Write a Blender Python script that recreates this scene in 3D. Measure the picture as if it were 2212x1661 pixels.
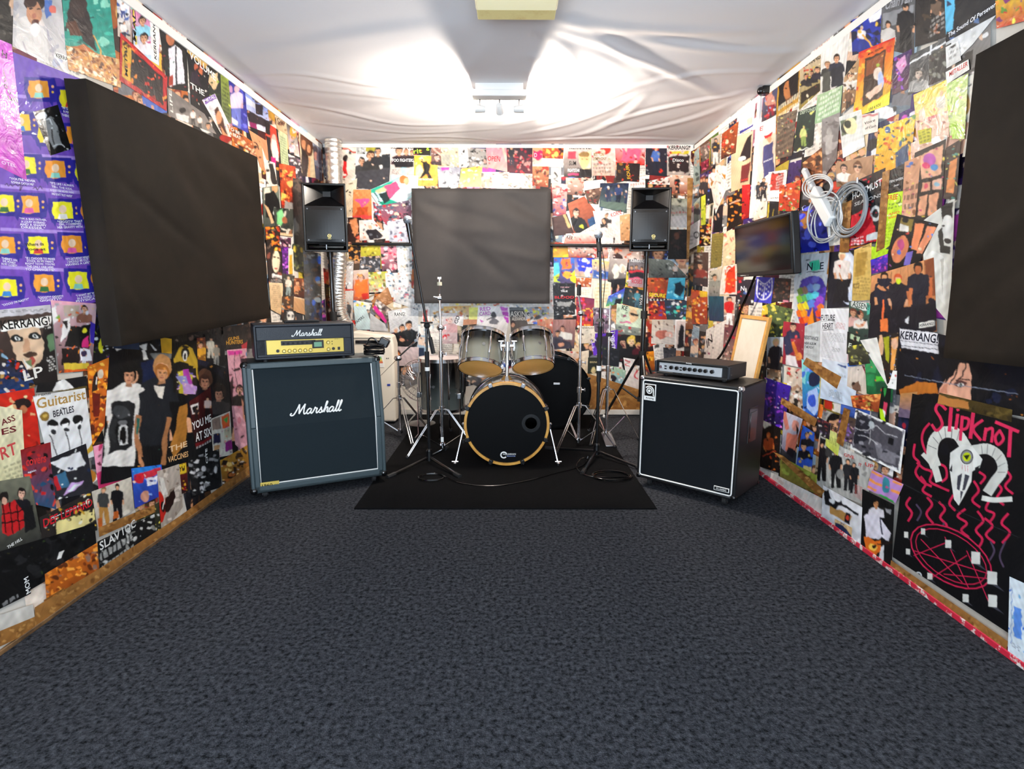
import bpy, math, random
import numpy as np
from mathutils import Vector, Matrix, Quaternion
for o in list(bpy.data.objects): bpy.data.objects.remove(o)
S = bpy.context.scene
COL = S.collection
PI = math.pi
# ---------------------------------------------------------------- camera
PW, PH = 2212, 1661
FOC, PITCH, YAW, ROLL = 1205.84, .16772, .00468, .00216
cp, sp, cyw, syw = math.cos(PITCH), math.sin(PITCH), math.cos(YAW), math.sin(YAW)
FW = Vector((syw*cp, cyw*cp, -sp)); R0 = Vector((cyw, -syw, 0)); U0 = R0.cross(FW)
RR = math.cos(ROLL)*R0 + math.sin(ROLL)*U0; UU = -math.sin(ROLL)*R0 + math.cos(ROLL)*U0
CAM = Vector((0, 0, 1.2))
cd = bpy.data.cameras.new('camera'); cam = bpy.data.objects.new('camera', cd); COL.objects.link(cam)
cd.sensor_fit = 'HORIZONTAL'; cd.sensor_width = 36; cd.lens = FOC/PW*36; cd.clip_start = .02
m = Matrix.Identity(4)
for i in range(3): m[i][0] = RR[i]; m[i][1] = UU[i]; m[i][2] = -FW[i]; m[i][3] = CAM[i]
cam.matrix_world = m; S.camera = cam
def on(px, py, ax, v):                      # where the sight line of a photo point meets the plane axis = v
    d = FW + RR*((px-PW/2)/FOC) - UU*((py-PH/2)/FOC)
    return CAM + d*((v-CAM[ax])/d[ax])
def prj(p):
    d = p-CAM; z = d.dot(FW); return (PW/2+FOC*d.dot(RR)/z, PH/2-FOC*d.dot(UU)/z)
# ---------------------------------------------------------------- light
w = bpy.data.worlds.new('world'); S.world = w; w.use_nodes = True
w.node_tree.nodes['Background'].inputs[0].default_value = (.55, .72, 1, 1)
w.node_tree.nodes['Background'].inputs[1].default_value = 1.0
S.view_settings.view_transform = 'Standard'; S.view_settings.look = 'None'
S.view_settings.gamma = 1; S.view_settings.use_curve_mapping = False
S.view_settings.exposure = 0.5
def area(name, loc, target, sx, sy, e, col):
    l = bpy.data.lights.new(name, 'AREA'); l.shape = 'RECTANGLE'; l.size = sx; l.size_y = sy; l.energy = e; l.color = col
    o = bpy.data.objects.new(name, l); COL.objects.link(o); o.location = loc
    o.rotation_euler = (Vector(target)-Vector(loc)).to_track_quat('-Z', 'Y').to_euler(); return o
area('daylight', (-.3, -2.0, .9), (-.5, -.6, 2.6), 2.4, 1.4, 240, (.72, .86, 1))
# ---------------------------------------------------------------- helpers
def lin(h):
    if isinstance(h, str):
        if len(h) == 3: h = ''.join(c*2 for c in h)
        h = [int(h[i:i+2], 16)/255 for i in (0, 2, 4)]
    return tuple((c/12.92 if c <= .04045 else ((c+.055)/1.055)**2.4) for c in h)
def mat(name, col='888', rough=.5, metal=0, coat=0, spec=.5, bump=None, mix=None, em=None, trans=0, sheen=0):
    M = bpy.data.materials.new(name); M.use_nodes = True; N = M.node_tree; b = N.nodes['Principled BSDF']; L = N.links
    b.inputs['Base Color'].default_value = (*lin(col), 1); b.inputs['Roughness'].default_value = rough
    b.inputs['Metallic'].default_value = metal; b.inputs['Coat Weight'].default_value = coat
    b.inputs['Specular IOR Level'].default_value = spec; b.inputs['Transmission Weight'].default_value = trans
    b.inputs['Sheen Weight'].default_value = sheen
    if em: b.inputs['Emission Color'].default_value = (*lin(em[0]), 1); b.inputs['Emission Strength'].default_value = em[1]
    tc = N.nodes.new('ShaderNodeTexCoord')
    if mix:                                  # second colour, scale, low, high
        c2, sc, lo, hi = mix
        n = N.nodes.new('ShaderNodeTexNoise'); n.inputs['Scale'].default_value = sc; n.inputs['Detail'].default_value = 6
        n.inputs['Roughness'].default_value = .7
        r = N.nodes.new('ShaderNodeValToRGB'); r.color_ramp.elements[0].position = lo; r.color_ramp.elements[1].position = hi
        r.color_ramp.elements[0].color = (*lin(col), 1); r.color_ramp.elements[1].color = (*lin(c2), 1)
        L.new(tc.outputs['Object'], n.inputs['Vector']); L.new(n.outputs['Fac'], r.inputs['Fac']); L.new(r.outputs['Color'], b.inputs['Base Color'])
    if bump:                                 # scale, strength, distance
        n = N.nodes.new('ShaderNodeTexNoise'); n.inputs['Scale'].default_value = bump[0]; n.inputs['Detail'].default_value = 5
        u = N.nodes.new('ShaderNodeBump'); u.inputs['Strength'].default_value = bump[1]; u.inputs['Distance'].default_value = bump[2]
        L.new(tc.outputs['Object'], n.inputs['Vector']); L.new(n.outputs['Fac'], u.inputs['Height']); L.new(u.outputs['Normal'], b.inputs['Normal'])
    return M
def basis(ax):
    a = Vector(ax).normalized(); t = Vector((0, 0, 1)) if abs(a.z) < .9 else Vector((1, 0, 0))
    u = t.cross(a).normalized(); return u, a.cross(u), a
def catmull(P, n=6, closed=False):
    P = [Vector(p) for p in P]; out = []; N = len(P)
    for i in range(N if closed else N-1):
        g = (lambda k: P[k % N]) if closed else (lambda k: P[max(0, min(N-1, k))])
        a, b, c, d = g(i-1), g(i), g(i+1), g(i+2)
        for k in range(n):
            t = k/n; out.append(.5*((2*b)+(c-a)*t+(2*a-5*b+4*c-d)*t*t+(3*b-a-3*c+d)*t**3))
    if not closed: out.append(P[-1])
    return out
class MB:
    def __init__(s): s.v = []; s.f = []; s.m = []; s.cur = 0
    def add(s, V, F):
        b = len(s.v); s.v += [tuple(x) for x in V]; s.f += [tuple(b+i for i in f) for f in F]; s.m += [s.cur]*len(F); return s
    def box(s, c, d, R=None, taper=None):
        V = []
        for z in (-.5, .5):
            for x, y in ((-.5, -.5), (.5, -.5), (.5, .5), (-.5, .5)):
                k = taper if (taper and z > 0) else 1
                p = Vector((x*d[0]*k, y*d[1]*k, z*d[2])); V.append((R @ p if R else p)+Vector(c))
        return s.add(V, [(3, 2, 1, 0), (4, 5, 6, 7), (0, 1, 5, 4), (1, 2, 6, 5), (2, 3, 7, 6), (3, 0, 4, 7)])
    def cyl(s, p0, p1, r0, r1=None, n=16, cap=True):
        r1 = r0 if r1 is None else r1; p0 = Vector(p0); p1 = Vector(p1); u, v, a = basis(p1-p0); V = []
        for p, r in ((p0, r0), (p1, r1)):
            for i in range(n): t = 2*PI*i/n; V.append(p+u*(r*math.cos(t))+v*(r*math.sin(t)))
        F = [(i, (i+1) % n, n+(i+1) % n, n+i) for i in range(n)]
        if cap: F += [tuple(range(n-1, -1, -1)), tuple(range(n, 2*n))]
        return s.add(V, F)
    def lathe(s, prof, o=(0, 0, 0), ax=(0, 0, 1), n=32, close=True):
        u, v, a = basis(ax); o = Vector(o); V = []; K = len(prof)
        for r, z in prof:
            for i in range(n): t = 2*PI*i/n; V.append(o+a*z+u*(r*math.cos(t))+v*(r*math.sin(t)))
        F = [(k*n+i, k*n+(i+1) % n, (k+1)*n+(i+1) % n, (k+1)*n+i) for k in range(K-1) for i in range(n)]
        if close:
            if prof[0][0] > 1e-6: F.append(tuple(range(n-1, -1, -1)))
            if prof[-1][0] > 1e-6: F.append(tuple((K-1)*n+i for i in range(n)))
        return s.add(V, F)
    def torus(s, o, R, r, ax=(0, 0, 1), n=40, k=8, sy=1):
        prof = [(R+r*math.cos(2*PI*i/k), sy*r*math.sin(2*PI*i/k)) for i in range(k+1)]
        return s.lathe(prof, o, ax, n, False)
    def tube(s, P, r, n=8, closed=False, flat=None):
        P = [Vector(p) for p in P]; N = len(P); V = []; up = None
        for i, p in enumerate(P):
            t = (P[(i+1) % N]-P[i-1]) if closed else (P[min(i+1, N-1)]-P[max(i-1, 0)])
            if t.length < 1e-9: t = Vector((0, 0, 1))
            t.normalize()
            if flat: u = Vector(flat).cross(t).normalized(); v = Vector(flat)
            else:
                if up is None: u, v, _ = basis(t)
                else: u = (up-t*up.dot(t)).normalized(); v = t.cross(u)
                up = u
            rr = r(i/(N-1)) if callable(r) else r
            for k in range(n): a = 2*PI*k/n; V.append(p+u*(rr*math.cos(a))+v*(rr*(.4 if flat else 1)*math.sin(a)))
        F = [(i*n+k, i*n+(k+1) % n, ((i+1) % N)*n+(k+1) % n, ((i+1) % N)*n+k) for i in range(N if closed else N-1) for k in range(n)]
        if not closed: F += [tuple(range(n-1, -1, -1)), tuple((N-1)*n+k for k in range(n))]
        return s.add(V, F)
    def sph(s, c, r, n=16, sc=(1, 1, 1)):
        K = n//2; V = []
        for j in range(1, K):
            for i in range(n):
                a = PI*j/K; t = 2*PI*i/n
                V.append(Vector(c)+Vector((r*sc[0]*math.sin(a)*math.cos(t), r*sc[1]*math.sin(a)*math.sin(t), r*sc[2]*math.cos(a))))
        V += [Vector(c)+Vector((0, 0, r*sc[2])), Vector(c)-Vector((0, 0, r*sc[2]))]; T = len(V)-2
        F = [(j*n+i, (j+1)*n+i, (j+1)*n+(i+1) % n, j*n+(i+1) % n) for j in range(K-2) for i in range(n)]
        F += [(T, i, (i+1) % n) for i in range(n)]+[(T+1, (K-2)*n+(i+1) % n, (K-2)*n+i) for i in range(n)]
        return s.add(V, F)
    def prism(s, P, d):                      # P: ring of points, d: extrusion vector
        n = len(P); P = [Vector(p) for p in P]; d = Vector(d)
        return s.add(P+[p+d for p in P], [tuple(range(n-1, -1, -1)), tuple(range(n, 2*n))]+[(i, (i+1) % n, n+(i+1) % n, n+i) for i in range(n)])
    def build(s, name, M, parent=None, bevel=0, ang=40, seg=2, **tags):
        me = bpy.data.meshes.new(name); me.from_pydata(s.v, [], s.f)
        for x in (M if isinstance(M, (list, tuple)) else [M]): me.materials.append(x)
        me.polygons.foreach_set('material_index', s.m)
        import bmesh
        bm = bmesh.new(); bm.from_mesh(me); bmesh.ops.recalc_face_normals(bm, faces=bm.faces); bm.to_mesh(me); bm.free()
        me.shade_smooth(); me.set_sharp_from_angle(angle=math.radians(ang))
        o = bpy.data.objects.new(name, me); COL.objects.link(o)
        if parent: o.parent = parent
        if bevel:
            b = o.modifiers.new('b', 'BEVEL'); b.width = bevel; b.segments = seg; b.limit_method = 'ANGLE'; b.angle_limit = .6
        for k, v in tags.items(): o[k] = v
        return o
def thing(name, label, cat, loc=(0, 0, 0), rz=0, group=None):
    o = bpy.data.objects.new(name, None); COL.objects.link(o); o.location = loc; o.rotation_euler = (0, 0, rz); o.empty_display_size = .05
    o['label'] = label; o['category'] = cat
    if group: o['group'] = group
    return o
def copy_tree(o, parent=None):
    c = o.copy(); COL.objects.link(c)
    if parent: c.parent = parent
    for ch in list(o.children): copy_tree(ch, c)
    return c
_tc = {}
def text_geo(t, bold=0):                     # flat text as (verts, faces, w, h), origin bottom left
    k = (t, bold)
    if k not in _tc:
        c = bpy.data.curves.new('t', 'FONT'); c.body = t; c.offset = bold; c.resolution_u = 2
        o = bpy.data.objects.new('t', c); COL.objects.link(o)
        me = bpy.data.meshes.new_from_object(o.evaluated_get(bpy.context.evaluated_depsgraph_get()))
        V = np.empty(len(me.vertices)*3); me.vertices.foreach_get('co', V); V = V.reshape(-1, 3)[:, :2]
        F = [tuple(p.vertices) for p in me.polygons]
        bpy.data.objects.remove(o); bpy.data.curves.remove(c); bpy.data.meshes.remove(me)
        if len(V) == 0: V = np.zeros((1, 2))
        lo = V.min(0); V = V-lo; sz = V.max(0); _tc[k] = (V, F, max(sz[0], 1e-3), max(sz[1], 1e-3))
    return _tc[k]
def text_on(mb, t, o, ux, uy, w, h, bold=.0):  # writes text into a builder: origin, unit axes, size
    V, F, tw, th = text_geo(t, bold); o = Vector(o); ux = Vector(ux); uy = Vector(uy)
    mb.add([o+ux*(x/tw*w)+uy*(y/th*h) for x, y in V], F)
SCRIPT = [[(-.9, .35), (-1.1, .05), (-.8, -.15), (-.4, .1), (.1, 1.2), (.35, 2)], [(.35, 2), (.45, 1), (.5, .1)], [(.5, .1), (1, 1.2), (1.45, 2)],
 [(1.45, 2), (1.35, 1), (1.4, .2), (1.6, 0), (1.95, .3)], [(2.75, .85), (2.4, 1), (2, .6), (2, .1), (2.3, 0), (2.65, .4), (2.8, .95)], [(2.8, .95), (2.7, .3), (2.85, 0), (3.1, .2), (3.35, .8), (3.45, 1.15), (3.6, .95), (3.9, .95)],
 [(3.9, .95), (3.75, .4), (3.85, 0), (4.1, .15), (4.5, .7), (4.65, 1.1), (4.7, .7), (4.85, .25), (4.6, -.02), (4.3, .1)], [(4.85, .1), (5.1, .2), (5.5, 1.2), (5.75, 2), (5.6, 2.15), (5.45, 1.5), (5.3, 0)],
 [(5.3, 0), (5.5, .7), (5.8, 1), (5.95, .8), (5.85, .2), (6.05, 0), (6.3, .3)], [(7.05, .85), (6.7, 1), (6.3, .6), (6.3, .1), (6.6, 0), (6.95, .4), (7.1, .95)], [(7.1, .95), (7, .3), (7.15, 0), (7.4, .2), (7.8, 1.2), (8, 2), (7.85, 2.15), (7.7, 1.4), (7.6, .2), (7.8, 0), (8, .2)],
 [(8, .2), (8.4, 1.2), (8.6, 2), (8.45, 2.15), (8.3, 1.4), (8.2, .2), (8.4, 0), (8.7, .25)]]
def script_logo(mb, o, ux, uy, w, nrm):      # flowing white script lettering
    k = w/9.8; o = Vector(o); ux = Vector(ux); uy = Vector(uy)
    for st in SCRIPT:
        P = catmull([o+ux*((x+y*.22-4)*k)+uy*((y-1)*k) for x, y in st], 5); mb.tube(P, .13*k, 6, flat=nrm)
# ---------------------------------------------------------------- materials
M = {}
M['chrome'] = mat('chrome', 'd8d8dc', .16, 1)
M['steel'] = mat('dull steel', '9a9a9c', .32, 1)
M['black'] = mat('black plastic', '0c0c0d', .42, bump=(400, .15, .001))
M['blackgloss'] = mat('black gloss', '060607', .12, coat=.6)
M['blackmetal'] = mat('black painted metal', '08080a', .28, coat=.3)
M['rubber'] = mat('black rubber', '101012', .7)
M['tolex'] = mat('green grey vinyl covering', '39464a', .48, bump=(260, .35, .002))
M['tolexd'] = mat('dark blue black vinyl covering', '1c2028', .5, bump=(260, .35, .002))
M['tolexb'] = mat('black vinyl covering', '151516', .45, bump=(220, .4, .002))
M['cloth'] = mat('green black grille cloth', '171f23', .9, mix=('1f292e', 600, .4, .6), bump=(900, .3, .001), spec=.2)
M['clothb'] = mat('blue black grille cloth', '090c0f', .9, mix=('11161b', 500, .4, .6), bump=(700, .4, .001), spec=.2)
M['white'] = mat('white plastic', 'e9e7e2', .4)
M['cream'] = mat('cream plastic', 'e6dccb', .45)
M['gold'] = mat('gold panel', 'd9bd5c', .38, .35)
M['goldk'] = mat('gold knob', 'e8d48a', .25, .8)
M['wood'] = mat('varnished maple', 'd9a24a', .3, coat=.4, mix=('b9782c', 14, .35, .75))
M['head_amber'] = mat('amber drum head', 'f2b868', .35, mix=('e0a04c', 3, .3, .7))
M['head_white'] = mat('white drum head', 'ddd0cc', .4)
M['head_black'] = mat('black drum head', '030304', .5, spec=.08)
M['silver'] = mat('silver panel', 'c3c6c9', .35, .3)
M['carpet'] = mat('blue grey carpet', '131417', .95, spec=.05, mix=('4f5157', 60, .36, .68), bump=(220, 1, .008))
M['rug'] = mat('black mat', '070708', .95, spec=.08, mix=('0f0f11', 90, .4, .7), bump=(350, .8, .003))
M['fabric'] = mat('dark fabric shaded copy', '272019', .7, spec=.1, bump=(500, .25, .001), mix=('1b1713', 2.2, .35, .7))  # side panels' cloth: shade and warm poster bounce put into the colour
M['ceil'] = mat('white ceiling cloth', 'eae8ea', .85, spec=.2, bump=(60, .08, .003))
M['plaster'] = mat('white painted wall', 'd9d4cc', .8, mix=('c5bdb0', 3, .3, .7))
M['tape'] = mat('brown parcel tape', '9a6a35', .3, coat=.3, mix=('7a5024', 9, .35, .65), bump=(40, .3, .003))
M['foil'] = mat('silver foil', 'd9d5cf', .24, .9, bump=(120, .6, .004))
M['screen'] = mat('black glossy screen', '010102', .12, spec=.35)
M['yellowed'] = mat('yellowed lamp plastic', 'dccf92', .4, mix=('b98f45', 5, .5, .78), em=('d8c888', .16))
M['fabric_lit'] = mat('dark fabric lit copy', '342f2d', .6, spec=.3, bump=(500, .25, .001), mix=('2a2726', 2.2, .35, .7), sheen=.1)  # same cloth on the back panel, spotlight brightness painted in as lighter grey
M['glass_spot'] = mat('lit lamp glass', 'fff4e0', .3, em=('fff0dc', 12))
M['diffuser'] = mat('cream lamp diffuser', 'efe9c4', .4, mix=('e2dcae', 6, .3, .8), em=('efe8c0', .3))
def fade(name, c0, c1, z0, z1, rough=.22):   # lacquer that fades from one colour to another along the shell
    X = mat(name, c0, rough, .35, coat=.7); N = X.node_tree; L = N.links; b = N.nodes['Principled BSDF']
    tc = N.nodes.new('ShaderNodeTexCoord'); sx = N.nodes.new('ShaderNodeSeparateXYZ'); mr = N.nodes.new('ShaderNodeMapRange')
    mr.inputs['From Min'].default_value = z0; mr.inputs['From Max'].default_value = z1; mr.interpolation_type = 'SMOOTHSTEP'
    r = N.nodes.new('ShaderNodeValToRGB'); r.color_ramp.elements[0].color = (*lin(c0), 1); r.color_ramp.elements[1].color = (*lin(c1), 1)
    L.new(tc.outputs['Object'], sx.inputs[0]); L.new(sx.outputs['Z'], mr.inputs['Value']); L.new(mr.outputs[0], r.inputs['Fac']); L.new(r.outputs['Color'], b.inputs['Base Color']); return X
M['fade'] = fade('silver to black fade lacquer', '8b8a7c', '030303', .085, .185)
M['fade2'] = fade('grey to black fade lacquer', '5c625f', '060607', .0, .3)
# ---------------------------------------------------------------- the room
XL, XR, YB, YF, ZC = -1.697, 1.674, 5.324, -2.1, 2.497
def struct(mb, name, m, **k):
    o = mb.build(name, m, **k); o['kind'] = 'structure'; return o
struct(MB().box(((XL+XR)/2, (YB+YF)/2, -.05), (XR-XL+.3, YB-YF+.3, .1)), 'floor', M['carpet'])
struct(MB().box((XL-.05, (YB+YF)/2, ZC/2), (.1, YB-YF+.2, ZC+.1)), 'wall_left', M['plaster'])
struct(MB().box((XR+.05, (YB+YF)/2, ZC/2), (.1, YB-YF+.2, ZC+.1)), 'wall_right', M['plaster'])
struct(MB().box(((XL+XR)/2, YB+.05, ZC/2), (XR-XL, .1, ZC+.1)), 'wall_back', M['plaster'])
fw = MB(); fw.box(((XL+XR)/2, YF-.05, .45), (XR-XL, .1, .9)).box(((XL+XR)/2, YF-.05, 2.55), (XR-XL, .1, .2))
fw.box((XL+.15, YF-.05, 1.68), (.3, .1, 1.56)).box((XR-.15, YF-.05, 1.68), (.3, .1, 1.56)); struct(fw, 'wall_front', M['plaster'])
wn = MB()
for x in (XL+.33, -.01, XR-.33): wn.box((x, YF, 1.68), (.05, .05, 1.56))
for z in (.93, 2.43): wn.box(((XL+XR)/2, YF, z), (XR-XL-.6, .05, .05))
struct(wn, 'window_1', M['white'])
# draped cloth ceiling: sag plus folds pulled from the fixings
def ceiling():
    nx, ny = 171, 330; xs = np.linspace(XL-.02, XR+.02, nx); ys = np.concatenate([np.linspace(YF, 1.2, 40), np.linspace(1.22, YB+.02, ny-40)])
    X, Y = np.meshgrid(xs, ys); Z = np.zeros_like(X)
    e = np.minimum(np.minimum(X-XL, XR-X), YB-Y).clip(0, 1)
    Z -= .035*np.sin(PI*(X-XL)/(XR-XL)).clip(0)*np.exp(-((Y-4.6)/.9)**2)
    Z -= .015*np.sin(PI*(Y-1.5)/3)
    F = [((1190, 45), (1300, 85), (1420, 135), (1560, 205), 9, .03), ((1165, 50), (1225, 105), (1250, 165), (1250, 168), 5, .03), ((1150, 108), (1180, 128), (1212, 150), (1215, 152), 3.5, .02), ((1190, 30), (1330, 50), (1480, 60), (1640, 60), 11, .018),
         ((1380, 178), (1320, 200), (1200, 235), (1080, 262), 5, .015), ((1380, 178), (1300, 178), (1220, 168), (1140, 142), 4, .012), ((1390, 185), (1320, 225), (1220, 260), (1120, 282), 6, .015), ((1400, 190), (1350, 240), (1280, 275), (1200, 295), 7, .015),
         ((490, 158), (640, 150), (820, 178), (1015, 182), 5, .02), ((560, 215), (700, 232), (860, 262), (1010, 258), 7, .016), ((640, 262), (780, 275), (900, 282), (1080, 268), 6, .014), ((520, 170), (700, 190), (860, 205), (1000, 222), 8, .012),
         ((1640, 190), (1500, 215), (1400, 235), (1300, 262), 7, .016), ((1620, 205), (1520, 245), (1420, 270), (1300, 290), 7, .016), ((1680, 150), (1560, 150), (1450, 160), (1385, 178), 5, .014), ((1740, 110), (1600, 105), (1460, 90), (1330, 60), 9, .016), ((1000, 40), (820, 60), (640, 90), (470, 120), 14, .01),
         ((1060, 60), (1040, 100), (1000, 140), (900, 170), 12, .01), ((1500, 308), (1400, 296), (1250, 292), (1100, 300), 5, .016), ((760, 305), (880, 292), (1000, 290), (1100, 300), 5, .014), ((1210, 30), (1280, 60), (1350, 110), (1410, 160), 6, .014)]
    pts = np.stack([X.ravel(), Y.ravel()], 1); z = Z.ravel().copy()
    for a, b, c, d, wpx, h in F:
        P = catmull([(*on(*q, 2, ZC).xy, 0) for q in (a, b, c, d)], 6)
        wd = max(wpx, 6.5)*.0045; best = np.full(len(pts), 9.); tt = np.zeros(len(pts)); sg = np.zeros(len(pts))
        for i in range(len(P)-1):
            A = np.array(P[i].xy); D = np.array(P[i+1].xy)-A; L2 = D@D+1e-12; q = pts-A; t = ((q@D)/L2).clip(0, 1); r = q-t[:, None]*D
            dd = np.hypot(r[:, 0], r[:, 1]); mk = dd < best; best[mk] = dd[mk]; tt[mk] = (i+t[mk])/(len(P)-1); sg[mk] = np.sign(D[0]*q[mk, 1]-D[1]*q[mk, 0])
        s = best*sg/wd; h *= .6 if a[0] > 1000 else .33; z -= h*np.exp(-(s*s))*np.sin(PI*(tt*.92+.04))**.7; z += h*.55*np.exp(-((s-1.5)**2))*np.sin(PI*(tt*.92+.04))
    rnd = np.random.RandomState(4); Yr = Y.ravel(); Xr = X.ravel()
    for _ in range(26):
        a = rnd.rand()*.8-.4; k = 3+rnd.rand()*9; z += .0016*np.sin(k*(Yr+a*Xr)+rnd.rand()*6)*(9/k)*.5
    zg = z.reshape(X.shape)
    for _ in range(4): q = np.pad(zg, 1, 'edge'); zg = (q[1:-1, 1:-1]*2+q[:-2, 1:-1]+q[2:, 1:-1]+q[1:-1, :-2]+q[1:-1, 2:])/6
    z = zg.ravel(); z = ZC+z*(e.ravel()*6).clip(0, 1); z = np.minimum(z, ZC+.01)
    V = np.stack([pts[:, 0], pts[:, 1], z], 1)
    Fs = [(j*nx+i, j*nx+i+1, (j+1)*nx+i+1, (j+1)*nx+i) for j in range(ny-1) for i in range(nx-1)]
    mb = MB(); mb.add(V.tolist(), Fs); o = struct(mb, 'ceiling', M['ceil'], ang=180); return o
ceiling()
struct(MB().box(((XL+XR)/2, (YB+YF)/2, ZC+.07), (XR-XL+.3, YB-YF+.3, .06)), 'ceiling', M['plaster'])
tr = MB().box((XL+.006, 3.2, ZC-.035), (.012, 4.2, .045)); struct(tr, 'trim_1', M['white'], bevel=.002)
tr = MB().box((XR-.006, 3.2, ZC-.03), (.012, 4.2, .04)); struct(tr, 'trim_2', M['white'], bevel=.002)
tr = MB().box(((XL+XR)/2, YB-.006, ZC-.02), (XR-XL-.04, .012, .03)); struct(tr, 'trim_3', M['white'], bevel=.002)
M['redwhite'] = mat('red painted skirting worn to white', 'c41f3a', .6, mix=('ddd5cf', 22, .52, .6))
struct(MB().box((XR-.012, 2.9, .012), (.024, 4.6, .024)), 'baseboard_right', M['redwhite'], bevel=.003)
struct(MB().box(((XL+XR)/2, YB-.01, .03), (XR-XL-.06, .02, .05)), 'baseboard_back', M['plaster'], bevel=.003)
struct(MB().box((XL+.006, 2.9, .008), (.012, 4.6, .016)), 'baseboard_left', mat('brown skirting', '7a5a38', .6, mix=('4e3a26', 9, .4, .6)), bevel=.002)
trim = struct(MB().box((XR-.015, 3.95, 2.08), (.03, .035, .79)), 'trim_4', M['white'], bevel=.006)
# ---------------------------------------------------------------- mat under the drums
o = MB().box((-.02, 4.1, .004), (1.68, 2.33, .008)).build('floor_mat', M['rug'], bevel=.003)
o['label'] = 'large black mat on the carpet under the drum kit'; o['category'] = 'mat'
# ---------------------------------------------------------------- fabric covered panels
def panel(label, c, w, h, t, n, tilt=0, seed=1):
    """wrapped board: w x h, thickness t, facing n"""
    u, v, a = (Vector((0, 1, 0)), Vector((0, 0, 1)), Vector(n)) if abs(n[0]) > .5 else (Vector((1, 0, 0)), Vector((0, 0, 1)), Vector(n))
    R = Matrix.Rotation(tilt, 3, a); u = R @ u; v = R @ v
    T = thing('acoustic_panel', label, 'acoustic panel', c)
    rnd = random.Random(seed); fold = []
    for _ in range(13):
        an = rnd.uniform(-.9, .1); fold.append((rnd.uniform(-.5, .5)*w, rnd.uniform(-.5, .5)*h, math.cos(an), math.sin(an), rnd.uniform(.2, .5), rnd.uniform(.025, .07), rnd.uniform(-.013, .013)))
    nx, ny = int(w/.02), int(h/.02); V = []; mb = MB()
    for j in range(ny+1):
        for i in range(nx+1):
            x = (i/nx-.5)*w; y = (j/ny-.5)*h; e = min(w/2-abs(x), h/2-abs(y)); d = t/2-.008*max(0, 1-e/.012)**2
            for fx, fy, ca, sa, L, wd, am in fold:
                p = (x-fx)*ca+(y-fy)*sa; q = -(x-fx)*sa+(y-fy)*ca; d += am*math.exp(-(p/L)**2-(q/wd)**2)*min(1, e/.06)
            V.append(u*x+v*y+a*d)
    F = [(j*(nx+1)+i, j*(nx+1)+i+1, (j+1)*(nx+1)+i+1, (j+1)*(nx+1)+i) for j in range(ny) for i in range(nx)]
    ring = [(i, 0) for i in range(nx+1)]+[(nx, j) for j in range(1, ny+1)]+[(i, ny) for i in range(nx-1, -1, -1)]+[(0, j) for j in range(ny-1, 0, -1)]
    b = len(V)
    for k in (1, 2, 3, 4):
        for i, j in ring:
            x = (i/nx-.5)*w; y = (j/ny-.5)*h; f = 1+ (.006*math.sin(k*1.3+i*.21+j*.17) if k < 4 else 0)/w
            V.append(u*(x*f)+v*(y*f)+a*(t/2-.008-(t-.008)*k/4))
    n_ = len(ring); ix = [j*(nx+1)+i for i, j in ring]
    for k in range(4):
        for q in range(n_):
            A = ix[q] if k == 0 else b+(k-1)*n_+q; B = ix[(q+1) % n_] if k == 0 else b+(k-1)*n_+(q+1) % n_
            F.append((A, B, b+k*n_+(q+1) % n_, b+k*n_+q))
    F.append(tuple(b+3*n_+q for q in range(n_)))
    mb.add(V, F); mb.build('fabric_cover', M['fabric_lit' if n[1] else 'fabric'], T, ang=38)
    bt = MB()
    for s in (-1, 1): bt.box(v*(s*(h/2-.06))+a*(-t/2-.004), (abs(u.x)*w*.8+abs(a.x)*.012+.001, abs(u.y)*w*.8+abs(a.y)*.012+.001, .05))
    bt.build('mounting_batten', M['wood'], T)
    return T
panel('large dark fabric acoustic panel on the back wall above the drum kit', (-.253, 5.225, 1.583), 1.24, 1.01, .1, (0, -1, 0), 0, 3)
panel('large dark fabric acoustic panel on the left wall beside the guitar amplifier', (-1.637, 3.02, 1.498), 1.46, 1.015, .09, (1, 0, 0), .03, 5)
panel('large dark fabric acoustic panel at the right edge, above the horned skull poster', (1.622, 1.28, 1.497), 1.5, 1.03, .1, (-1, 0, 0), .03, 8)
# ---------------------------------------------------------------- guitar cabinet
G = thing('guitar_speaker_cabinet', 'tall slant-front guitar speaker cabinet with white script lettering, by the left wall', 'speaker cabinet', (-1.117, 3.2, 0), .46)
W_, H0, H1, D0, D1, HM = .77, .05, .79, .36, .28, .43     # width, bottom, top, depth low / high, bend height
def side_prof(x): return [(x, 0, H0), (x, 0, HM), (x, D0-D1, H1), (x, D0, H1), (x, D0, H0)]
mb = MB()
for s in (-1, 1): mb.prism(side_prof(s*W_/2), (-s*.022, 0, 0))
sl = Vector((0, D0-D1, H1-HM)).normalized()
mb.box((0, D0/2, H0+.011), (W_-.04, D0, .022)); mb.box((0, (D0-D1)+D1/2, H1-.011), (W_-.04, D1, .022)); mb.box((0, D0-.01, (H0+H1)/2), (W_-.04, .02, H1-H0-.02))
mb.prism([(-W_/2+.02, 0, H0), (W_/2-.02, 0, H0), (W_/2-.02, 0, H0+.045), (-W_/2+.02, 0, H0+.045)], (0, .02, 0))
p = Vector((0, D0-D1, H1)); q = p-sl*.035
mb.prism([(-W_/2+.02, p.y, p.z), (W_/2-.02, p.y, p.z), (W_/2-.02, q.y, q.z), (-W_/2+.02, q.y, q.z)], (0, .02, .0))
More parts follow.
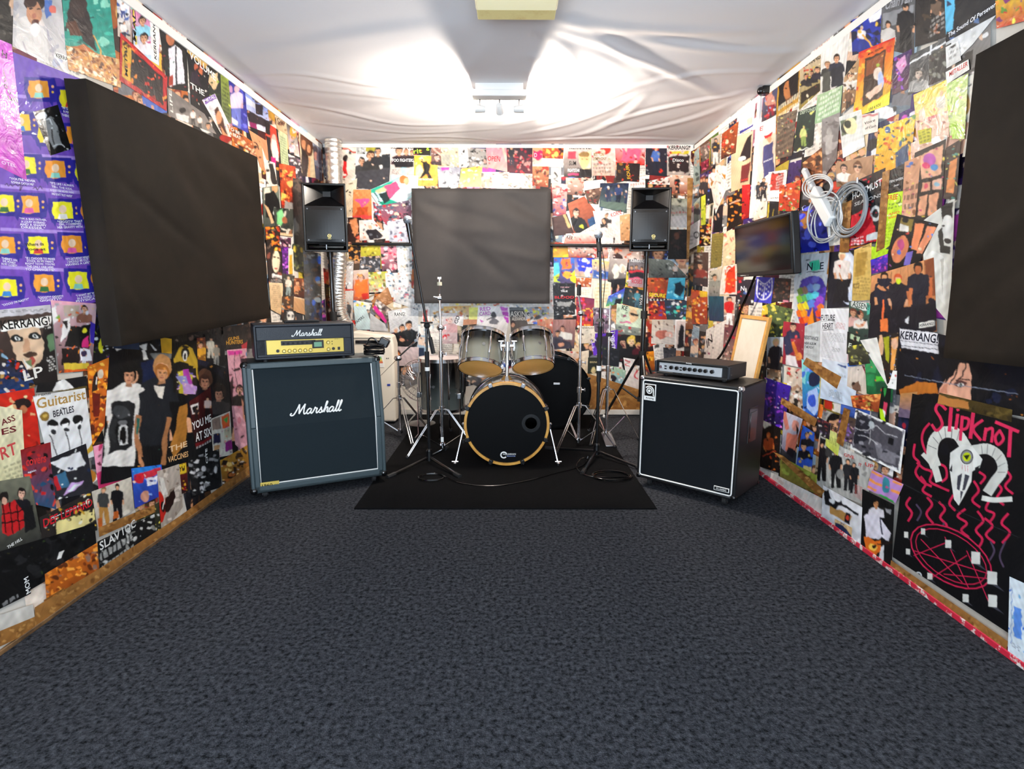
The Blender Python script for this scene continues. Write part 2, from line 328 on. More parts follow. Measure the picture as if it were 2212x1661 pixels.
for s in (-1, 1):
    mb.prism([(s*(W_/2-.02), 0, H0), (s*(W_/2-.05), 0, H0), (s*(W_/2-.05), 0, HM), (s*(W_/2-.02), 0, HM)], (0, .02, 0))
    mb.prism([(s*(W_/2-.02), 0, HM), (s*(W_/2-.05), 0, HM), (s*(W_/2-.05), p.y, p.z), (s*(W_/2-.02), p.y, p.z)], (0, .02, 0))
mb.build('cabinet_shell', M['tolex'], G, bevel=.006)
gw = W_/2-.052
low = MB().prism([(-gw, .012, H0+.05), (gw, .012, H0+.05), (gw, .012, HM), (-gw, .012, HM)], (0, .01, 0)).build('lower_grille', M['cloth'], G)
nf = Vector((0, -sl.z, sl.y)); b0 = Vector((0, .012, HM)); b1 = q-nf*.012
up = MB().prism([(-gw, b0.y, b0.z), (gw, b0.y, b0.z), (gw, b1.y, b1.z), (-gw, b1.y, b1.z)], (0, .01, 0)).build('upper_grille', M['cloth'], G)
pp = MB(); e = .004
P = [(-gw, .008, HM), (-gw, .008, H0+.048), (gw, .008, H0+.048), (gw, .008, HM)]
pp.tube(P, e, 6); pp.tube([(-gw, .008, HM), (-gw, b1.y-.004, b1.z)], e, 6); pp.tube([(gw, .008, HM), (gw, b1.y-.004, b1.z)], e, 6)
pp.build('white_piping', M['white'], G, label='white piping around the grille')
lg = MB(); c0 = Vector((-.005, b0.y, b0.z))+sl*.085+nf*.006
script_logo(lg, c0, (1, 0, 0), sl, .285, tuple(nf)); lg.build('script_logo', M['white'], G, label='white script lettering')
bd = MB().box((-gw+.045, .004, H0+.045), (.1, .006, .032)).build('badge', M['gold'], G, bevel=.001, label='small gold badge')
t = MB(); text_on(t, '1960', (-gw+.003, .0002, H0+.034), (1, 0, 0), (0, 0, 1), .055, .018, .012); text_on(t, 'LEAD', (-gw+.066, .0002, H0+.036), (1, 0, 0), (0, 0, 1), .022, .008); t.build('badge_lettering', M['blackgloss'], bd)
for sx in (-1, 1):
    for z, y in ((H0, 0), (H1, D0-D1)):
        c = MB(); c.sph((sx*(W_/2-.014), y+.016, z+(.014 if z == H0 else -.014)), .024, 14, (1, 1, 1)); c.box((sx*(W_/2-.012), y+.03, z+(.012 if z == H0 else -.012)), (.032, .05, .032))
        c.build('corner_protector', M['blackmetal'], G, bevel=.006)
        MB().sph((sx*(W_/2-.02), y-.006, z+(.02 if z == H0 else -.02)), .005, 8).build('corner_rivet', M['chrome'], G)
    for y in (.06, D0-.06):
        c = MB(); x = sx*(W_/2-.07)
        c.cyl((x-.01, y, .026), (x+.01, y, .026), .0235, n=20).cyl((x-.014, y, .026), (x+.014, y, .026), .008, n=10)
        w_ = c.build('caster', M['rubber'], G)
        f = MB().box((x-.014, y, .035), (.003, .028, .03)).box((x+.014, y, .035), (.003, .028, .03)).cyl((x, y, .045), (x, y, .052), .02); f.build('caster_fork', M['chrome'], w_)
    hd = MB().box((sx*(W_/2+.001), D0/2+.03, .5), (.004, .2, .1)).box((sx*(W_/2+.002), D0/2+.03, .5), (.008, .14, .03)); hd.build('side_handle', M['blackmetal'], G, bevel=.003)
# ---------------------------------------------------------------- guitar amplifier head
A = thing('guitar_amplifier_head', 'black guitar amplifier head with gold control panel on the slant-front cabinet', 'amplifier', (-1.19, 3.265, .79), .48)
mb = MB(); aw, ah, ad = .555, .2, .24; z0 = .014
mb.box((0, ad/2, z0+.0075), (aw, ad, .015)).box((0, ad/2, z0+ah-.0075), (aw, ad, .015))
for s in (-1, 1): mb.box((s*(aw/2-.0075), ad/2, z0+ah/2), (.015, ad, ah))
mb.box((0, ad-.006, z0+ah/2), (aw-.02, .012, ah-.02))
mb.build('head_cabinet', M['tolexd'], A, bevel=.005)
f = MB(); y = .012; f.box((0, y, z0+.147), (aw-.03, .012, .076)).box((0, y, z0+.021), (aw-.03, .012, .014))
for s in (-1, 1): f.box((s*.24, y, z0+.068), (.045, .012, .085))
f.box((-.238, y, z0+.068), (.05, .012, .085)); f.build('front_baffle', M['tolexd'], A, bevel=.003)
g = MB().box((.0, .018, z0+.068), (.435, .004, .084)).build('control_panel', M['gold'], A, bevel=.001, label='gold control panel')
for i in range(6): MB().lathe([(.011, 0), (.0105, .012), (.007, .016), (0, .016)], (-.122+i*.029, .016, z0+.045), (0, -1, 0), 16).build('control_knob', M['goldk'], g)
for z in (.045, .085): MB().lathe([(.011, 0), (.0105, .012), (.007, .016), (0, .016)], (.125, .016, z0+z), (0, -1, 0), 16).build('control_knob', M['goldk'], g)
for x in (-.155, .155): MB().cyl((x, .017, z0+.047), (x, .008, z0+.047), .009).build('jack_socket', M['blackmetal'], g)
MB().box((.187, .014, z0+.047), (.014, .006, .018)).build('power_switch', M['blackgloss'], g)
MB().box((-.04, .015, z0+.09), (.19, .003, .026)).build('button_strip', M['blackmetal'], g)
for i in range(7): MB().box((-.122+i*.026, .0125, z0+.088), (.012, .004, .012)).build('push_button', M['rubber'], g)
MB().box((.068, .015, z0+.077), (.066, .003, .048)).build('display_frame', M['blackgloss'], g)
MB().box((.068, .0128, z0+.076), (.044, .002, .028)).build('display', mat('green display', '6b9a7c', .2, coat=.5), g, label='small green display')
for z in (.075, .09): MB().cyl((.15, .017, z0+z), (.15, .013, z0+z), .003, n=8).build('indicator_lamp', M['rubber'], g)
t = MB(); text_on(t, 'JMD:1', (.165, .0155, z0+.1), (1, 0, 0), (0, 0, 1), .03, .006); t.build('panel_lettering', M['blackmetal'], g)
lg = MB(); script_logo(lg, (0.01, .002, z0+.147), (1, 0, 0), (0, 0, 1), .165, (0, -1, 0)); lg.build('script_logo', M['white'], A, label='white script lettering')
for x in (-.22, .22):
    for y in (.04, .2): MB().lathe([(.014, 0), (.012, .014)], (x, y, 0)).build('rubber_foot', M['rubber'], A)
MB().tube(catmull([(-.09, .12, z0+ah), (-.085, .12, z0+ah+.007), (0, .12, z0+ah+.008), (.085, .12, z0+ah+.007), (.09, .12, z0+ah)]), .009, 8).build('carry_handle', M['rubber'], A)
# cable and plug behind the head
cb = MB(); rnd = random.Random(3)
for k in range(7):
    P = [(math.cos(a)*(.055+.012*rnd.random()), math.sin(a)*(.05+.01*rnd.random()), .012+k*.009+rnd.random()*.008) for a in [2*PI*i/10 for i in range(10)]]; cb.tube(catmull(P, 4, True), .0048, 6, True)
cb.tube(catmull([(.03, .04, .06), (.0, .05, .1), (-.03, .03, .11), (-.05, -.01, .06)]), .0048, 6)
C1 = thing('power_cable', 'black coiled power cable on the slant-front cabinet, behind its amplifier head', 'cable', (-.845, 3.47, .79), 0)
cb.build('cable_coil', M['blackmetal'], C1); MB().box((.06, .03, .085), (.06, .045, .05), Matrix.Rotation(.5, 3, 'Y')).build('plug', M['blackmetal'], C1, bevel=.006)
# ---------------------------------------------------------------- bass cabinet
B = thing('bass_speaker_cabinet', 'square black bass speaker cabinet with white edge piping, right of the drum kit', 'speaker cabinet', (1.018, 3.128, 0), -.74)
bw, bh, bd_, bz = .61, .635, .38, .055
mb = MB(); t_ = .018
mb.box((0, bd_/2, bz+t_/2), (bw, bd_, t_)).box((0, bd_/2, bz+bh-t_/2), (bw, bd_, t_)); mb.box((0, bd_-.01, bz+bh/2), (bw-.02, .02, bh-.02))
for s in (-1, 1): mb.box((s*(bw/2-t_/2), bd_/2, bz+bh/2), (t_, bd_, bh))
mb.build('cabinet_shell', M['tolexb'], B, bevel=.008)
gx = bw/2-.022
MB().box((0, .008, bz+bh/2), (2*gx, .012, bh-.044)).build('grille', M['clothb'], B)
z1, z2 = bz+.022, bz+bh-.022
cr = [(-gx, 0, z1), (gx, 0, z1), (gx, 0, z2), (-gx, 0, z2)]
P = []
for i in range(4):
    a = Vector(cr[i]); pv = (Vector(cr[i-1])-a).normalized(); nx_ = (Vector(cr[(i+1) % 4])-a).normalized(); P += [a+pv*.012, a+(pv+nx_)*.0035, a+nx_*.012]
MB().tube(P, .0042, 6, True).build('white_piping', M['white'], B, label='white piping around the grille')
lp = MB().box((-gx+.047, -.001, z2-.07), (.076, .006, .1)).build('logo_plate', M['white'], B, bevel=.001, label='white square emblem plate')
k = MB(); k.box((-gx+.047, -.0045, z2-.059), (.066, .002, .068)); k.build('emblem_field', M['blackgloss'], lp)
e = MB(); c = Vector((-gx+.044, -.006, z2-.061))
def arc(c, r, a0, a1, n=24): return [c+Vector((r*math.cos(a0+(a1-a0)*i/n), 0, r*math.sin(a0+(a1-a0)*i/n))) for i in range(n+1)]
e.cyl(c, c+Vector((0, -.0015, 0)), .0085, n=20); e.tube(arc(c, .0165, 0, 2*PI), .0032, 6, flat=(0, -1, 0)); e.tube(arc(c, .027, 2.5, 0)+[c+Vector((.027, 0, -.026)), c+Vector((.033, 0, -.028))], .0036, 6, flat=(0, -1, 0)); e.build('emblem', M['white'], lp)
t = MB(); text_on(t, 'Ampeg', (-gx+.02, -.0045, z2-.113), (1, 0, 0), (0, 0, 1), .054, .012, .02); t.build('plate_lettering', M['blackgloss'], lp)
n2 = MB().box((gx-.055, -.001, z1+.028), (.086, .006, .024)).build('model_plate', M['white'], B, bevel=.001, label='small white plate')
t = MB(); t.box((gx-.055, -.0045, z1+.028), (.078, .002, .017)); t.build('plate_field', M['blackgloss'], n2); t = MB(); text_on(t, 'CLASSIC', (gx-.085, -.006, z1+.0235), (1, 0, 0), (0, 0, 1), .06, .009, .02); t.build('plate_lettering', M['white'], n2)
for sx in (-1, 1):
    for z in (bz, bz+bh):
        for y in (0, bd_):
            c = MB().box((sx*(bw/2-.012), y+(.014 if y == 0 else -.014), z+(.012 if z == bz else -.012)), (.03, .036, .03)); c.build('corner_protector', M['chrome' if z > .3 and y == 0 else 'blackmetal'], B, bevel=.009)
    for y in (.05, bd_-.05):
        x = sx*(bw/2-.07); w_ = MB().cyl((x-.01, y, .0265), (x+.01, y, .0265), .0245, n=20).build('caster', M['rubber'], B)
        MB().box((x-.014, y, .036), (.003, .026, .03)).box((x+.014, y, .036), (.003, .026, .03)).cyl((x, y, .047), (x, y, .056), .02).build('caster_fork', M['chrome'], w_)
    h_ = MB().box((sx*(bw/2+.001), bd_/2, bz+.4), (.004, .13, .2)).box((sx*(bw/2+.003), bd_/2, bz+.4), (.006, .09, .15)); h_.build('side_handle', M['blackmetal'], B, bevel=.004)
# bass amplifier head
E_ = thing('bass_amplifier_head', 'slim bass amplifier head with silver knob panel on the square black cabinet', 'amplifier', (1.06, 3.215, bz+bh), -.76)
hw, hd_, hh_ = .435, .26, .085
mb = MB().box((0, hd_/2, .012+hh_/2), (hw, hd_, hh_)).box((-.0, -.006, .012+.008), (hw, .014, .014)).box((0, -.006, .012+hh_-.006), (hw, .014, .012)); mb.build('chassis', M['tolexb'], E_, bevel=.003)
sv = MB().box((-.01, -.004, .012+.043), (hw-.05, .008, .052)).build('control_panel', M['silver'], E_, bevel=.001, label='silver control panel')
for i, x in enumerate((-.12, -.085, -.035, -.004, .028, .06, .092, .13)): MB().lathe([(.0115, 0), (.011, .014), (0, .015)], (x, -.008, .012+.045), (0, -1, 0), 14).build('control_knob', M['blackmetal'], sv)
for x in (-.16, -.062):
    for z in (.035, .05): MB().box((x, -.009, .012+z), (.014, .004, .007)).build('push_switch', M['blackmetal'], sv)
MB().cyl((-.19, -.008, .055), (-.19, -.013, .055), .009).build('jack_socket', M['chrome'], sv)
t = MB(); text_on(t, 'Ampeg', (-.03, -.0135, .012+hh_-.0105), (1, 0, 0), (0, 0, 1), .035, .009, .02); t.build('lettering', M['white'], E_)
for s in (-1, 1): MB().box((s*(hw/2+.006), .0, .012+.045), (.014, .03, .07)).build('rack_ear', M['tolexd'], E_, bevel=.003)
for x in (-.18, .18):
    for y in (.04, .22): MB().lathe([(.013, 0), (.012, .013)], (x, y, 0)).build('rubber_foot', M['rubber'], E_)
# ---------------------------------------------------------------- PA speakers on stands
def pa(label, x, y, z, rz, tilt=0):
    T = thing('pa_speaker', label, 'loudspeaker', (x, y, z), rz); w, h, d = .335, .52, .3
    zs = [0, .06, .3, h]; V = []; mb = MB()
    ring = lambda ww, dd, yy, zz: [(-ww/2, yy, zz), (ww/2, yy, zz), (ww/2*.72, yy+dd, zz), (-ww/2*.72, yy+dd, zz)]
    # hollow front: shell walls, then horn, grille and port are set in
    for s in (-1, 1): mb.prism([(s*w/2, 0, 0), (s*w/2, 0, h), (s*w*.36, d, h-.03), (s*w*.36, d, .03)], (-s*.018, 0, 0))
    mb.prism([(-w/2, 0, h), (w/2, 0, h), (w*.36, d, h-.03), (-w*.36, d, h-.03)], (0, 0, -.018)); mb.prism([(-w/2, 0, 0), (w/2, 0, 0), (w*.36, d, .03), (-w*.36, d, .03)], (0, 0, .018))
    mb.box((0, d-.02, h/2), (w*.7, .02, h-.08)); mb.box((0, .02, .345), (w-.03, .02, .014)); mb.box((0, .02, .07), (w-.03, .02, .012)); mb.build('speaker_cabinet', M['black'], T, bevel=.012, seg=3)
    hn = MB(); a = (w/2-.018, .354, h-.02); o_ = [(-a[0], .012, a[1]), (a[0], .012, a[1]), (a[0], .012, a[2]), (-a[0], .012, a[2])]; i_ = [(-.03, .12, .435), (.03, .12, .435), (.03, .12, .475), (-.03, .12, .475)]
    m_ = [tuple(Vector(p)*.45+Vector(q)*.55+Vector((0, -.01, 0))) for p, q in zip(o_, i_)]
    hn.add(o_+m_+i_, [(k_, (k_+1) % 4, 4+(k_+1) % 4, 4+k_) for k_ in range(4)]+[(4+k_, 4+(k_+1) % 4, 8+(k_+1) % 4, 8+k_) for k_ in range(4)]+[(8, 9, 10, 11)]); hn.build('horn', M['blackmetal'], T, ang=20)
    gr = MB(); P = [(-.145, .076), (.145, .076), (.145, .34), (-.145, .34)]; nx = 12
    for j in range(nx):
        for i in range(nx):
            q = lambda i, j: ((i/nx-.5)*.292, .0-.012*math.sin(PI*i/nx)*math.sin(PI*j/nx)**.5 if 0 < j < nx else 0, .078+j/nx*.262)
            gr.add([q(i, j), q(i+1, j), q(i+1, j+1), q(i, j+1)], [(0, 1, 2, 3)])
    g_ = gr.build('grille', M['black'], T, ang=180)
    for sx in (-.128, .128):
        for z_ in (.092, .326): MB().cyl((sx, -.001, z_), (sx, -.006, z_), .005, n=8).build('screw', M['steel'], T)
    lgm = MB(); c = Vector((.03, -.013, .122)); lgm.tube(arc(c, .013, 0, 2*PI), .0025, 6, flat=(0, -1, 0))
    for k_ in range(3): an = PI/2+k_*PI/3; lgm.tube([c-Vector((math.cos(an)*.011, 0, math.sin(an)*.011)), c+Vector((math.cos(an)*.011, 0, math.sin(an)*.011))], .0013, 6, flat=(0, -1, 0))
    text_on(lgm, 'YAMAHA', c+Vector((-.014, 0, -.024)), (1, 0, 0), (0, 0, 1), .028, .006, .01); lgm.build('maker_emblem', M['goldk'], T)
    pt = MB().box((0, .05, .04), (w-.06, .06, .03)); pt.build('bass_port', M['blackgloss'], T, bevel=.01); MB().box((.0, .014, .04), (.006, .012, .036)).build('port_fin', M['steel'], T)
    MB().lathe([(.03, -.03), (.026, -.03), (.026, .02)], (0, d/2, 0)).build('pole_socket', M['blackmetal'], T)
pa('black loudspeaker on a stand, in front of the silver duct', -1.437, 4.5, 1.49, .12)
pa('black loudspeaker on a tripod stand behind the square bass cabinet', 1.183, 4.85, 1.525, -.1)
def pa_stand(label, x, y, top, ang, spread=.46):
    T = thing('speaker_stand', label, 'speaker stand', (x, y, 0))
    MB().cyl((0, 0, .82), (0, 0, top), .0175).build('upper_tube', M['blackmetal'], T)
    MB().cyl((0, 0, .22), (0, 0, .98), .0215).build('main_tube', M['blackmetal'], T); MB().cyl((0, 0, .95), (0, 0, 1.02), .03).cyl((0, 0, .985), (.06, 0, .985), .008).build('height_collar', M['rubber'], T)
    MB().cyl((0, 0, .6), (0, 0, .66), .034).build('leg_collar', M['rubber'], T); MB().cyl((0, 0, .2), (0, 0, .24), .03).build('lower_collar', M['rubber'], T)
    for k in range(3):
        a = ang+k*2*PI/3; d = Vector((math.cos(a), math.sin(a), 0)); l = MB(); l.tube([d*.03+Vector((0, 0, .62)), d*spread+Vector((0, 0, .02))], .0125, 8); L_ = l.build('leg', M['blackmetal'], T)
        MB().tube([d*.03+Vector((0, 0, .22)), d*(spread*.52)+Vector((0, 0, .31))], .009, 6).build('leg_brace', M['blackmetal'], T)
        MB().sph(d*spread+Vector((0, 0, .02)), .02, 10).build('foot_cap', M['white'], L_)
pa_stand('black speaker stand rising behind the slant-front guitar cabinet', -1.455, 4.649, 1.5, .3, .2)
pa_stand('black tripod speaker stand behind the square bass cabinet', 1.198, 4.999, 1.53, .52, .34)
# ---------------------------------------------------------------- horizontal pole on the back wall
mb = MB(); mb.cyl((-1.45, 5.294, 1.615), (1.15, 5.294, 1.605), .014)
T = thing('curtain_pole', 'long black horizontal pole running behind the back wall acoustic panel', 'pole', (0, 0, 0)); 
mb.build('pole', M['black'], T)
for x in (-1.4, 1.05): MB().box((x, 5.313, 1.61), (.02, .022, .04)).build('wall_bracket', M['black'], T)
# ---------------------------------------------------------------- air duct and air conditioner
P = catmull([(-1.545, 5.17, 2.49), (-1.55, 5.17, 2.0), (-1.535, 5.17, 1.55), (-1.57, 5.17, 1.2), (-1.56, 5.17, .98), (-1.47, 5.15, .82), (-1.38, 5.1, .7)], 34)
d = MB(); N_ = len(P); d.tube(P, lambda t: .07+.0035*math.sin(t*(N_-1)*PI/1.7), 20)
o = d.build('air_duct', M['foil'], ang=60); o['label'] = 'silver crinkled foil duct running from the ceiling down the back left corner'; o['category'] = 'air duct'
Ac = thing('portable_air_conditioner', 'cream portable air conditioner standing behind the slant-front guitar cabinet', 'air conditioner', (-1.21, 4.93, 0))
mb = MB(); pf = [(-.18, .02), (.185, .02), (.185, .72), (.165, .8), (-.18, .84)]
mb.prism([(x, 0, z) for x, z in pf], (0, .2, 0)); body = mb.build('body', M['cream'], Ac, bevel=.02, seg=3)
MB().box((-.0, -.003, .745), (.3, .012, .03)).build('air_outlet', M['blackgloss'], Ac, bevel=.004); MB().box((0, -.004, .785), (.33, .01, .012)).build('top_lid', M['cream'], Ac, bevel=.003)
st = MB(); en = MB().box((.065, -.002, .58), (.06, .003, .12)).build('energy_label', M['white'], Ac, label='energy label with a green to red bar pyramid')
for i, (c_, ww) in enumerate((('3f9a5a', .018), ('8fb84a', .024), ('d8d04a', .03), ('e0953a', .036), ('d8603a', .042))): MB().box((.065, -.0042, .61-i*.012), (ww, .001, .01)).build('energy_bar', mat('label ink %d' % i, c_, .5), en)
MB().box((.13, -.002, .36), (.028, .003, .018)).build('blue_sticker', mat('blue sticker', '2c3c9a', .5), Ac)
for x in (.135, .12): MB().box((x, -.002, .6), (.008, .003, .006)).build('control_key', M['rubber'], Ac)
for x in (-.14, .14):
    for y in (.04, .16): MB().cyl((x-.01, y, .0185), (x+.01, y, .0185), .0185).build('caster', M['rubber'], Ac)
# ---------------------------------------------------------------- drums
def lug(mb, p, n, up, L=.045): mb.tube([Vector(p)+Vector(n)*.006-Vector(up)*L/2, Vector(p)+Vector(n)*.013-Vector(up)*L/4, Vector(p)+Vector(n)*.013+Vector(up)*L/4, Vector(p)+Vector(n)*.006+Vector(up)*L/2], .008, 8)
def tom(label, name, c, ax, r, L, shell, bot, top, nl=6, legs=0, group=None, spin=0):
    """drum whose local z runs from the lower to the upper head"""
    T = thing(name, label, 'drum', c, 0, group); T.rotation_mode = 'QUATERNION'; T.rotation_quaternion = Vector(ax).to_track_quat('Z', 'Y') @ Quaternion((0, 0, 1), spin)
    MB().lathe([(r-.006, .006), (r, .006), (r, L-.006), (r-.006, L-.006)], n=48, close=False).build('shell', shell, T)
    for z, s, hm, nm in ((0, -1, bot, 'lower_head'), (L, 1, top, 'upper_head')):
        MB().lathe([(r+.001, z-s*.004), (r+.001, z+s*.003), (r-.01, z+s*.004), (0, z+s*.004)], n=48, close=False).build(nm, hm, T)
        MB().lathe([(r+.003, z-s*.014), (r+.012, z-s*.014), (r+.012, z-s*.011), (r+.007, z-s*.01), (r+.007, z+s*.008), (r+.01, z+s*.009), (r+.01, z+s*.012), (r+.003, z+s*.012), (r+.003, z-s*.014)], n=48, close=False).build('lower_hoop' if z == 0 else 'upper_hoop', M['chrome'], T)
    for k in range(nl):
        a = 2*PI*(k+.5)/nl; n = Vector((math.cos(a), math.sin(a), 0)); l = MB()
        lug(l, n*r+Vector((0, 0, L*.5)), n, (0, 0, 1), L*.5)
        lo = l.build('lug', M['chrome'], T); MB().cyl(n*(r+.009)+Vector((0, 0, -.006)), n*(r+.009)+Vector((0, 0, L+.006)), .0028, n=6).build('tension_rod', M['chrome'], lo)
    MB().cyl((r*math.cos(1.3), r*math.sin(1.3), L*.5), ((r+.003)*math.cos(1.3), (r+.003)*math.sin(1.3), L*.5), .011).build('badge', M['steel'], T)
    for k in range(legs):
        a = 2*PI*k/legs+.35; n = Vector((math.cos(a), math.sin(a), 0)); q = n*(r+.022)
        l = MB().tube([q+Vector((0, 0, L*.45)), q+Vector((0, 0, -c[2]+.06)), q+n*.03+Vector((0, 0, -c[2]+.024))], .006, 8); lo = l.build('leg', M['chrome'], T)
        MB().box(n*(r+.013)+Vector((0, 0, L*.3)), (.03, .03, .045)).build('leg_bracket', M['chrome'], lo, bevel=.004); MB().lathe([(.012, -.014), (.014, .012)], q+n*.03+Vector((0, 0, -c[2]+.022))).build('rubber_tip', M['rubber'], lo)
    return T
tom('mounted tom drum on the left above the bass drum, silver to black lacquer', 'tom_drum', (-.2, 3.83, .668), (.075, .5, .86), .148, .235, M['fade'], M['head_amber'], M['head_white'], 6, group=None, spin=.52)
tom('mounted tom drum on the right above the bass drum, silver to black lacquer', 'tom_drum', (.165, 3.84, .682), (-.065, .5, .86), .14, .225, M['fade'], M['head_amber'], M['head_white'], 6, spin=.52)
tom('deep black and grey floor tom left of the bass drum, standing on three legs', 'floor_tom', (-.54, 4.42, .26), (0, 0, 1), .178, .4, M['fade2'], M['head_white'], M['head_white'], 8, 3)
# bass drum, axis along y
K = thing('bass_drum', 'large bass drum with black front head and pale maple hoop, front of the kit', 'drum', (-.018, 3.7, .303))
r = .268; L = .42
MB().lathe([(r-.008, .02), (r, .02), (r, L-.02), (r-.008, L-.02)], ax=(0, 1, 0), n=64, close=False).build('shell', mat('silver grey lacquer', 'a9a8a2', .15, .5, coat=.7), K)
for y, mm, nm in ((0, M['wood'], 'front_hoop'), (L, M['blackgloss'], 'rear_hoop')): MB().lathe([(r+.004, y-.022), (r+.022, y-.022), (r+.022, y+.022), (r+.004, y+.022), (r+.004, y-.022)], ax=(0, 1, 0), n=72, close=False).build(nm, mm, K, bevel=.002)
MB().torus((0, .05, 0), r+.003, .004, (0, 1, 0), 64, 8).torus((0, L-.05, 0), r+.006, .008, (0, 1, 0), 64, 8).build('metal_ring', M['chrome'], K)
hc = Vector((.165, 0, .005)); hr = .041; hd = MB()  # front head with its port: ring of quads from port edge to rim
n = 96; ring0 = [hc+Vector((hr*math.cos(2*PI*i/n), 0, hr*math.sin(2*PI*i/n))) for i in range(n)]; rim = []
for p in ring0:
    dr = (p-hc).normalized(); b_ = hc.dot(dr); cc = hc.dot(hc)-(r+.004)**2; rim.append(hc+dr*(-b_+math.sqrt(b_*b_-cc)))
ys = -.008
V = [Vector((p.x, ys, p.z)) for p in ring0]+[Vector((p.x, ys, p.z)) for p in rim]+[Vector((p.x*1.0, 0.01, p.z*1.0)) for p in rim]
hd.add(V, [(i, (i+1) % n, n+(i+1) % n, n+i) for i in range(n)]+[(n+i, n+(i+1) % n, 2*n+(i+1) % n, 2*n+i) for i in range(n)]); fh = hd.build('front_head', M['head_black'], K, ang=60)
MB().torus(hc+Vector((0, ys-.001, 0)), hr+.002, .0035, (0, 1, 0), 48, 8).build('port_ring', M['rubber'], fh)
MB().lathe([(hr+.004, 0), (hr+.022, 0)], hc+Vector((0, ys-.0006, 0)), (0, -1, 0), 48, False).build('port_patch', mat('patch', '121214', .25), fh)
lg = MB(); c = Vector((-.02, ys-.001, -.218)); lg.tube(arc(c, .02, .5, 5.6, 40), .0045, 6, flat=(0, -1, 0)); text_on(lg, 'AQUARIAN', c+Vector((-.006, -.001, -.001)), (1, 0, 0), (0, 0, 1), .088, .0135, .015); lg.build('maker_logo', M['white'], fh, label='white ring emblem and lettering')
lg = MB(); text_on(lg, 'REGULATOR', c+Vector((.022, -.001, -.011)), (1, 0, 0), (0, 0, 1), .058, .0065, .02); lg.build('small_lettering', mat('pale blue ink', '93a6dc', .5), fh)
MB().lathe([(0, L+.004), (r+.004, L+.004)], ax=(0, 1, 0), n=48, close=False).build('rear_head', M['head_black'], K)
for k in range(8):
    a = PI/8+k*PI/4; n_ = Vector((math.cos(a), 0, math.sin(a)))
    q = MB().box(n_*(r+.018)+Vector((0, -.018, 0)), (.03, .02, .03), Matrix.Rotation(-a, 3, 'Y')).box(n_*(r+.03), (.012, .05, .026), Matrix.Rotation(-a, 3, 'Y')); cl = q.build('hoop_claw', M['blackmetal' if math.sin(a) < .6 else 'chrome'], K, bevel=.004)
    q = MB().tube([n_*(r+.032)+Vector((0, -.03, 0)), n_*(r+.026)+Vector((0, .13, 0))], .0035, 6); lug(q, n_*r+Vector((0, .12, 0)), n_, (0, 1, 0), .06); q.build('tension_rod', M['chrome'], cl)
for s in (-1, 1):
    a = Vector((s*.268, .07, -.03)); f_ = Vector((s*.355, -.0, -.29)); q = MB().tube([a, a+Vector((s*.03, -.01, -.01)), f_], .0065, 8); sp_ = q.build('spur', M['chrome'], K)
    MB().box(a+Vector((s*.012, 0, .0)), (.05, .045, .05)).cyl(a+Vector((s*.03, -.03, .02)), a+Vector((s*.03, -.05, .02)), .012).build('spur_bracket', M['chrome'], sp_, bevel=.006)
    MB().lathe([(.004, -.013), (.015, 0), (.015, .014), (.008, .02)], f_+Vector((0, 0, .0))).cyl(f_+Vector((-.022, 0, .022)), f_+Vector((.022, 0, .022)), .006).build('rubber_tip', M['chrome'], sp_)
mp = MB(); b_ = Vector((0, .12, r)); mp.box(b_+Vector((0, 0, .006)), (.1, .075, .02)).lathe([(.045, 0), (.018, .04)], b_+Vector((0, 0, .01)), n=20); mp.build('tom_mount', M['chrome'], K, bevel=.004)
hub = Vector((0.005, .14, .515)); q = MB().cyl(b_, hub+Vector((0, 0, .03)), .0125).cyl(hub-Vector((0, 0, .03)), hub+Vector((0, 0, .025)), .02); ps = q.build('mount_post', M['chrome'], K)
for s in (-1, 1):
    q = MB(); e1 = hub+Vector((s*.045, 0, 0)); q.cyl(hub, e1, .013).cyl(e1-Vector((0, 0, .03)), e1+Vector((0, 0, .035)), .011).cyl(e1+Vector((-.018, -.015, .035)), e1+Vector((.018, -.015, .035)), .006)
    q.tube([e1+Vector((0, 0, .0)), e1+Vector((s*.03, 0, -.01)), e1+Vector((s*.035, .01, .07)), e1+Vector((s*.055, .03, .09))], .006, 8); q.build('tom_arm', M['chrome'], ps)
# second bass drum standing behind on the right
K2 = thing('bass_drum', 'glossy all-black bass drum lying on its side behind the kit, right of the tom drums', 'drum', (.385, 4.72, .335))
r = .295
MB().lathe([(r-.01, .02), (r, .02), (r, .34), (r-.01, .34)], ax=(0, 1, 0), n=56, close=False).build('shell', M['blackgloss'], K2)
for y, nm in ((0, 'front_hoop'), (.36, 'rear_hoop')): MB().lathe([(r+.004, y-.02), (r+.022, y-.02), (r+.022, y+.02), (r+.004, y+.02), (r+.004, y-.02)], ax=(0, 1, 0), n=56, close=False).build(nm, M['blackgloss'], K2)
MB().lathe([(0, -.004), (r+.004, -.004)], ax=(0, 1, 0), n=56, close=False).build('front_head', M['head_black'], K2); MB().lathe([(0, .365), (r+.004, .365)], ax=(0, 1, 0), n=56, close=False).build('rear_head', M['head_black'], K2)
MB().box((.02, -.008, .075), (.055, .004, .018)).build('badge', M['silver'], K2, bevel=.002, label='small silver badge')
for k in range(8):
    a = PI/8+k*PI/4; n_ = Vector((math.cos(a), 0, math.sin(a))); MB().box(n_*(r+.02)+Vector((0, -.02, 0)), (.03, .014, .02), Matrix.Rotation(-a, 3, 'Y')).build('hoop_claw', M['blackmetal'], K2, bevel=.003)
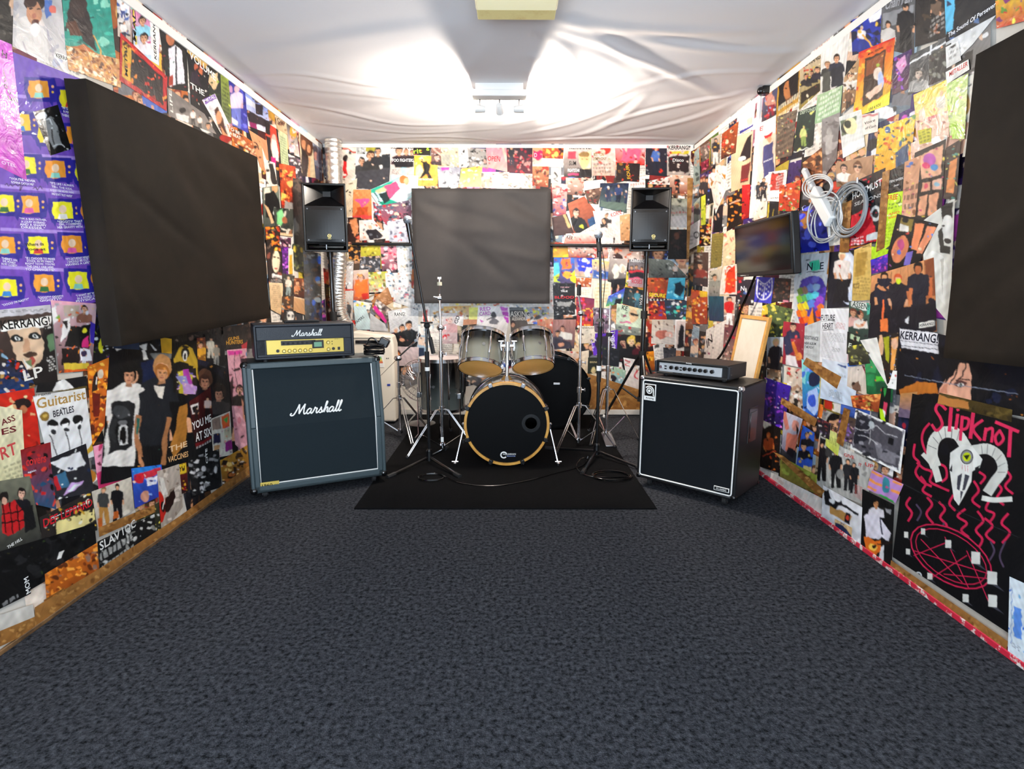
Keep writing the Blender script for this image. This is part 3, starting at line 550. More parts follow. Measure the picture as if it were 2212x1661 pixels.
# ---------------------------------------------------------------- stands
def drum_stand(name, label, x, y, sections, ang, foot=.24, hi=.33, lo=.05, fm='chrome', group=None, dbl=True):
    """sections: list of (z0, z1, radius)"""
    T = thing(name, label, 'cymbal stand' if 'cymbal' in name or 'hi' in name else 'stand', (x, y, 0), 0, group)
    for i, (a, b, r) in enumerate(sections):
        t = MB().cyl((0, 0, a), (0, 0, b), r, n=14).build('tube', M[fm], T)
        if i: MB().cyl((0, 0, a-.015), (0, 0, a+.03), r+.008, n=14).cyl((0, 0, a+.01), (.035, -.01, a+.01), .005).box((.04, -.01, a+.01), (.008, .008, .026)).build('clamp', M['chrome'], t, bevel=.002)
    MB().cyl((0, 0, hi-.02), (0, 0, hi+.02), sections[0][2]+.009, n=14).build('leg_collar', M[fm], T); MB().cyl((0, 0, lo-.015), (0, 0, lo+.02), sections[0][2]+.008, n=14).build('lower_collar', M[fm], T)
    for k in range(3):
        a = ang+k*2*PI/3; d = Vector((math.cos(a), math.sin(a), 0)); s = Vector((-d.y, d.x, 0)); l = MB()
        for q in ((-.008, .008) if dbl else (0,)): l.tube([d*.02+s*q+Vector((0, 0, hi)), d*.05+s*q+Vector((0, 0, hi-.005)), d*foot+s*q+Vector((0, 0, .02))], .0042, 6)
        L_ = l.build('leg', M[fm], T); b = MB(); mid = d*(foot*.55)+Vector((0, 0, hi*.47))
        for q in (-.005, .005): b.tube([d*.015+s*q+Vector((0, 0, lo)), mid+s*q], .0038, 6)
        b.build('leg_brace', M[fm], L_); MB().sph(d*foot+Vector((0, 0, .017)), .015, 10, (1, 1, 1)).build('rubber_foot', M['rubber'], L_)
    return T
def topper(T, z, tilt=0, felt=True):
    MB().cyl((0, 0, z), (0, 0, z+.13), .004, n=8).build('cymbal_rod', M['chrome'], T)
    if felt: MB().cyl((0, 0, z+.07), (0, 0, z+.095), .018).build('felt_washer', mat('felt', 'b9b5a0', .95), T); MB().cyl((0, 0, z+.095), (0, 0, z+.112), .008).box((0, 0, z+.122), (.03, .006, .018)).build('wing_nut', M['chrome'], T, bevel=.003)
t = drum_stand('cymbal_stand', 'tall chrome cymbal stand topped by a felt washer, left of the tom drums', -.5, 4.05, [(.03, .75, .0135), (.73, .93, .0105), (.92, 1.13, .008)], -.35, .3)
topper(t, 1.16); MB().sph((0, 0, .93), .022, 12, (1.3, 1, 1)).build('tilter', M['chrome'], t); MB().cyl((-.012, 0, 1.14), (.012, 0, 1.14), .017).cyl((0, 0, 1.145), (-.045, 0, 1.15), .006).cyl((0, 0, 1.12), (0, 0, 1.17), .007).build('tilter', M['chrome'], t)
MB().box((0, -.015, .1), (.02, .006, .035)).build('white_sticker', M['white'], t)
t = drum_stand('cymbal_stand', 'low chrome boom cymbal stand in front of the cream air conditioner', -.9, 4.48, [(.03, .45, .0125), (.43, .64, .0095)], -1.1, .33)
MB().sph((0, 0, .655), .024, 12, (1.4, 1, 1)).tube([(0, 0, .66), (.155, .0, .8)], .007, 8).tube([(0, 0, .655), (-.16, 0, .5)], .003, 6).cyl((.15, -.02, .8), (.15, .03, .8), .012).build('boom_arm', M['chrome'], t); MB().cyl((.165, 0, .8), (.18, 0, .86), .004).cyl((.168, 0, .83), (.173, 0, .85), .017).build('cymbal_rod', M['chrome'], t)
t = drum_stand('cymbal_stand', 'tall chrome cymbal stand in front of the all-black bass drum', .535, 4.2, [(.03, .46, .0125), (.44, .66, .011), (.65, 1.02, .0085)], -.2, .28)
MB().sph((0, 0, 1.03), .022, 12, (1.3, 1, 1)).tube([(0, 0, 1.03), (-.02, 0, 1.16)], .007, 8).build('tilter', M['chrome'], t); MB().cyl((-.02, 0, 1.16), (-.02, 0, 1.24), .016).build('rubber_sleeve', M['rubber'], t)
t = drum_stand('hi_hat_stand', 'chrome hi-hat stand behind the right microphone stand', .785, 4.4, [(.03, .6, .0125), (.58, .86, .0085), (.86, 1.09, .0035)], -2.2, .26, .42)
MB().cyl((0, 0, .84), (0, 0, .87), .024).build('cymbal_seat', M['rubber'], t); MB().cyl((0, 0, .93), (0, 0, .99), .012).box((0, 0, .985), (.035, .01, .01)).build('clutch', M['chrome'], t, bevel=.002)
P_ = MB().box((0, -.12, .035), (.085, .25, .012), Matrix.Rotation(.18, 3, 'X')); P_.build('pedal', M['steel'], t, bevel=.003)
def mic_stand(label, x, y, ang, legs, build):
    T = thing('microphone_stand', label, 'microphone stand', (x, y, 0))
    MB().cyl((0, 0, .03), (0, 0, .1), .024, .02).sph((0, 0, .09), .021, 12, (1, 1, 1.4)).build('base_hub', M['blackmetal'], T)
    for k in range(3):
        a = ang[k]; d = Vector((math.cos(a), math.sin(a), 0)); l_ = MB().tube([Vector((0, 0, .055)), d*legs+Vector((0, 0, .016))], .0095, 8).build('leg', M['blackmetal'], T); MB().tube([d*(legs-.05)+Vector((0, 0, .0195)), d*(legs+.015)+Vector((0, 0, .0155))], .0145, 8).build('rubber_foot', M['rubber'], l_)
    build(T)
    return T
def micro(label, c, d):
    T = thing('microphone', label, 'microphone', c); d = Vector(d).normalized()
    MB().tube([Vector((0, 0, 0))-d*.02, -d*.15], lambda t: .0175-.006*t, 14).build('handle', M['blackmetal'], T); MB().sph((0, 0, 0), .0285, 18).build('grille_ball', mat('microphone mesh', '8d949c', .45, .6, bump=(700, 1, .002)), T); MB().lathe([(.0285, -.003), (.0295, 0), (.0285, .003)], (0, 0, 0), d, 24, False).build('grille_band', M['steel'], T)
def bl(T):
    MB().cyl((0, 0, .1), (0, 0, .72), .0115).build('lower_tube', M['blackmetal'], T); MB().cyl((0, 0, .62), (0, 0, .79), .0155).build('height_clutch', M['rubber'], T); MB().cyl((0, 0, .66), (0, 0, .685), .017).build('white_label', M['white'], T)
    MB().cyl((0, 0, .78), (0, 0, .95), .008).build('upper_tube', M['blackmetal'], T); pv = Vector((.005, -.0, .965))
    MB().sph(pv, .022, 12).cyl(pv+Vector((-.04, -.015, .02)), pv+Vector((.04, -.015, .02)), .006).build('boom_pivot', M['rubber'], T)
    top = Vector((-.1, .05, 1.585)); bo = Vector((.048, -.03, .79)); MB().tube([bo, pv, top], .0085, 10).build('boom_arm', M['blackmetal'], T); MB().tube([bo-Vector((0, 0, .01)), bo+(pv-bo)*.55], .0145, 8).build('counterweight', M['rubber'], T)
    MB().tube([top+(pv-top)*.03, top+Vector((-.004, -.01, .035))], .016, 10).build('microphone_clip', M['rubber'], T)
mic_stand('black boom microphone stand left of the bass drum', -.556, 3.745, (-2.2, -.9, 1.35), .37, bl)
micro('silver-headed microphone on the boom stand in front of the back wall panel', (-.668, 3.78, 1.65), (-.12, -.05, 1))
def br(T):
    MB().cyl((0, 0, .1), (0, 0, .8), .0125).build('lower_tube', M['blackmetal'], T); MB().cyl((0, 0, .56), (0, 0, .95), .016).build('height_clutch', M['rubber'], T); MB().cyl((0, 0, .64), (0, 0, .675), .0175).build('white_label', M['white'], T)
    MB().cyl((0, 0, .93), (0, 0, 1.08), .0115).build('middle_tube', M['blackmetal'], T); MB().cyl((0, 0, .985), (0, 0, 1.005), .034, .02).build('clutch_disc', M['rubber'], T)
    MB().cyl((0, 0, 1.07), (-.015, 0, 1.47), .0085).build('upper_tube', M['blackmetal'], T); MB().tube([(-.015, 0, 1.46), (-.025, .01, 1.52)], .016, 10).build('microphone_clip', M['rubber'], T)
    MB().tube(catmull([(-.01, -.02, 1.5), (.02, -.02, 1.3), (.012, -.02, 1.1), (.02, -.02, .9)]), .003, 6).build('stand_cable', M['rubber'], T)
mic_stand('straight black microphone stand right of the bass drum', .632, 3.9, (-1.95, -.85, 2.6), .4, br)
micro('grey-headed microphone on the straight stand, left of the right loudspeaker', (.605, 3.915, 1.57), (-.05, -.03, 1))
# floor cables
def cable(label, P, r=.0032, closed=False, name='cable', m='rubber', n=8):
    o = MB().tube(catmull(P, n, closed), r, 6, closed).build(name, M[m]); o['label'] = label; o['category'] = 'cable'; return o
def coil(cx, cy, r, n, z=.012, sx=1.): return [(cx+math.cos(a)*(r+.006*math.sin(a*1.7))*sx, cy+math.sin(a)*(r+.004*math.cos(a*.9))*.8, z+.0045*(a/6.3)) for a in [2*PI*i/12 for i in range(12*n+1)]]
cable('thin black cable looped on the mat below the left microphone stand and trailing right', coil(-.5, 3.43, .085, 2)+[(-.3, 3.33, .012), (-.1, 3.28, .012), (.12, 3.38, .012), (.3, 3.52, .012), (.5, 3.68, .012), (.57, 3.9, .012)], m='blackgloss')
cable('thin black cable coiled on the mat in front of the right microphone stand', [(.56, 3.8, .02), (.5, 3.7, .06), (.45, 3.6, .03), (.52, 3.46, .014)]+coil(.66, 3.45, .12, 3), m='blackgloss')
# ---------------------------------------------------------------- cage fan
F_ = thing('cage_fan', 'round silver wire cage fan behind the floor tom', 'fan', (-.8, 4.93, 0), -.3)
c = Vector((0, 0, .4)); cg = MB(); R_ = .19
for s in (-1, 1):
    for rr, dd in ((R_, 0), (R_*.9, .035), (R_*.65, .055), (R_*.35, .063)): cg.torus(c+Vector((0, s*(.008+dd), 0)), rr, .002, (0, 1, 0), 32, 5)
    for k in range(36):
        a = 2*PI*k/36; cg.tube([c+Vector((rr*math.cos(a), s*(.008+dd), rr*math.sin(a))) for rr, dd in ((.03, .063), (R_*.35, .063), (R_*.65, .055), (R_*.9, .035), (R_, 0))], .0012, 4)
cg.build('wire_cage', M['chrome'], F_); bl_ = MB()
for k in range(4):
    a = 2*PI*k/4+.4; u = Vector((math.cos(a), 0, math.sin(a))); v = Vector((-math.sin(a), 0, math.cos(a))); bl_.prism([c+u*.02-v*.02, c+u*.15-v*.06+Vector((0, .02, 0)), c+u*.165+v*.03-Vector((0, .01, 0)), c+u*.02+v*.02], (0, .003, 0))
bl_.build('fan_blades', M['steel'], F_); MB().cyl(c+Vector((0, -.02, 0)), c+Vector((0, .1, 0)), .04).build('motor', M['steel'], F_); MB().cyl(c-Vector((0, 0, .02)), (0, 0, .02), .012).build('post', M['steel'], F_); MB().lathe([(.13, 0), (.13, .01), (.03, .035)], (0, 0, 0)).build('base', M['steel'], F_)
# ---------------------------------------------------------------- framed board leaning in the corner
Lb = thing('framed_board', 'narrow cream board in a pale wood frame, leaning behind the bass cabinet', 'framed board', (1.45, 3.66, .003))
Lb.rotation_euler = (0, .15, 0)
q = MB(); bw_, bh_ = .43, 1.045
for s in (-1, 1): q.box((0, s*(bw_/2-.012), bh_/2), (.022, .024, bh_))
for z in (.012, bh_-.012): q.box((0, 0, z), (.022, bw_-.04, .024))
q.build('frame', M['wood'], Lb, bevel=.002); MB().box((.002, 0, bh_/2), (.008, bw_-.03, bh_-.03)).build('board', mat('cream board', 'e2d8c8', .6, mix=('d4c6b2', 5, .3, .7)), Lb)
# ---------------------------------------------------------------- television
V_ = thing('television', 'black flat screen television on a wall arm above the framed board', 'television', (1.502, 3.42, 1.45)); V_.rotation_euler = (0, -.13, 0)
MB().box((.022, 0, 0), (.045, .76, .33)).build('casing', M['black'], V_, bevel=.008)
MB().box((-.002, 0, .006), (.004, .72, .285)).build('screen', M['screen'], V_)
t = MB(); text_on(t, '-  MENU  +', (-.0022, .35, -.158), (0, -1, 0), (0, 0, 1), .16, .006); t.build('button_legend', M['white'], V_)
MB().box((.09, 0, 0), (.1, .06, .06)).box((.05, 0, 0), (.02, .2, .2)).build('wall_arm', M['blackmetal'], V_, bevel=.004)
cable('thick black cable hanging from the television down behind the bass amplifier head', [(1.58, 3.62, 1.34), (1.6, 3.75, 1.22), (1.6, 3.9, 1.05), (1.58, 3.96, .9), (1.54, 4.02, .75), (1.47, 4.08, .6), (1.4, 4.1, .3), (1.4, 4.1, .01)], .009, m='blackgloss')
# ---------------------------------------------------------------- coiled leads hung on the right wall
def wl(px, py, off=.03): p = on(px, py, 0, XR-off); return p
def ring(cx, cy, rx, ry, rot=0, n=14, off=.03, jit=0, ph=0):
    o = []
    for i in range(n):
        a = 2*PI*i/n+ph; x = rx*math.cos(a)*(1+jit*math.sin(a*2+ph*3)); y = ry*math.sin(a)*(1+jit*math.cos(a*1.0+ph*2)); o.append(wl(cx+x*math.cos(rot)-y*math.sin(rot), cy+x*math.sin(rot)+y*math.cos(rot), off+.004*math.sin(a*3+ph)))
    return o
M['greycord'] = mat('grey cord', '8f9396', .4); M['whitecord'] = mat('white cord', 'd4d4d2', .35)
T = thing('extension_lead', 'thick grey electrical lead hung in a coil on the right wall', 'electrical lead', tuple(wl(1838, 395, .01)))
mb = MB(); inv = -Vector(T.location)
for k in range(9): mb.tube([p+inv for p in catmull(ring(1833+k*.9, 452+(k % 4)*1.5, 37-k*1.7+(k % 3)*1.5, 62-k*2.2, .3, off=.022+.005*(k % 4), jit=.03, ph=k), 4, True)], .0042, 7, True)
mb.build('coiled_cord', M['greycord'], T); MB().tube([wl(1852, 392, .0)+inv, wl(1852, 392, .07)+inv, wl(1852, 384, .07)+inv], .005, 8).build('wall_hook', M['chrome'], T)
MB().tube([wl(1791, 488, .02)+inv, wl(1792, 512, .025)+inv], .007, 8).build('plug', M['whitecord'], T)
T = thing('extension_socket', 'white block extension socket with looped grey flex hanging left of the coiled grey lead', 'electrical lead', tuple(wl(1750, 420, .01))); inv = -Vector(T.location)
a_, b_ = wl(1757, 405, .035), wl(1793, 478, .035); 
def barbox(p, q, w, t):
    d = (q-p); n = Vector((-1, 0, 0)); s = d.normalized().cross(n); c = (p+q)/2+inv
    R = Matrix((s, n, d.normalized())).transposed(); return MB().box(c, (w, t, d.length), R)
barbox(wl(1760, 412, .035), wl(1796, 480, .035), .065, .045).build('socket_block', M['white'], T, bevel=.008)
barbox(wl(1737, 366, .03), wl(1757, 408, .03), .03, .03).build('cable_sleeve', M['whitecord'], T, bevel=.008)
mb = MB()
for k in range(3): mb.tube([p+inv for p in catmull(ring(1766+k*2, 403+k, 33-k*4, 26-k*3, -.25, off=.05+.006*k, ph=k), 4, True)], .0036, 7, True)
for k in range(4): mb.tube([p+inv for p in catmull(ring(1786-k*2, 478-k*3, 26+k*4, 46+k*2, .25, off=.02+.005*k, jit=.08, ph=k*1.3), 4, True)], .0034, 7, True)
mb.build('looped_flex', M['whitecord'], T); MB().tube([wl(1738, 366, .0)+inv, wl(1738, 366, .06)+inv], .004, 8).build('wall_hook', M['chrome'], T)
for px, py, lb in ((1731, 455, 'below the looped flex'), (1745, 449, 'under the white socket block'), (1836, 424, 'inside the coiled grey lead'), (1763, 462, 'against the looped flex')):
    h = thing('wall_hook', 'small chrome curved hook on the right wall, '+lb, 'hook', tuple(wl(px, py, .002)))
    MB().tube([(-.0, 0, .01), (-.02, 0, .012), (-.032, 0, 0), (-.026, 0, -.016), (-.01, 0, -.02)], .0035, 8).build('hook', M['chrome'], h); MB().cyl((0, 0, .01), (-.004, 0, .01), .012).build('rosette', M['chrome'], h)
# small black sensor under the ceiling on the right wall
T = thing('wall_sensor', 'small black device at the top of the white vertical trim', 'sensor', tuple(on(1652, 196, 0, XR-.03)))
MB().box((0, 0, 0), (.05, .06, .05)).sph((-.03, -.01, -.005), .024, 12).build('housing', M['blackmetal'], T, bevel=.008)
# ---------------------------------------------------------------- ceiling lights
LZ = 2.37
T = thing('ceiling_light', 'large cream box ceiling lamp nearest the camera', 'ceiling light', (.01, 2.4, LZ))
x0_, x1_, yk = -.155, .19, on(1107, 24, 2, LZ).y-2.4; zz = ZC-LZ+.02
yk2 = on(1107, 48, 2, LZ).y-2.4; pf = [(-.55, zz), (-.55, .03), (-.5, 0), (yk, 0), (yk, zz)]
q = MB().prism([(x0_, a, b) for a, b in pf], (x1_-x0_, 0, 0)).build('diffuser', M['diffuser'], T, bevel=.008)
MB().prism([(x0_+.003, a, b) for a, b in ((yk+.001, zz), (yk+.001, .004), (yk2-.012, .004), (yk2, .016), (yk2, zz))], (x1_-x0_-.006, 0, 0)).build('end_cap', M['yellowed'], T, bevel=.004, label='yellowed end cap with brown stain')
MB().box((.02, -.2, zz-.01), (.38, .7, .02)).build('ceiling_plate', M['white'], T)
T = thing('spotlight_bar', 'white ceiling bar with three small lit spotlights in the bright middle of the ceiling', 'ceiling light', (-.066, 3.78, 2.395))
MB().box((0, -.0, .02), (.345, .09, .04)).build('bar', M['white'], T, bevel=.006); MB().box((0, .0, .07), (.3, .06, .07)).build('mount', M['white'], T)
def spot(x, d, e, lab):
    d = Vector(d).normalized(); c = Vector((x, .03, -.055)); MB().tube([(x, .03, .0), c], .005, 8).build('stem', M['steel'], T)
    h = MB().lathe([(.016, -.035), (.02, -.03), (.026, .03), (.024, .03)], c, d, 20).build('spot_head', M['white'], T)
    MB().lathe([(0, .031), (.022, .031)], c, d, 18, False).build('lamp_glass', M['glass_spot'], h)
    l = bpy.data.lights.new('spot_lamp', 'SPOT'); l.energy = e; l.spot_size = 3.0; l.spot_blend = .15; l.shadow_soft_size = .022; l.color = (1, .9, .78)
    o = bpy.data.objects.new('spot_lamp', l); COL.objects.link(o); o.parent = T; o.location = c+d*.06; o.rotation_euler = d.to_track_quat('-Z', 'Y').to_euler()
spot(-.125, (-1, .0, .08), 66, ''); spot(.0, (.12, .85, -.42), 62, ''); spot(.125, (1, .0, .08), 66, '')
# ---------------------------------------------------------------- printed paper on the walls
def print_mat(name, rough, coat, bs, bump, dist):
    X = mat(name, '888', rough, coat=coat); N = X.node_tree; L = N.links; b = N.nodes['Principled BSDF']
    a = N.nodes.new('ShaderNodeAttribute'); a.attribute_name = 'ink'; b.inputs['Specular IOR Level'].default_value = .3; L.new(a.outputs['Color'], b.inputs['Base Color'])
    g = N.nodes.new('ShaderNodeNewGeometry'); n = N.nodes.new('ShaderNodeTexNoise'); n.inputs['Scale'].default_value = bs; n.inputs['Detail'].default_value = 3; n.inputs['Distortion'].default_value = 1.2
    u = N.nodes.new('ShaderNodeBump'); u.inputs['Strength'].default_value = bump; u.inputs['Distance'].default_value = dist
    L.new(g.outputs['Position'], n.inputs['Vector']); L.new(n.outputs['Fac'], u.inputs['Height']); L.new(u.outputs['Normal'], b.inputs['Normal']); L.new(u.outputs['Normal'], b.inputs['Coat Normal']); return X
M['print'] = print_mat('printed paper', .5, .05, 7, .5, .012)
M['gloss'] = print_mat('printed paper in crinkled film', .33, .35, 17, .3, .01)
WALLS = {'L': (0, XL, Vector((0, 1, 0)), Vector((1, 0, 0)), 'left wall'), 'R': (0, XR, Vector((0, -1, 0)), Vector((-1, 0, 0)), 'right wall'), 'B': (1, YB, Vector((1, 0, 0)), Vector((0, -1, 0)), 'back wall')}
def wuv(wall, px, py):
    ax, v, U, n, _ = WALLS[wall]; p = on(px, py, ax, v); return np.array((p.dot(U), p.z))
def inpoly(P, Q):
    x, y = P[:, 0], P[:, 1]; r = np.zeros(len(P), bool); j = len(Q)-1
    for i in range(len(Q)):
        xi, yi = Q[i]; xj, yj = Q[j]
        if yi != yj:
            c = ((yi > y) != (yj > y)); r ^= c & (x < (xj-xi)*(y-yi)/(yj-yi)+xi)
        j = i
    return r
def ellp(x, y, rx, ry, rot=0, n=22):
    c, s = math.cos(math.radians(rot)), math.sin(math.radians(rot)); return [(x+rx*math.cos(a)*c-ry*math.sin(a)*s, y+rx*math.cos(a)*s+ry*math.sin(a)*c) for a in [2*PI*i/n for i in range(n)]]
def shade(c, k):
    if len(c) == 3: c = ''.join(q*2 for q in c)
    return ''.join('%02x' % max(0, min(255, int(int(c[i:i+2], 16)*k))) for i in (0, 2, 4))
SK = 'd9a17c'
def prim(tok, rnd):
    """one drawing instruction -> list of (colour, polygon in photo pixels)"""
    o = tok[0]; a = tok[1:]
    if o in 'efhp': a = ' '.join(a).replace(',', ' ').split()
    if o == 'q': return [(a[0], [tuple(map(float, p.split(','))) for p in a[1:]])]
    if o == 'e': f = list(map(float, a[1:])); return [(a[0], ellp(*f))]
    if o == 's':
        w = float(a[1]); P = catmull([(*map(float, p.split(',')), 0) for p in a[2:]], 5) if len(a) > 4 else [Vector((*map(float, p.split(',')), 0)) for p in a[2:]]; out = []
        for i in range(len(P)-1):
            d = P[i+1]-P[i]
            if d.length < 1e-6: continue
            d.normalize(); n = Vector((-d.y, d.x, 0))*w/2; e = d*w*.3; A, B = P[i]-e, P[i+1]+e
            out.append((a[0], [(A+n)[:2], (B+n)[:2], (B-n)[:2], (A-n)[:2]]))
        return out
    if o == 'p':                              # standing person: x y h hair top legs [skin]
        x, y, h = map(float, a[:3]); hair, top, leg = a[3:6]; sk = a[6] if len(a) > 6 else SK; u = h/7.3; j = rnd.uniform(-.25, .25)*u
        return [(leg, [(x-.75*u, y+3.6*u), (x+.75*u, y+3.6*u), (x+.95*u+j, y+7.3*u), (x+.3*u+j, y+7.3*u), (x, y+4.6*u), (x-.3*u, y+7.3*u), (x-.95*u, y+7.3*u)]),
                (top, [(x-.35*u, y+1.05*u), (x+.35*u, y+1.05*u), (x+1.1*u, y+1.45*u), (x+1.25*u, y+3.1*u), (x+.9*u, y+3.2*u), (x+.8*u, y+3.9*u), (x-.8*u, y+3.9*u), (x-.9*u, y+3.2*u), (x-1.25*u, y+3.1*u), (x-1.1*u, y+1.45*u)]),
                (sk, [(x+1.25*u, y+3*u), (x+1.2*u, y+3.9*u), (x+.85*u, y+3.9*u), (x+.95*u, y+3*u)]), (sk, [(x-1.25*u, y+3*u), (x-1.1*u, y+3.9*u), (x-.75*u, y+3.9*u), (x-.95*u, y+3*u)]),
                (hair, ellp(x, y+.5*u, .5*u, .62*u)), (sk, ellp(x, y+.68*u, .34*u, .46*u)), (hair, [(x-.45*u, y+.45*u), (x-.2*u, y), (x+.3*u, y), (x+.45*u, y+.45*u), (x, y+.32*u)])]
    if o in 'fh':                             # face (f) or head and shoulders (h): x y r hair [shirt] [skin]
        x, y, r = map(float, a[:3]); hair = a[3]; sh = a[4] if o == 'h' else None; sk = (a[5] if len(a) > 5 else SK) if o == 'h' else (a[4] if len(a) > 4 else SK); out = []
        if sh: out += [(sh, [(x-.4*r, y+.95*r), (x+.4*r, y+.95*r), (x+1.9*r, y+1.6*r), (x+2.2*r, y+3.6*r), (x-2.2*r, y+3.6*r), (x-1.9*r, y+1.6*r)])]
        out += [(shade(sk, .8), [(x-.35*r, y+.6*r), (x+.35*r, y+.6*r), (x+.4*r, y+1.35*r), (x-.4*r, y+1.35*r)])]
        out += [(hair, ellp(x, y-.15*r, .95*r, 1.1*r)), (sk, ellp(x, y+.08*r, .7*r, .95*r)), (hair, [(x-.85*r, y-.1*r), (x-.8*r, y-.8*r), (x, y-1.2*r), (x+.8*r, y-.8*r), (x+.85*r, y-.1*r), (x+.5*r, y-.55*r), (x-.1*r, y-.45*r), (x-.6*r, y-.5*r)])]
        for s in (-1, 1): out += [(shade(sk, .62), ellp(x+s*.3*r, y-.06*r, .2*r, .11*r)), ('221a18', ellp(x+s*.3*r, y-.02*r, .1*r, .07*r)), (hair, [(x+s*.12*r, y-.22*r), (x+s*.5*r, y-.27*r), (x+s*.52*r, y-.18*r), (x+s*.12*r, y-.14*r)])]
        return out+[(shade(sk, .78), [(x, y), (x+.13*r, y+.36*r), (x-.1*r, y+.36*r)]), ('9c4a42', ellp(x, y+.56*r, .26*r, .08*r)), (shade(sk, .72), [(x+.45*r, y-.3*r), (x+.7*r, y), (x+.45*r, y+.8*r), (x+.3*r, y+.9*r), (x+.5*r, y+.3*r)])]
    return []
POSTERS = []; COVER = []
OCC = [[(190, 185), (555, 350), (565, 680), (252, 730)], [(902, 415), (1180, 420), (1176, 648), (904, 642)], [(2122, 110), (2212, 60), (2212, 755), (2052, 735)], [(520, 785), (825, 770), (840, 1030), (545, 1080)], [(540, 705), (755, 700), (757, 768), (548, 778)],
       [(1380, 812), (1607, 845), (1655, 818), (1645, 1060), (1590, 1090), (1376, 1028)], [(655, 392), (745, 395), (748, 540), (660, 540)], [(1360, 402), (1443, 400), (1440, 540), (1362, 540)], [(1590, 492), (1708, 460), (1715, 595), (1594, 595)], [(1000, 905), (1030, 840), (1095, 812), (1160, 840), (1190, 905), (1160, 990), (1095, 1005), (1030, 985)], [(760, 715), (853, 715), (845, 890), (765, 890)], [(985, 705), (1195, 705), (1195, 800), (985, 800)], [(905, 775), (1003, 775), (1000, 880), (905, 880)]]
def poster(wall, q, desc, ops, film=0, group=None, name='poster', cat='poster', full=False, cell=1.65, flat=False, merge=None):
    ax, wv, U, n, wn = WALLS[wall]
    Q = [wuv(wall, *p) for p in q]
    if len(Q) == 2: (u0, v0), (u1, v1) = Q; Q = [np.array(p) for p in ((u0, v0), (u1, v0), (u1, v1), (u0, v1))]
    if len(Q) == 3: Q = [Q[0], Q[1], Q[1]+Q[2]-Q[0], Q[2]]
    def W3(uv, off=0.): p = U*float(uv[0])+Vector((0, 0, float(uv[1]))); p[ax] = wv; return p+n*off
    pxs = [prj(W3(c)) for c in Q]; ctr = np.mean(Q, 0)
    wpx = max(math.dist(pxs[0], pxs[1]), math.dist(pxs[3], pxs[2])); hpx = max(math.dist(pxs[0], pxs[3]), math.dist(pxs[1], pxs[2]))
    cell = 1.25 if flat else cell
    nx, ny = max(3, min(240, int(wpx/cell)))*2, max(3, min(420, int(hpx/cell)))*2   # painted twice as fine, then averaged
    s, t = np.meshgrid(np.linspace(0, 1, nx+1), np.linspace(0, 1, ny+1)); s = s.ravel()[:, None]; t = t.ravel()[:, None]
    P = (Q[0]*(1-s)+Q[1]*s)*(1-t)+(Q[3]*(1-s)+Q[2]*s)*t
    rnd = random.Random(len(POSTERS)*7+3); C = np.tile(np.array(lin('777')), (len(P), 1)); texts = []
    for op in ops.split(';'):
        k = op.split()
        if not k: continue
        if k[0] in 'Rl': k = ' '.join(k).replace(',', ' ').split()
        if k[0] == 't':
            i = 2; nums = []
            while len(nums) < 5: nums += [float(z) for z in k[i].split(',')]; i += 1
            texts.append((k[1], nums, ' '.join(k[i:]).replace('_', ' '))); continue
        if k[0] == 'b': C[:] = lin(k[1])
        elif k[0] == 'v': C = np.array(lin(k[1]))*(1-t)+np.array(lin(k[2]))*t
        elif k[0] == 'n':                    # clutter: count, colours, size
            for _ in range(int(int(k[1])*1.8)):
                a, b_ = rnd.random(), rnd.random(); c = (Q[0]*(1-a)+Q[1]*a)*(1-b_)+(Q[3]*(1-a)+Q[2]*a)*b_; x, y = prj(W3(c)); z = float(k[3])*rnd.uniform(.25, 1.05); an = rnd.uniform(0, 180)
                pl = ellp(x, y, z, z*rnd.uniform(.25, .8), an, 9) if rnd.random() < .5 else [(x+z*math.cos(g+an), y+z*.7*math.sin(g+an)) for g in (0, 1.4+rnd.random(), 3, 4.4+rnd.random())]
                ww = np.array([wuv(wall, *p) for p in pl]); mk = inpoly(P, ww); C[mk] = lin(rnd.choice(k[2].split(',')))
        elif k[0] == 'R':
            a, b_ = wuv(wall, float(k[2]), float(k[3])), wuv(wall, float(k[4]), float(k[5])); lo, hi = np.minimum(a, b_), np.maximum(a, b_); C[((P >= lo) & (P <= hi)).all(1)] = lin(k[1])
        elif k[0] == 'l':                    # lines of small print
            a, b_ = wuv(wall, float(k[2]), float(k[3])), wuv(wall, float(k[4]), float(k[5])); N_ = int(k[6]); mk0 = (P[:, 0] >= min(a[0], b_[0])) & (P[:, 0] <= max(a[0], b_[0]))
            for i in range(N_):
                y0 = a[1]+(b_[1]-a[1])*(i+.15)/N_; y1 = a[1]+(b_[1]-a[1])*(i+.7)/N_; mk = mk0 & (P[:, 1] <= max(y0, y1)) & (P[:, 1] >= min(y0, y1)) & (np.sin(P[:, 0]*(230+i*31)+i*3) > -.55); C[mk] = C[mk]*.35+np.array(lin(k[1]))*.65
        else:
            for col, pl in prim(k, rnd):
                ww = np.array([wuv(wall, *p) for p in pl]); lo, hi = ww.min(0), ww.max(0); bb = ((P >= lo) & (P <= hi)).all(1)
                if bb.any(): ii = np.nonzero(bb)[0]; C[ii[inpoly(P[ii], ww)]] = lin(col)
    r2 = np.random.RandomState(len(POSTERS)); nz = np.ones(len(P)); wp = np.zeros((len(P), 2)); pc = P/ (np.abs(Q[1]-Q[0]).max()/nx+1e-6)      # uneven ink and wavering outlines, as in a printed photograph
    for _ in range(6): f = r2.rand(2)*2-1; kx = 30+r2.rand()*260; nz += (.025 if flat else .05)*np.sin(P@f*kx+r2.rand()*6)
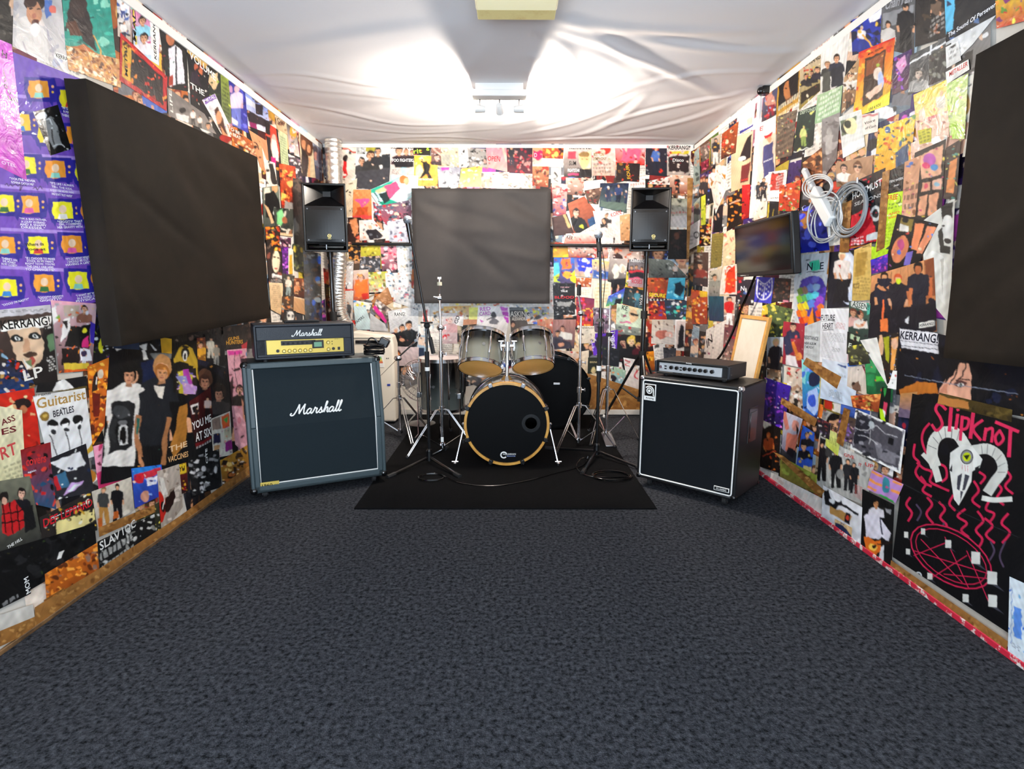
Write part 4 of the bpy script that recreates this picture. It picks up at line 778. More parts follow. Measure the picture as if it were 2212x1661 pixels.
    for _ in range(7): f = r2.randn(2); f /= np.hypot(*f); kx = .06+r2.rand()*.3; ph = r2.rand()*6; wp += (.0 if flat else .5)*np.sin(pc@f*kx+ph)[:, None]*r2.randn(2)
    jj, ii = np.meshgrid(np.arange(ny+1), np.arange(nx+1), indexing='ij'); C = C.reshape(ny+1, nx+1, 3)[(jj.ravel()+np.rint(wp[:, 1]).astype(int)).clip(0, ny), (ii.ravel()+np.rint(wp[:, 0]).astype(int)).clip(0, nx)]
    C = (C*nz[:, None]*(1+.14*(r2.rand(len(P), 3)-.5))).clip(0, 1)
    G3 = C.reshape(ny+1, nx+1, 3); Gp = np.pad(G3, ((1, 1), (1, 1), (0, 0)), 'edge'); G3 = sum(Gp[a:a+ny+1, b:b+nx+1]*w for a, b, w in ((0, 0, 1), (0, 1, 2), (0, 2, 1), (1, 0, 2), (1, 1, 4), (1, 2, 2), (2, 0, 1), (2, 1, 2), (2, 2, 1)))/16
    C = G3[::2, ::2].reshape(-1, 3); P = P.reshape(ny+1, nx+1, 2)[::2, ::2].reshape(-1, 2); nx //= 2; ny //= 2
    # layer: papers overlap, later ones lie on top
    lo, hi = np.min(Q, 0), np.max(Q, 0); lay = 1
    for p in POSTERS:
        if p['wall'] == wall and (p['lo'] < hi-.004).all() and (lo+.004 < p['hi']).all(): lay = max(lay, p['lay']+1)
    off = .0016+.00035*lay; c3 = W3(ctr, off); V = [tuple(W3(p, off)-c3) for p in P]
    F = [(j*(nx+1)+i, (j+1)*(nx+1)+i, (j+1)*(nx+1)+i+1, j*(nx+1)+i+1) for j in range(ny) for i in range(nx)]; cols = [C]
    for col, (x0, y0, x1, y1, h), tx in texts:
        a, b_ = wuv(wall, x0, y0), wuv(wall, x1, y1); hh = wuv(wall, x0, y0-h); ux = b_-a; L = np.hypot(*ux); ux = ux/L; uy = np.array((-ux[1], ux[0])); H = abs(hh[1]-a[1])
        TV, TF, tw, th = text_geo(tx, .015); base = len(V); V += [tuple(W3(a+ux*(x/tw*L)+uy*(y/th*H), off+.0004)-c3) for x, y in TV]; F += [tuple(base+i for i in f) for f in TF]; cols.append(np.tile(np.array(lin(col)), (len(TV), 1)))
    C = np.concatenate(cols)
    if merge is not None:
        b0 = len(merge.v); merge.add([Vector(v)+c3 for v in V], F); merge.col.append(C); POSTERS.append(dict(o=None, wall=wall, lo=lo, hi=hi, lay=lay)); return
    me = bpy.data.meshes.new(name); me.from_pydata(V, [], F); me.materials.append(M['gloss' if film else 'print'])
    at = me.color_attributes.new('ink', 'FLOAT_COLOR', 'POINT'); at.data.foreach_set('color', np.concatenate([C, np.ones((len(C), 1))], 1).astype(np.float32).ravel())
    if np.linalg.norm(n) and me.polygons and (me.polygons[0].normal.dot(n) < 0): me.flip_normals()
    o = bpy.data.objects.new(name, me); COL.objects.link(o); o.location = c3; o['category'] = cat
    if group: o['group'] = group
    POSTERS.append(dict(o=o, wall=wall, lo=lo, hi=hi, lay=lay, px=prj(W3(ctr)), desc=desc, full=full)); 
    return o
LAND = {'L': [('the large dark panel', 400, 470), ('the purple television poster', 100, 420), ('the slant-front guitar cabinet', 560, 900), ('the white guitar magazine cover', 135, 930), ('the silver duct', 700, 380), ('the huge black band poster', 350, 900), ('the left loudspeaker', 640, 470), ('the magenta film sheet', 20, 240)],
        'R': [('the television', 1650, 530), ('the coiled grey lead', 1835, 450), ('the framed board', 1620, 745), ('the horned skull poster', 2080, 1100), ('the white vertical trim', 1633, 330), ('the bass cabinet', 1625, 930), ('the dark panel', 2100, 420), ('the white article page', 1808, 725), ('the orange-framed poster', 1893, 170), ('the three-person band poster', 1955, 640), ('the white-edged drum photograph', 1905, 955), ('the back corner', 1500, 520)],
        'B': [('the left loudspeaker', 700, 470), ('the back wall panel', 1040, 530), ('the right loudspeaker', 1400, 470), ('the tom drums', 1090, 740), ('the cream air conditioner', 805, 800), ('the bass cabinet', 1400, 850), ('the right microphone', 1297, 510), ('the hi-hat stand', 1315, 720), ('the teal page', 835, 420), ('the black bass drum', 1235, 840), ('the right back corner', 1490, 560), ('the purple cover', 1300, 745)]}
SHORT = {'L': 'left wall', 'R': 'right wall', 'B': 'back wall'}
def finish_labels():
    for p in list(POSTERS):
        if p['o'] is None: POSTERS.remove(p)
    for p in POSTERS:
        if p['full']: p['lab'] = p['desc']; continue
        x, y = p['px']; best = sorted(LAND[p['wall']], key=lambda l: math.hypot(l[1]-x, l[2]-y))
        best = [b for b in best if math.hypot(b[1]-x, b[2]-y) > 22] or best
        nm, lx, ly = best[0]; dx, dy = x-lx, y-ly; far = 'just ' if math.hypot(dx, dy) < 95 else ''
        rel = ('above' if dy < 0 else 'below') if abs(dy) > 1.6*abs(dx) else (('left of' if dx < 0 else 'right of') if abs(dx) > 1.6*abs(dy) else ('up ' if dy < 0 else 'down ')+('left of' if dx < 0 else 'right of'))
        p['lab'] = '%s, %s%s %s' % (p['desc'], far, rel, nm)
    from collections import defaultdict
    g = defaultdict(list)
    for p in POSTERS: g[p['lab']].append(p)
    W = ['first', 'second', 'third', 'fourth', 'fifth', 'sixth', 'seventh', 'eighth']
    for lab, ps in g.items():
        ps.sort(key=lambda p: p['px'][0])
        for i, p in enumerate(ps):
            L = lab if len(ps) == 1 else lab+(', leftmost' if i == 0 else ', rightmost' if i == len(ps)-1 else ', %s from left' % W[min(i, 7)])
            p['o']['label'] = L
# ---- sheets filling the wall between the larger ones, seen only in the gaps
PAL = [('black', '14110f', ['3a2a24', 'c98d6a', '7a1d1a', 'e0d8d0']), ('dark red', '5e1414', ['c93a22', '1a0f0f', 'e0a070', 'f0d060']), ('white', 'e6e0d8', ['2a2626', 'c79c86', '9a2f2a', '6a6a70']), ('orange', 'd0702a', ['2a1610', 'f0b040', 'e8d8c8', 'a02a18']), ('grey', '7d7a78', ['1c1b1b', 'd5b49c', 'e6e6e6', '4a4a50']),
       ('beige', 'cdb795', ['4a3626', 'a03828', 'f0e8da', '20201e']), ('pale blue', '9fb7c9', ['22304a', 'e0c4ae', 'f2f2f2', '3a3a3a']), ('brown', '6a4630', ['c98f68', '1c1410', 'e0c8a8', 'a84a28']), ('purple', '4a2c7a', ['c04ab0', 'e0c0b0', '120c20', 'f0e0f0']), ('yellow', 'd8bc3a', ['2a2010', 'b02818', 'f4ead0', '5a7a2a']), ('navy', '1a2244', ['4a6ac0', 'e0b090', 'f0f0f0', 'a02030']), ('pink', 'd98fa8', ['6a2038', 'f4dcd8', '2a2024', 'c03060'])]
HA = ['1a1210', '3a2416', '6a4426', 'c89c58', '0e0c0c', '7a2c18']
def filler(wall, x, y, wpx, hpx, rot, rnd):
    c, s = math.cos(rot), math.sin(rot); q = [(x+a*wpx/2*c-b*hpx/2*s, y+a*wpx/2*s+b*hpx/2*c) for a, b in ((-1, -1), (1, -1), (1, 1), (-1, 1))]
    if wall != 'B':                           # keep the sheet square on its own wall
        u0 = wuv(wall, x, y); ax, wv, U, n, _ = WALLS[wall]; q = []
        for a, b in ((-1, 1), (1, 1), (1, -1), (-1, -1)):
            du, dv = a*.1*wpx, b*.14*hpx; p = U*float(u0[0]+du*c-dv*s)+Vector((0, 0, float(u0[1]+du*s+dv*c))); p[ax] = wv; q.append(prj(p))
    xs = [p[0] for p in q]; ys = [p[1] for p in q]; w_, h_ = max(xs)-min(xs), max(ys)-min(ys); nm, bg, ac = rnd.choice(PAL); kind = rnd.randrange(6)
    T = lambda u, v: tuple((np.array(q[0])*(1-u)+np.array(q[1])*u)*(1-v)+(np.array(q[3])*(1-u)+np.array(q[2])*u)*v)
    o = 'v %s %s;n 16 %s %.1f' % (shade(bg, rnd.uniform(.7, 1.2)), shade(bg, rnd.uniform(.5, 1.1)), ','.join(ac+[shade(bg, .6)]), w_*.13); r = min(w_, h_)
    if kind == 0: d = 'a face close-up'; a = T(.5, .42); o += ';h %.1f %.1f %.1f %s %s' % (*a, r*.27, rnd.choice(HA), rnd.choice(ac)); tl = T(.06, .96)
    elif kind == 1: d = 'three standing figures'; o += ''.join(';p %.1f %.1f %.1f %s %s %s' % (*T(u, .22+rnd.random()*.08), h_*.72, rnd.choice(HA), rnd.choice(['141214', '2a2a30', ac[0], ac[2]]), '17161a') for u in (.22, .5, .78))
    elif kind == 2: d = 'columns of small print'; o = 'v e9e4db ddd6cb;' + ''.join('l 4a4644 %.1f %.1f %.1f %.1f 9;' % (*T(u, .3), *T(u+.36, .95)) for u in (.08, .54)) + 'l 9a2020 %.1f %.1f %.1f %.1f 2' % (*T(.1, .06), *T(.8, .24)); nm = 'white'
    elif kind == 3: d = 'a guitarist on stage'; a = T(.5, .12); o += ';p %.1f %.1f %.1f %s %s 151418;s %s %.1f %.1f,%.1f %.1f,%.1f;e %s %.1f %.1f %.1f %.1f' % (*a, h_*.85, rnd.choice(HA), rnd.choice(ac), rnd.choice(['b8792a', 'a02018']), max(1.5, h_*.03), *T(.15, .35), *T(.7, .58), rnd.choice(['b8792a', 'a02018', 'e8e4da']), *T(.66, .56), h_*.1, h_*.07)
    elif kind == 4: d = 'small pictures in a grid'; o += ''.join(';R %s %.1f %.1f %.1f %.1f' % (rnd.choice(ac+[bg, 'e8e2da']), *T(i/3+.03, j/3+.03), *T(i/3+.3, j/3+.3)) for i in range(3) for j in range(3))+';n 9 %s %.1f' % (','.join(ac), w_*.06)
    else: d = 'a crowded group'; o += ''.join(';h %.1f %.1f %.1f %s %s' % (*T(rnd.uniform(.15, .85), v), r*.11, rnd.choice(HA), rnd.choice(['141214', ac[0], ac[2], '6a6a70'])) for v in (.3, .34, .5, .55, .68, .72))
    return q, '%s magazine page with %s' % (nm, d), o
def fill_wall(wall, us, vs, size, seed, film=lambda x, y: 0):
    rnd = random.Random(seed); ax, wv, U, n, _ = WALLS[wall]
    for v in vs:
        for u in us:
            p = U*(u+rnd.uniform(-.03, .03))+Vector((0, 0, v+rnd.uniform(-.04, .04))); p[ax] = wv; d = (p-CAM).dot(FW)
            if d < .5: continue
            x, y = prj(p)
            if not(-40 < x < PW+40 and -40 < y < PH+40): continue
            ppm = FOC/d; rot = rnd.choice([0, 0, 0, .08, -.1, .2, -.25, .5, -.45, 1.5]) if wall == 'B' else rnd.choice([0, 0, 0, .06, -.08, .15])
            q, desc, ops = filler(wall, x, y, .23*ppm if wall == 'B' else 1.2, .31*ppm if wall == 'B' else 1.15, rot, rnd)
            pts = [(np.array(q[0])*(1-a)+np.array(q[1])*a)*(1-b)+(np.array(q[3])*(1-a)+np.array(q[2])*a)*b for a in (.05, .27, .5, .73, .95) for b in (.05, .27, .5, .73, .95)]
            A = np.array(pts); cov = np.zeros(len(A), bool)
            for pl in OCC+[c for w_, c in COVER if w_ == wall]: cov |= inpoly(A, pl)
            cov |= (A[:, 0] < 0) | (A[:, 0] > PW) | (A[:, 1] < 0) | (A[:, 1] > PH)
            if cov.mean() > .92: continue
            if wall != 'B' and len([1 for z in q if z[0] < -200 or z[0] > PW+200]): pass
            QUEUE.append((wall, q, desc, ops, film(x, y)))
QUEUE = []; AUTH = []
def P(wall, q, desc, ops, film=0, **k):
    q = [tuple(map(float, s.split(','))) for s in q.split()]
    if wall == 'L': q = [(x-35, y) if x <= 0 else (x, y) for x, y in q]
    AUTH.append((wall, q, desc, ops, film, k))
    if len(q) == 4: COVER.append((wall, q))
    elif len(q) == 3: COVER.append((wall, [q[0], q[1], (q[1][0]+q[2][0]-q[0][0], q[1][1]+q[2][1]-q[0][1]), q[2]]))
    else:
        Q = [wuv(wall, *p) for p in q]; ax, wv, U, n, _ = WALLS[wall]; o = []
        for u, v in ((Q[0][0], Q[0][1]), (Q[1][0], Q[0][1]), (Q[1][0], Q[1][1]), (Q[0][0], Q[1][1])): p = U*float(u)+Vector((0, 0, float(v))); p[ax] = wv; o.append(prj(p))
        COVER.append((wall, o))
# ================================================================ LEFT WALL
P('L', '296,690 352,700 356,762 300,775', 'dark page corner with silver scrap', 'v 1a1c22 0f1014;n 10 3a3c44,0a0a0c 8;q d8d6d2 300,746 316,742 312,760;q c8c8c6 322,742 334,752 336,764')
P('L', '352,690 400,700 404,760 356,770', 'dark brown page edge', 'v 3a3026 1c1814;n 14 5a4a3a,14110f,7a6a5a 7')
P('L', '400,680 486,690 488,740 404,745', 'dark stage page with dim figures', 'v 241e1c 161312;n 26 4a3a34,0e0c0c,6a5248 6')
P('B', '886,636 975,636 975,672 886,672', 'white page edge under the panel with scraps', 'v d4d4d2 dcdad8;n 26 f0f0f0,9a9890,d8a898,5a6a7a 5', 1)
P('B', '970,636 1045,636 1045,672 970,672', 'orange and cream page edge', 'v d8c8a8 e0d8c8;n 20 c8802a,e8d868,6a5a4a,e8e8e0 5')
P('B', '1040,636 1200,640 1200,676 1040,672', 'long page edge with small pictures', 'v c8c0b8 d0ccc8;n 44 3a3a3a,e8e0dc,c85a3a,5a7aa8,d8c848 5')
P('L', '0,0 62,0 52,95 0,110', 'dark page with black-clothed figure', 'v 1a1714 0e0d0c;n 12 2a2622,4a4238,0a0a0a 12;q b9a79a 20,0 36,0 34,30 22,34;e c9a488 26,8 8,10')
P('L', '28,-30 128,-30 147,160 25,100', 'photograph of person in grey hoodie with mouth open', 'v b9b6b8 cfc8c4;n 16 a9a7ae,d8d2cc,c2bdbd,e0d4cc,9aa0b8 14;q 4a70b8 92,0 112,0 108,34 98,40;e d86a5a 112,20 8,9;q ddd6d0 34,40 60,34 100,70 104,150 30,110;e 2a1a14 72,6 24,18;e c98d68 72,28 17,26;e 3a2018 64,6 14,10;e 2c1c18 66,18 5,2;e 2c1c18 82,20 5,2;e b06a52 72,34 4,6;e 5a2a22 74,50 8,9;e f2efe8 74,64 11,14;s b9aeb2 3 48,90 60,120 70,150;s a9a2ac 3 100,60 112,110 130,160;q f0ede6 118,112 165,128 163,140 116,124;t 33302e 120,124 160,137 9 KERRANG!', 1)
P('L', '130,-40 232,-40 250,140 140,108', 'teal page with a dark costumed figure', 'v 1f8f80 2a9c88;n 26 3fc0a8,12665a,8ad8c0,0e4a44 12;q 2a1f1c 150,-10 178,-10 196,52 206,110 180,90 160,50 140,62;q 5a3420 140,50 160,44 178,76 150,78;e 3a2a24 168,14 18,26;s e8b050 3 200,76 212,100 218,120;q b8642a 150,100 180,96 230,130 200,140;s 0c0c0c 3 240,-30 252,130', 1)
P('L', '140,98 256,128 258,186 176,160 150,130', 'crumpled orange and cream page', 'b c98a50;n 60 f0d8a0,8a4a1c,e8a04a,5a3018,fff0d0,d8b070 8', 1)if 0 else P('L', '140,98 256,128 260,190 146,150', 'crumpled orange and cream page', 'b c98a50;n 70 f0d8a0,8a4a1c,e8a04a,5a3018,fff0d0,d8b070 7', 1)
P('L', '250,-20 280,2 284,92 253,78', 'narrow page with figures in blue and white', 'v d9dfe8 c9b8a8;n 14 3a5aa0,1c2236,e8e4e0,8aa0c8 8;p 264,4 34 2a1a14 e8e8f0 2a3a80;p 266,46 44 1a1210 f0ece8 1a2040;s 7a1a20 2 278,0 282,90')
P('L', '280,4 344,50 342,142 288,108', 'magazine cover turned sideways with yellow and pink blocks', 'v d86aa0 b8d8e8;n 16 e890b0,3ac0b0,f0e0d8,78b8e0,c04880 9;R e0c83a 283,10 297,110;h 306,45 9 1a1210 8fd0e8;h 310,82 10 1a1210 e8e0e8;t 1a1612 293,92 291,20 11 MAD;q f0ece8 322,32 344,48 340,140 326,128;t 0c0c0c 337,130 333,42 9 KERRANG!')
P('L', '340,48 402,96 405,198 360,190', 'page with singer in white shirt on black', 'b 171616;n 10 24201e,100f0f 12;q e4e0ea 362,104 376,96 392,112 398,180 366,186;s 2a2a30 4 378,100 380,184;e b9704e 366,82 9,15;e 2a1a14 364,68 9,8;q ece8e2 378,80 400,96 400,104 379,88;q a03828 362,164 372,160 372,188 362,184;n 8 8a2030,3a3a3a,c8c0c0,2a6a5a 4', 0)
P('L', '258,70 360,166 358,240 256,174', 'red-edged flame page tilted across the row', 'b b81c20;q 201816 266,92 350,168 350,226 264,168;q d8a838 262,86 282,100 280,178 262,166;n 26 e8582a,f09038,8a1a10,c83020,3a1410 7;s 2a1c18 5 336,160 350,226;s e03028 2 262,80 356,170;t 241a12 274,166 272,98 9 METAL', 1)
P('L', '402,94 446,127 444,150 404,116', 'bare tan page strip', 'v c9a85a b8924a')
P('L', '402,112 466,170 480,262 412,240', 'black music cover with big white masthead letters', 'b 141215;n 14 241820,3a1a1c,0c0c10 9;t f0ece6 407,124 464,176 17 VOLUME;e b0583c 422,146 4,7;e c06a44 432,152 4,8;q 2a1c2a 412,158 424,150 432,186 410,178;t f2eee8 410,190 440,208 12 THE;n 8 c02818,6a1a18 4;n 8 e8e0d8,c0381c 3')
P('L', '446,130 474,150 480,262 450,206', 'page with dark-haired face in camouflage shirt', 'v 2a322a 1c2220;q d9b88e 452,156 468,152 470,180 460,196 448,176;e 241c18 462,150 12,9;e 30241e 457,165 2,1;q 232a22 450,192 478,196 480,250 460,252;n 12 3a4a2a,6a7a3a,1a1c18,8aa83a 4')
P('L', '474,148 496,164 498,268 478,258', 'lime and black listing page', 'v 8a9a3a 5a6448;R b4cc2a 474,148 496,176;l 161810 476,172 496,262 9;n 6 2a3020,c8d840 3')
P('L', '357,190 400,204 436,242 434,262 374,238', 'x', '') if 0 else P('L', '358,188 440,246 466,290 362,250', 'grey photograph of band in white shirts', 'v 77706c 8a827c;t e8e4da 372,244 368,196 10 LIFE;e 1c1816 392,238 7,6;q e8e4de 378,244 406,250 404,264 380,258;p 415,236 36 2a221e e4e0da 4a4440;p 430,250 30 2a221e d8d4ce 4a4440;h 448,272 6 2a221e 8a8480')
P('L', '491,164 528,190 535,288 500,270', 'purple and blue page with sunlit singer', 'v 2a2c8a 3a3a9a;n 18 4a50c0,6a6ad0,22226a 8;p 509,186 90 d8a8b8 d8c4e0 6a74c0 e0b0b8;q e8e4e8 498,254 512,262 512,272 500,266;e b88ab0 496,192 4,8')
P('L', '526,183 577,224 582,290 534,272', 'page with band under a blue sky', 'v 5a78d0 d8dce8;n 16 3a2630,5a4450,241c28,8a6a70 6;q c8ccd8 528,206 552,226 552,236 530,224;e c89a80 557,212 5,9;q 241c28 550,224 566,226 566,250 552,246;q 8a1c5a 534,254 552,262 556,300 540,286;q 2a2028 530,236 580,262 580,276 534,262;n 10 c88a78,2a2028,e0b8a0 3')
P('L', '434,216 462,202 508,300 476,290', 'tilted white cover with long-haired woman', 'v e6e0e2 dcd8c8;q 7a5aa8 436,214 462,203 466,213 440,225;t ece8f0 440,222 463,211 6 METAL;q 4a2a1c 460,236 468,230 482,262 490,300 478,296 466,262;e d09068 471,254 6,15;q d89468 474,272 492,298 478,296;n 6 b0a8c8,8a78b0 2;l 7a6a90 446,226 462,244 4')
P('L', '488,268 552,312 560,340 500,305', 'orange page with bold white words', 'v b8602a 9a4420;n 20 e89850,6a2c14,e8c8a0,3a1c10 6;t f4efe6 490,278 516,292 7 TO_BE;t f4efe6 494,290 518,302 7 A_BEAT')
P('L', '535,280 575,305 590,400 560,360', 'peach page with small bird-like marks', 'v d89468 cf8a60;n 6 3a2018,e8a878 5;q f0e4d8 565,320 572,340 584,372 570,366;s 3a2018 2 545,306 553,312 556,322;e 2a1812 548,318 6,4')
P('L', '576,224 592,236 592,264 578,252', 'small mustard slip', 'b c08e30')
P('L', '592,236 620,260 622,306 596,282', 'tan page with round logo letters', 'v d6c4a4 b89a70;t 4a3020 597,262 612,273 9 OK;e 6a3a28 606,266 8,5;n 5 8a5a40,c0a080 4')
P('L', '570,262 598,280 606,362 580,360', 'page with red-haired screaming figure', 'v 1c1416 241418;q d8402a 582,268 594,276 602,320 598,352 588,330 582,300;e e8b0a0 590,310 7,20;q f0dcd0 584,300 596,306 600,350 588,342;q e0187a 584,338 594,340 592,360 584,356;s e05038 4 570,290 582,294')
P('L', '600,280 618,292 622,372 606,364', 'narrow pale green listing', 'v bcc49a a8b488;l 5a6450 602,290 620,366 12')
P('L', '616,262 638,280 646,340 624,330', 'page with mustard oval over a dark group', 'v 3a3430 d8c8c0;e c8962e 632,285 8,17;p 630,308 40 3a2c3a e0c8d0 2a2030;n 12 c8a0b0,2a2230,e8dcdc,6a5a7a 4')
P('L', '620,332 648,344 652,385 628,380', 'page with pale clothed group', 'v 4a3c44 2a2430;n 26 e8dcd8,3a3040,b890a0,1c1820,f0e8e4 5')
P('L', '642,275 672,300 682,385 650,380', 'page with two big-haired singers', 'v e0d0b0 c8b490;q 281a14 646,290 656,284 664,330 662,384 650,384;e 6a3c24 655,306 9,19;e c9875c 654,312 5,10;e 5a3420 666,318 9,20;e cf8c62 666,322 5,9;q 3a2c2c 648,336 662,342 662,388 650,386;q d89a6c 664,340 668,340 668,384 664,380')
P('L', '672,300 692,318 694,392 680,386', 'blue grey page with two singers', 'v 8a8fa0 6a6878;e 4a4048 678,330 7,16;e c88a7c 680,338 4,9;e 6a6070 688,340 6,14;q 4a4a5c 676,356 692,362 692,392 680,388;n 6 8a3a30,9aa0b0 3')
P('L', '572,345 592,352 602,450 574,470', 'tilted page with raised black hand sketch', 'v eee4d8 d8ccc0;n 8 c8a890,2a2420 5;q 1c1818 578,356 588,352 598,400 586,398;s 241c1c 2 584,376 590,388 594,382')
P('L', '565,405 600,400 606,500 568,520', 'page with person in black shirt', 'v 6a7468 2a2a28;q e8dcc8 568,408 582,404 586,430 570,432;e cc9468 592,406 6,10;q 131212 570,420 590,412 604,450 600,480 572,470;q d8aa80 568,440 576,446 590,480 584,484;q d8dcd4 588,448 596,452 594,468 586,460')
P('L', '600,352 636,360 640,460 606,448', 'fiery orange live photograph', 'v b8441c 7a2414;n 44 f08a38,c8301c,f8b858,4a1410,e0582a 6;e f0a860 626,398 5,8;q 8a8480 614,432 632,440 630,462 612,452')
P('L', '630,384 650,390 658,540 634,530', 'dark grey portrait strip', 'v 5a4a42 1c1c1e;n 10 2a2626,6a625c,121214 9;e 8a8a88 636,486 7,16;e 2a2a2c 642,472 6,10')
P('L', '588,448 632,452 630,512 594,506', 'page with green face-painted figure', 'v 3a3e38 2c2a28;n 14 2a3a30,8a5a3c,c8c0b0,1c1c1c 6;q 6ab070 596,460 606,452 612,476 606,490 596,484;e 7ac080 604,470 7,14;e 9a5a3c 612,474 5,8;q d8b08a 600,504 630,506 630,510 600,510')
P('L', '570,490 602,488 604,545 574,545', 'tilted orange and black fragments', 'b 1c1614;n 30 d87a20,f0b040,2a1c14,a8361c,5a4a40 7')
P('L', '600,510 626,514 626,535 602,535', 'small dark page of figures', 'b 2a1c24;n 20 b88890,5a2a4a,e0d0d0,120c10 4')
P('L', '573,538 608,545 608,615 578,612', 'cover with pale close-up face', 'v 241a18 1a1212;n 8 8a4a3a,2a1a18 6;e e6d4b4 594,565 8,25;e 3a2c26 590,556 3,2;e 3a2c26 598,558 3,2;e b04a4a 594,580 4,2;q e8e2dc 586,592 606,596 606,603 586,600;t 241c1c 588,601 604,604 5 KERRANG;l c8c0b8 582,603 606,612 3')
P('L', '606,534 620,534 622,594 608,592', 'narrow purple page', 'v 5a1c7a 3a1454;n 18 a03ac0,7a2aa0,c870d8,2a0c3a 4')
P('L', '620,536 634,540 632,592 620,592', 'white and mustard striped strip', 'b e8e0d0;q c89a28 622,552 628,550 630,590 622,592')
P('L', '630,526 658,532 658,592 632,582', 'dark page with yellow roundels', 'v 2a3024 3a3c30;n 14 5a6a3a,1c1e18,8a8a50 5;e c8b040 634,538 4,7;e c8a838 648,540 3,6')
P('L', '578,610 610,612 604,680 582,668', 'beige newspaper column', 'v d8bc94 c4a47a;l 6a5238 584,616 606,664 12')
P('L', '606,590 634,596 630,640 610,640', 'page with pale dancing figure', 'v 3a3a34 241f1c;p 620,598 40 c8b89a d8d0c0 8a9a98;n 8 5a5a50,9aa098 3')
P('L', '632,600 660,602 658,645 632,640', 'brown page of warm faces', 'v 7a3c24 3a1c14;h 640,612 5 4a2010 c88a60;h 652,612 5 4a2010 2a1814;n 8 d8a878,c87848 4')
P('L', '630,640 658,646 656,680 630,672', 'plain tan page', 'v c89a6c b8885a;s e0c8a8 2 632,641 657,647')
P('L', '606,640 632,640 630,690 604,690', 'page with grey boats and orange edge', 'v 4a3424 2a1c14;n 18 c8743a,8a8a80,3a2a20,e0a060 5')
P('L', '610,668 636,672 634,702 608,700', 'black and white skull page', 'b 20201e;e e0ded8 624,684 8,12;e 1a1a1a 620,682 2,4;e 1a1a1a 628,683 2,4;n 4 e8e0d8 2')
P('L', '652,540 690,548 694,700 656,696', 'sheet of dark crumpled plastic film', 'v 2c3438 202a34;n 60 4a5a64,12161a,8a98a0,1c3a6a,6a5038,0c0c0e 8;e 2a5ac0 688,562 5,9;e 2a6ac0 684,602 5,5;e 2a5ac0 676,654 4,6', 1)
# cartoon television poster
tv = 'v 6a48b0 7448b4'
for y0, y1 in ((205, 222), (262, 276), (330, 346), (402, 420), (495, 505), (577, 588)): tv += ';s a98ad8 7 0,%d 110,%d 225,%d' % (y0+0, (y0+y1)//2, y1)
TVS = [(85, 193, 'f2a03a'), (153, 213, 'f4e02a'), (167, 292, 'f2962e'), (105, 290, 'f4d82a'), (45, 265, 'f0c030'), (57, 358, 'f4e42a'), (121, 366, 'f29a34'), (187, 372, 'f4e42a'), (64, 442, 'f4a838'), (137, 455, 'f4ea2a'), (199, 455, 'f2963a'), (10, 440, 'f4e42a'), (12, 530, 'f0a030'), (84, 530, 'f4ea2a'), (157, 528, 'f29a34'), (214, 520, 'f4ea2a'), (16, 622, 'f4ea2a'), (97, 612, 'f2a038'), (171, 606, 'f4ea2a'), (221, 600, 'f2963a')]
TOPC = ['8ad0c0', 'd83a3a', 'e05aa0', 'f0ece8', '3a8ad0', '2a6a3a']
for i, (x, y, c) in enumerate(TVS):
    tv += ';q 2c2690 {0},{1} {2},{3} {4},{5} {6},{7} {8},{9} {10},{11}'.format(x-36, y-27, x+30, y-25, x+37, y+2, x+33, y+28, x-28, y+26, x-36, y)
    tv += ';q 2c2690 %d,%d %d,%d %d,%d;q 2c2690 %d,%d %d,%d %d,%d' % (x-26, y+24, x-18, y+24, x-20, y+36, x+18, y+26, x+28, y+26, x+26, y+38)
    tv += ';e %s %d %d 23 20;q %s %d,%d %d,%d %d,%d %d,%d;e f0b080 %d %d 3 3;e f0c030 %d %d 2.5 2.5' % (c, x-5, y, c, x-26, y-19, x+15, y-18, x+19, y+17, x-22, y+18, x+26, y-6, x+26, y+6)
    tv += ';e f0d0b0 %d %d 8 9;q %s %d,%d %d,%d %d,%d %d,%d' % (x-4, y-3, TOPC[i*7 % 6], x-12, y+7, x+4, y+7, x+7, y+18, x-15, y+18)
tv += ';s 1a1430 1.6 8,400 12,396 15,402 20,398 24,402 30,397 36,402 42,396 40,412 48,398 54,402;s 1a1430 1.6 68,408 74,404 78,410 84,402 88,408'
CAP = [(40, 320, 'THAT TELLS', -1), ]
def cap(x0, y0, x1, y1, *ls, h=5.2, dy=7.6): return ''.join(';t f4f2fa %d %.1f %d %.1f %.1f %s' % (x0+(3 if i % 2 else 0), y0+i*dy, x1-(3 if i % 2 else 0), y1+i*dy, h, l.replace(' ', '_')) for i, l in enumerate(ls))
tv += cap(131, 235, 181, 246, '"MY DAUGHTER NEEDS', 'A MAKEOVER LIKE', "THERE'S NO PRESENT")+cap(157, 322, 190, 326, "\"I'M NOT A BAD")+cap(18, 388, 74, 394, '"YOU\'RE NEVER', 'GONNA CATCH ME!"')+cap(106, 398, 157, 404, '"IT\'S LIKE I ALWAYS', 'TELL THE KIDS,', 'A QUITTER NEVER WINS', "AND DON'T TRUST WHITEY\"")
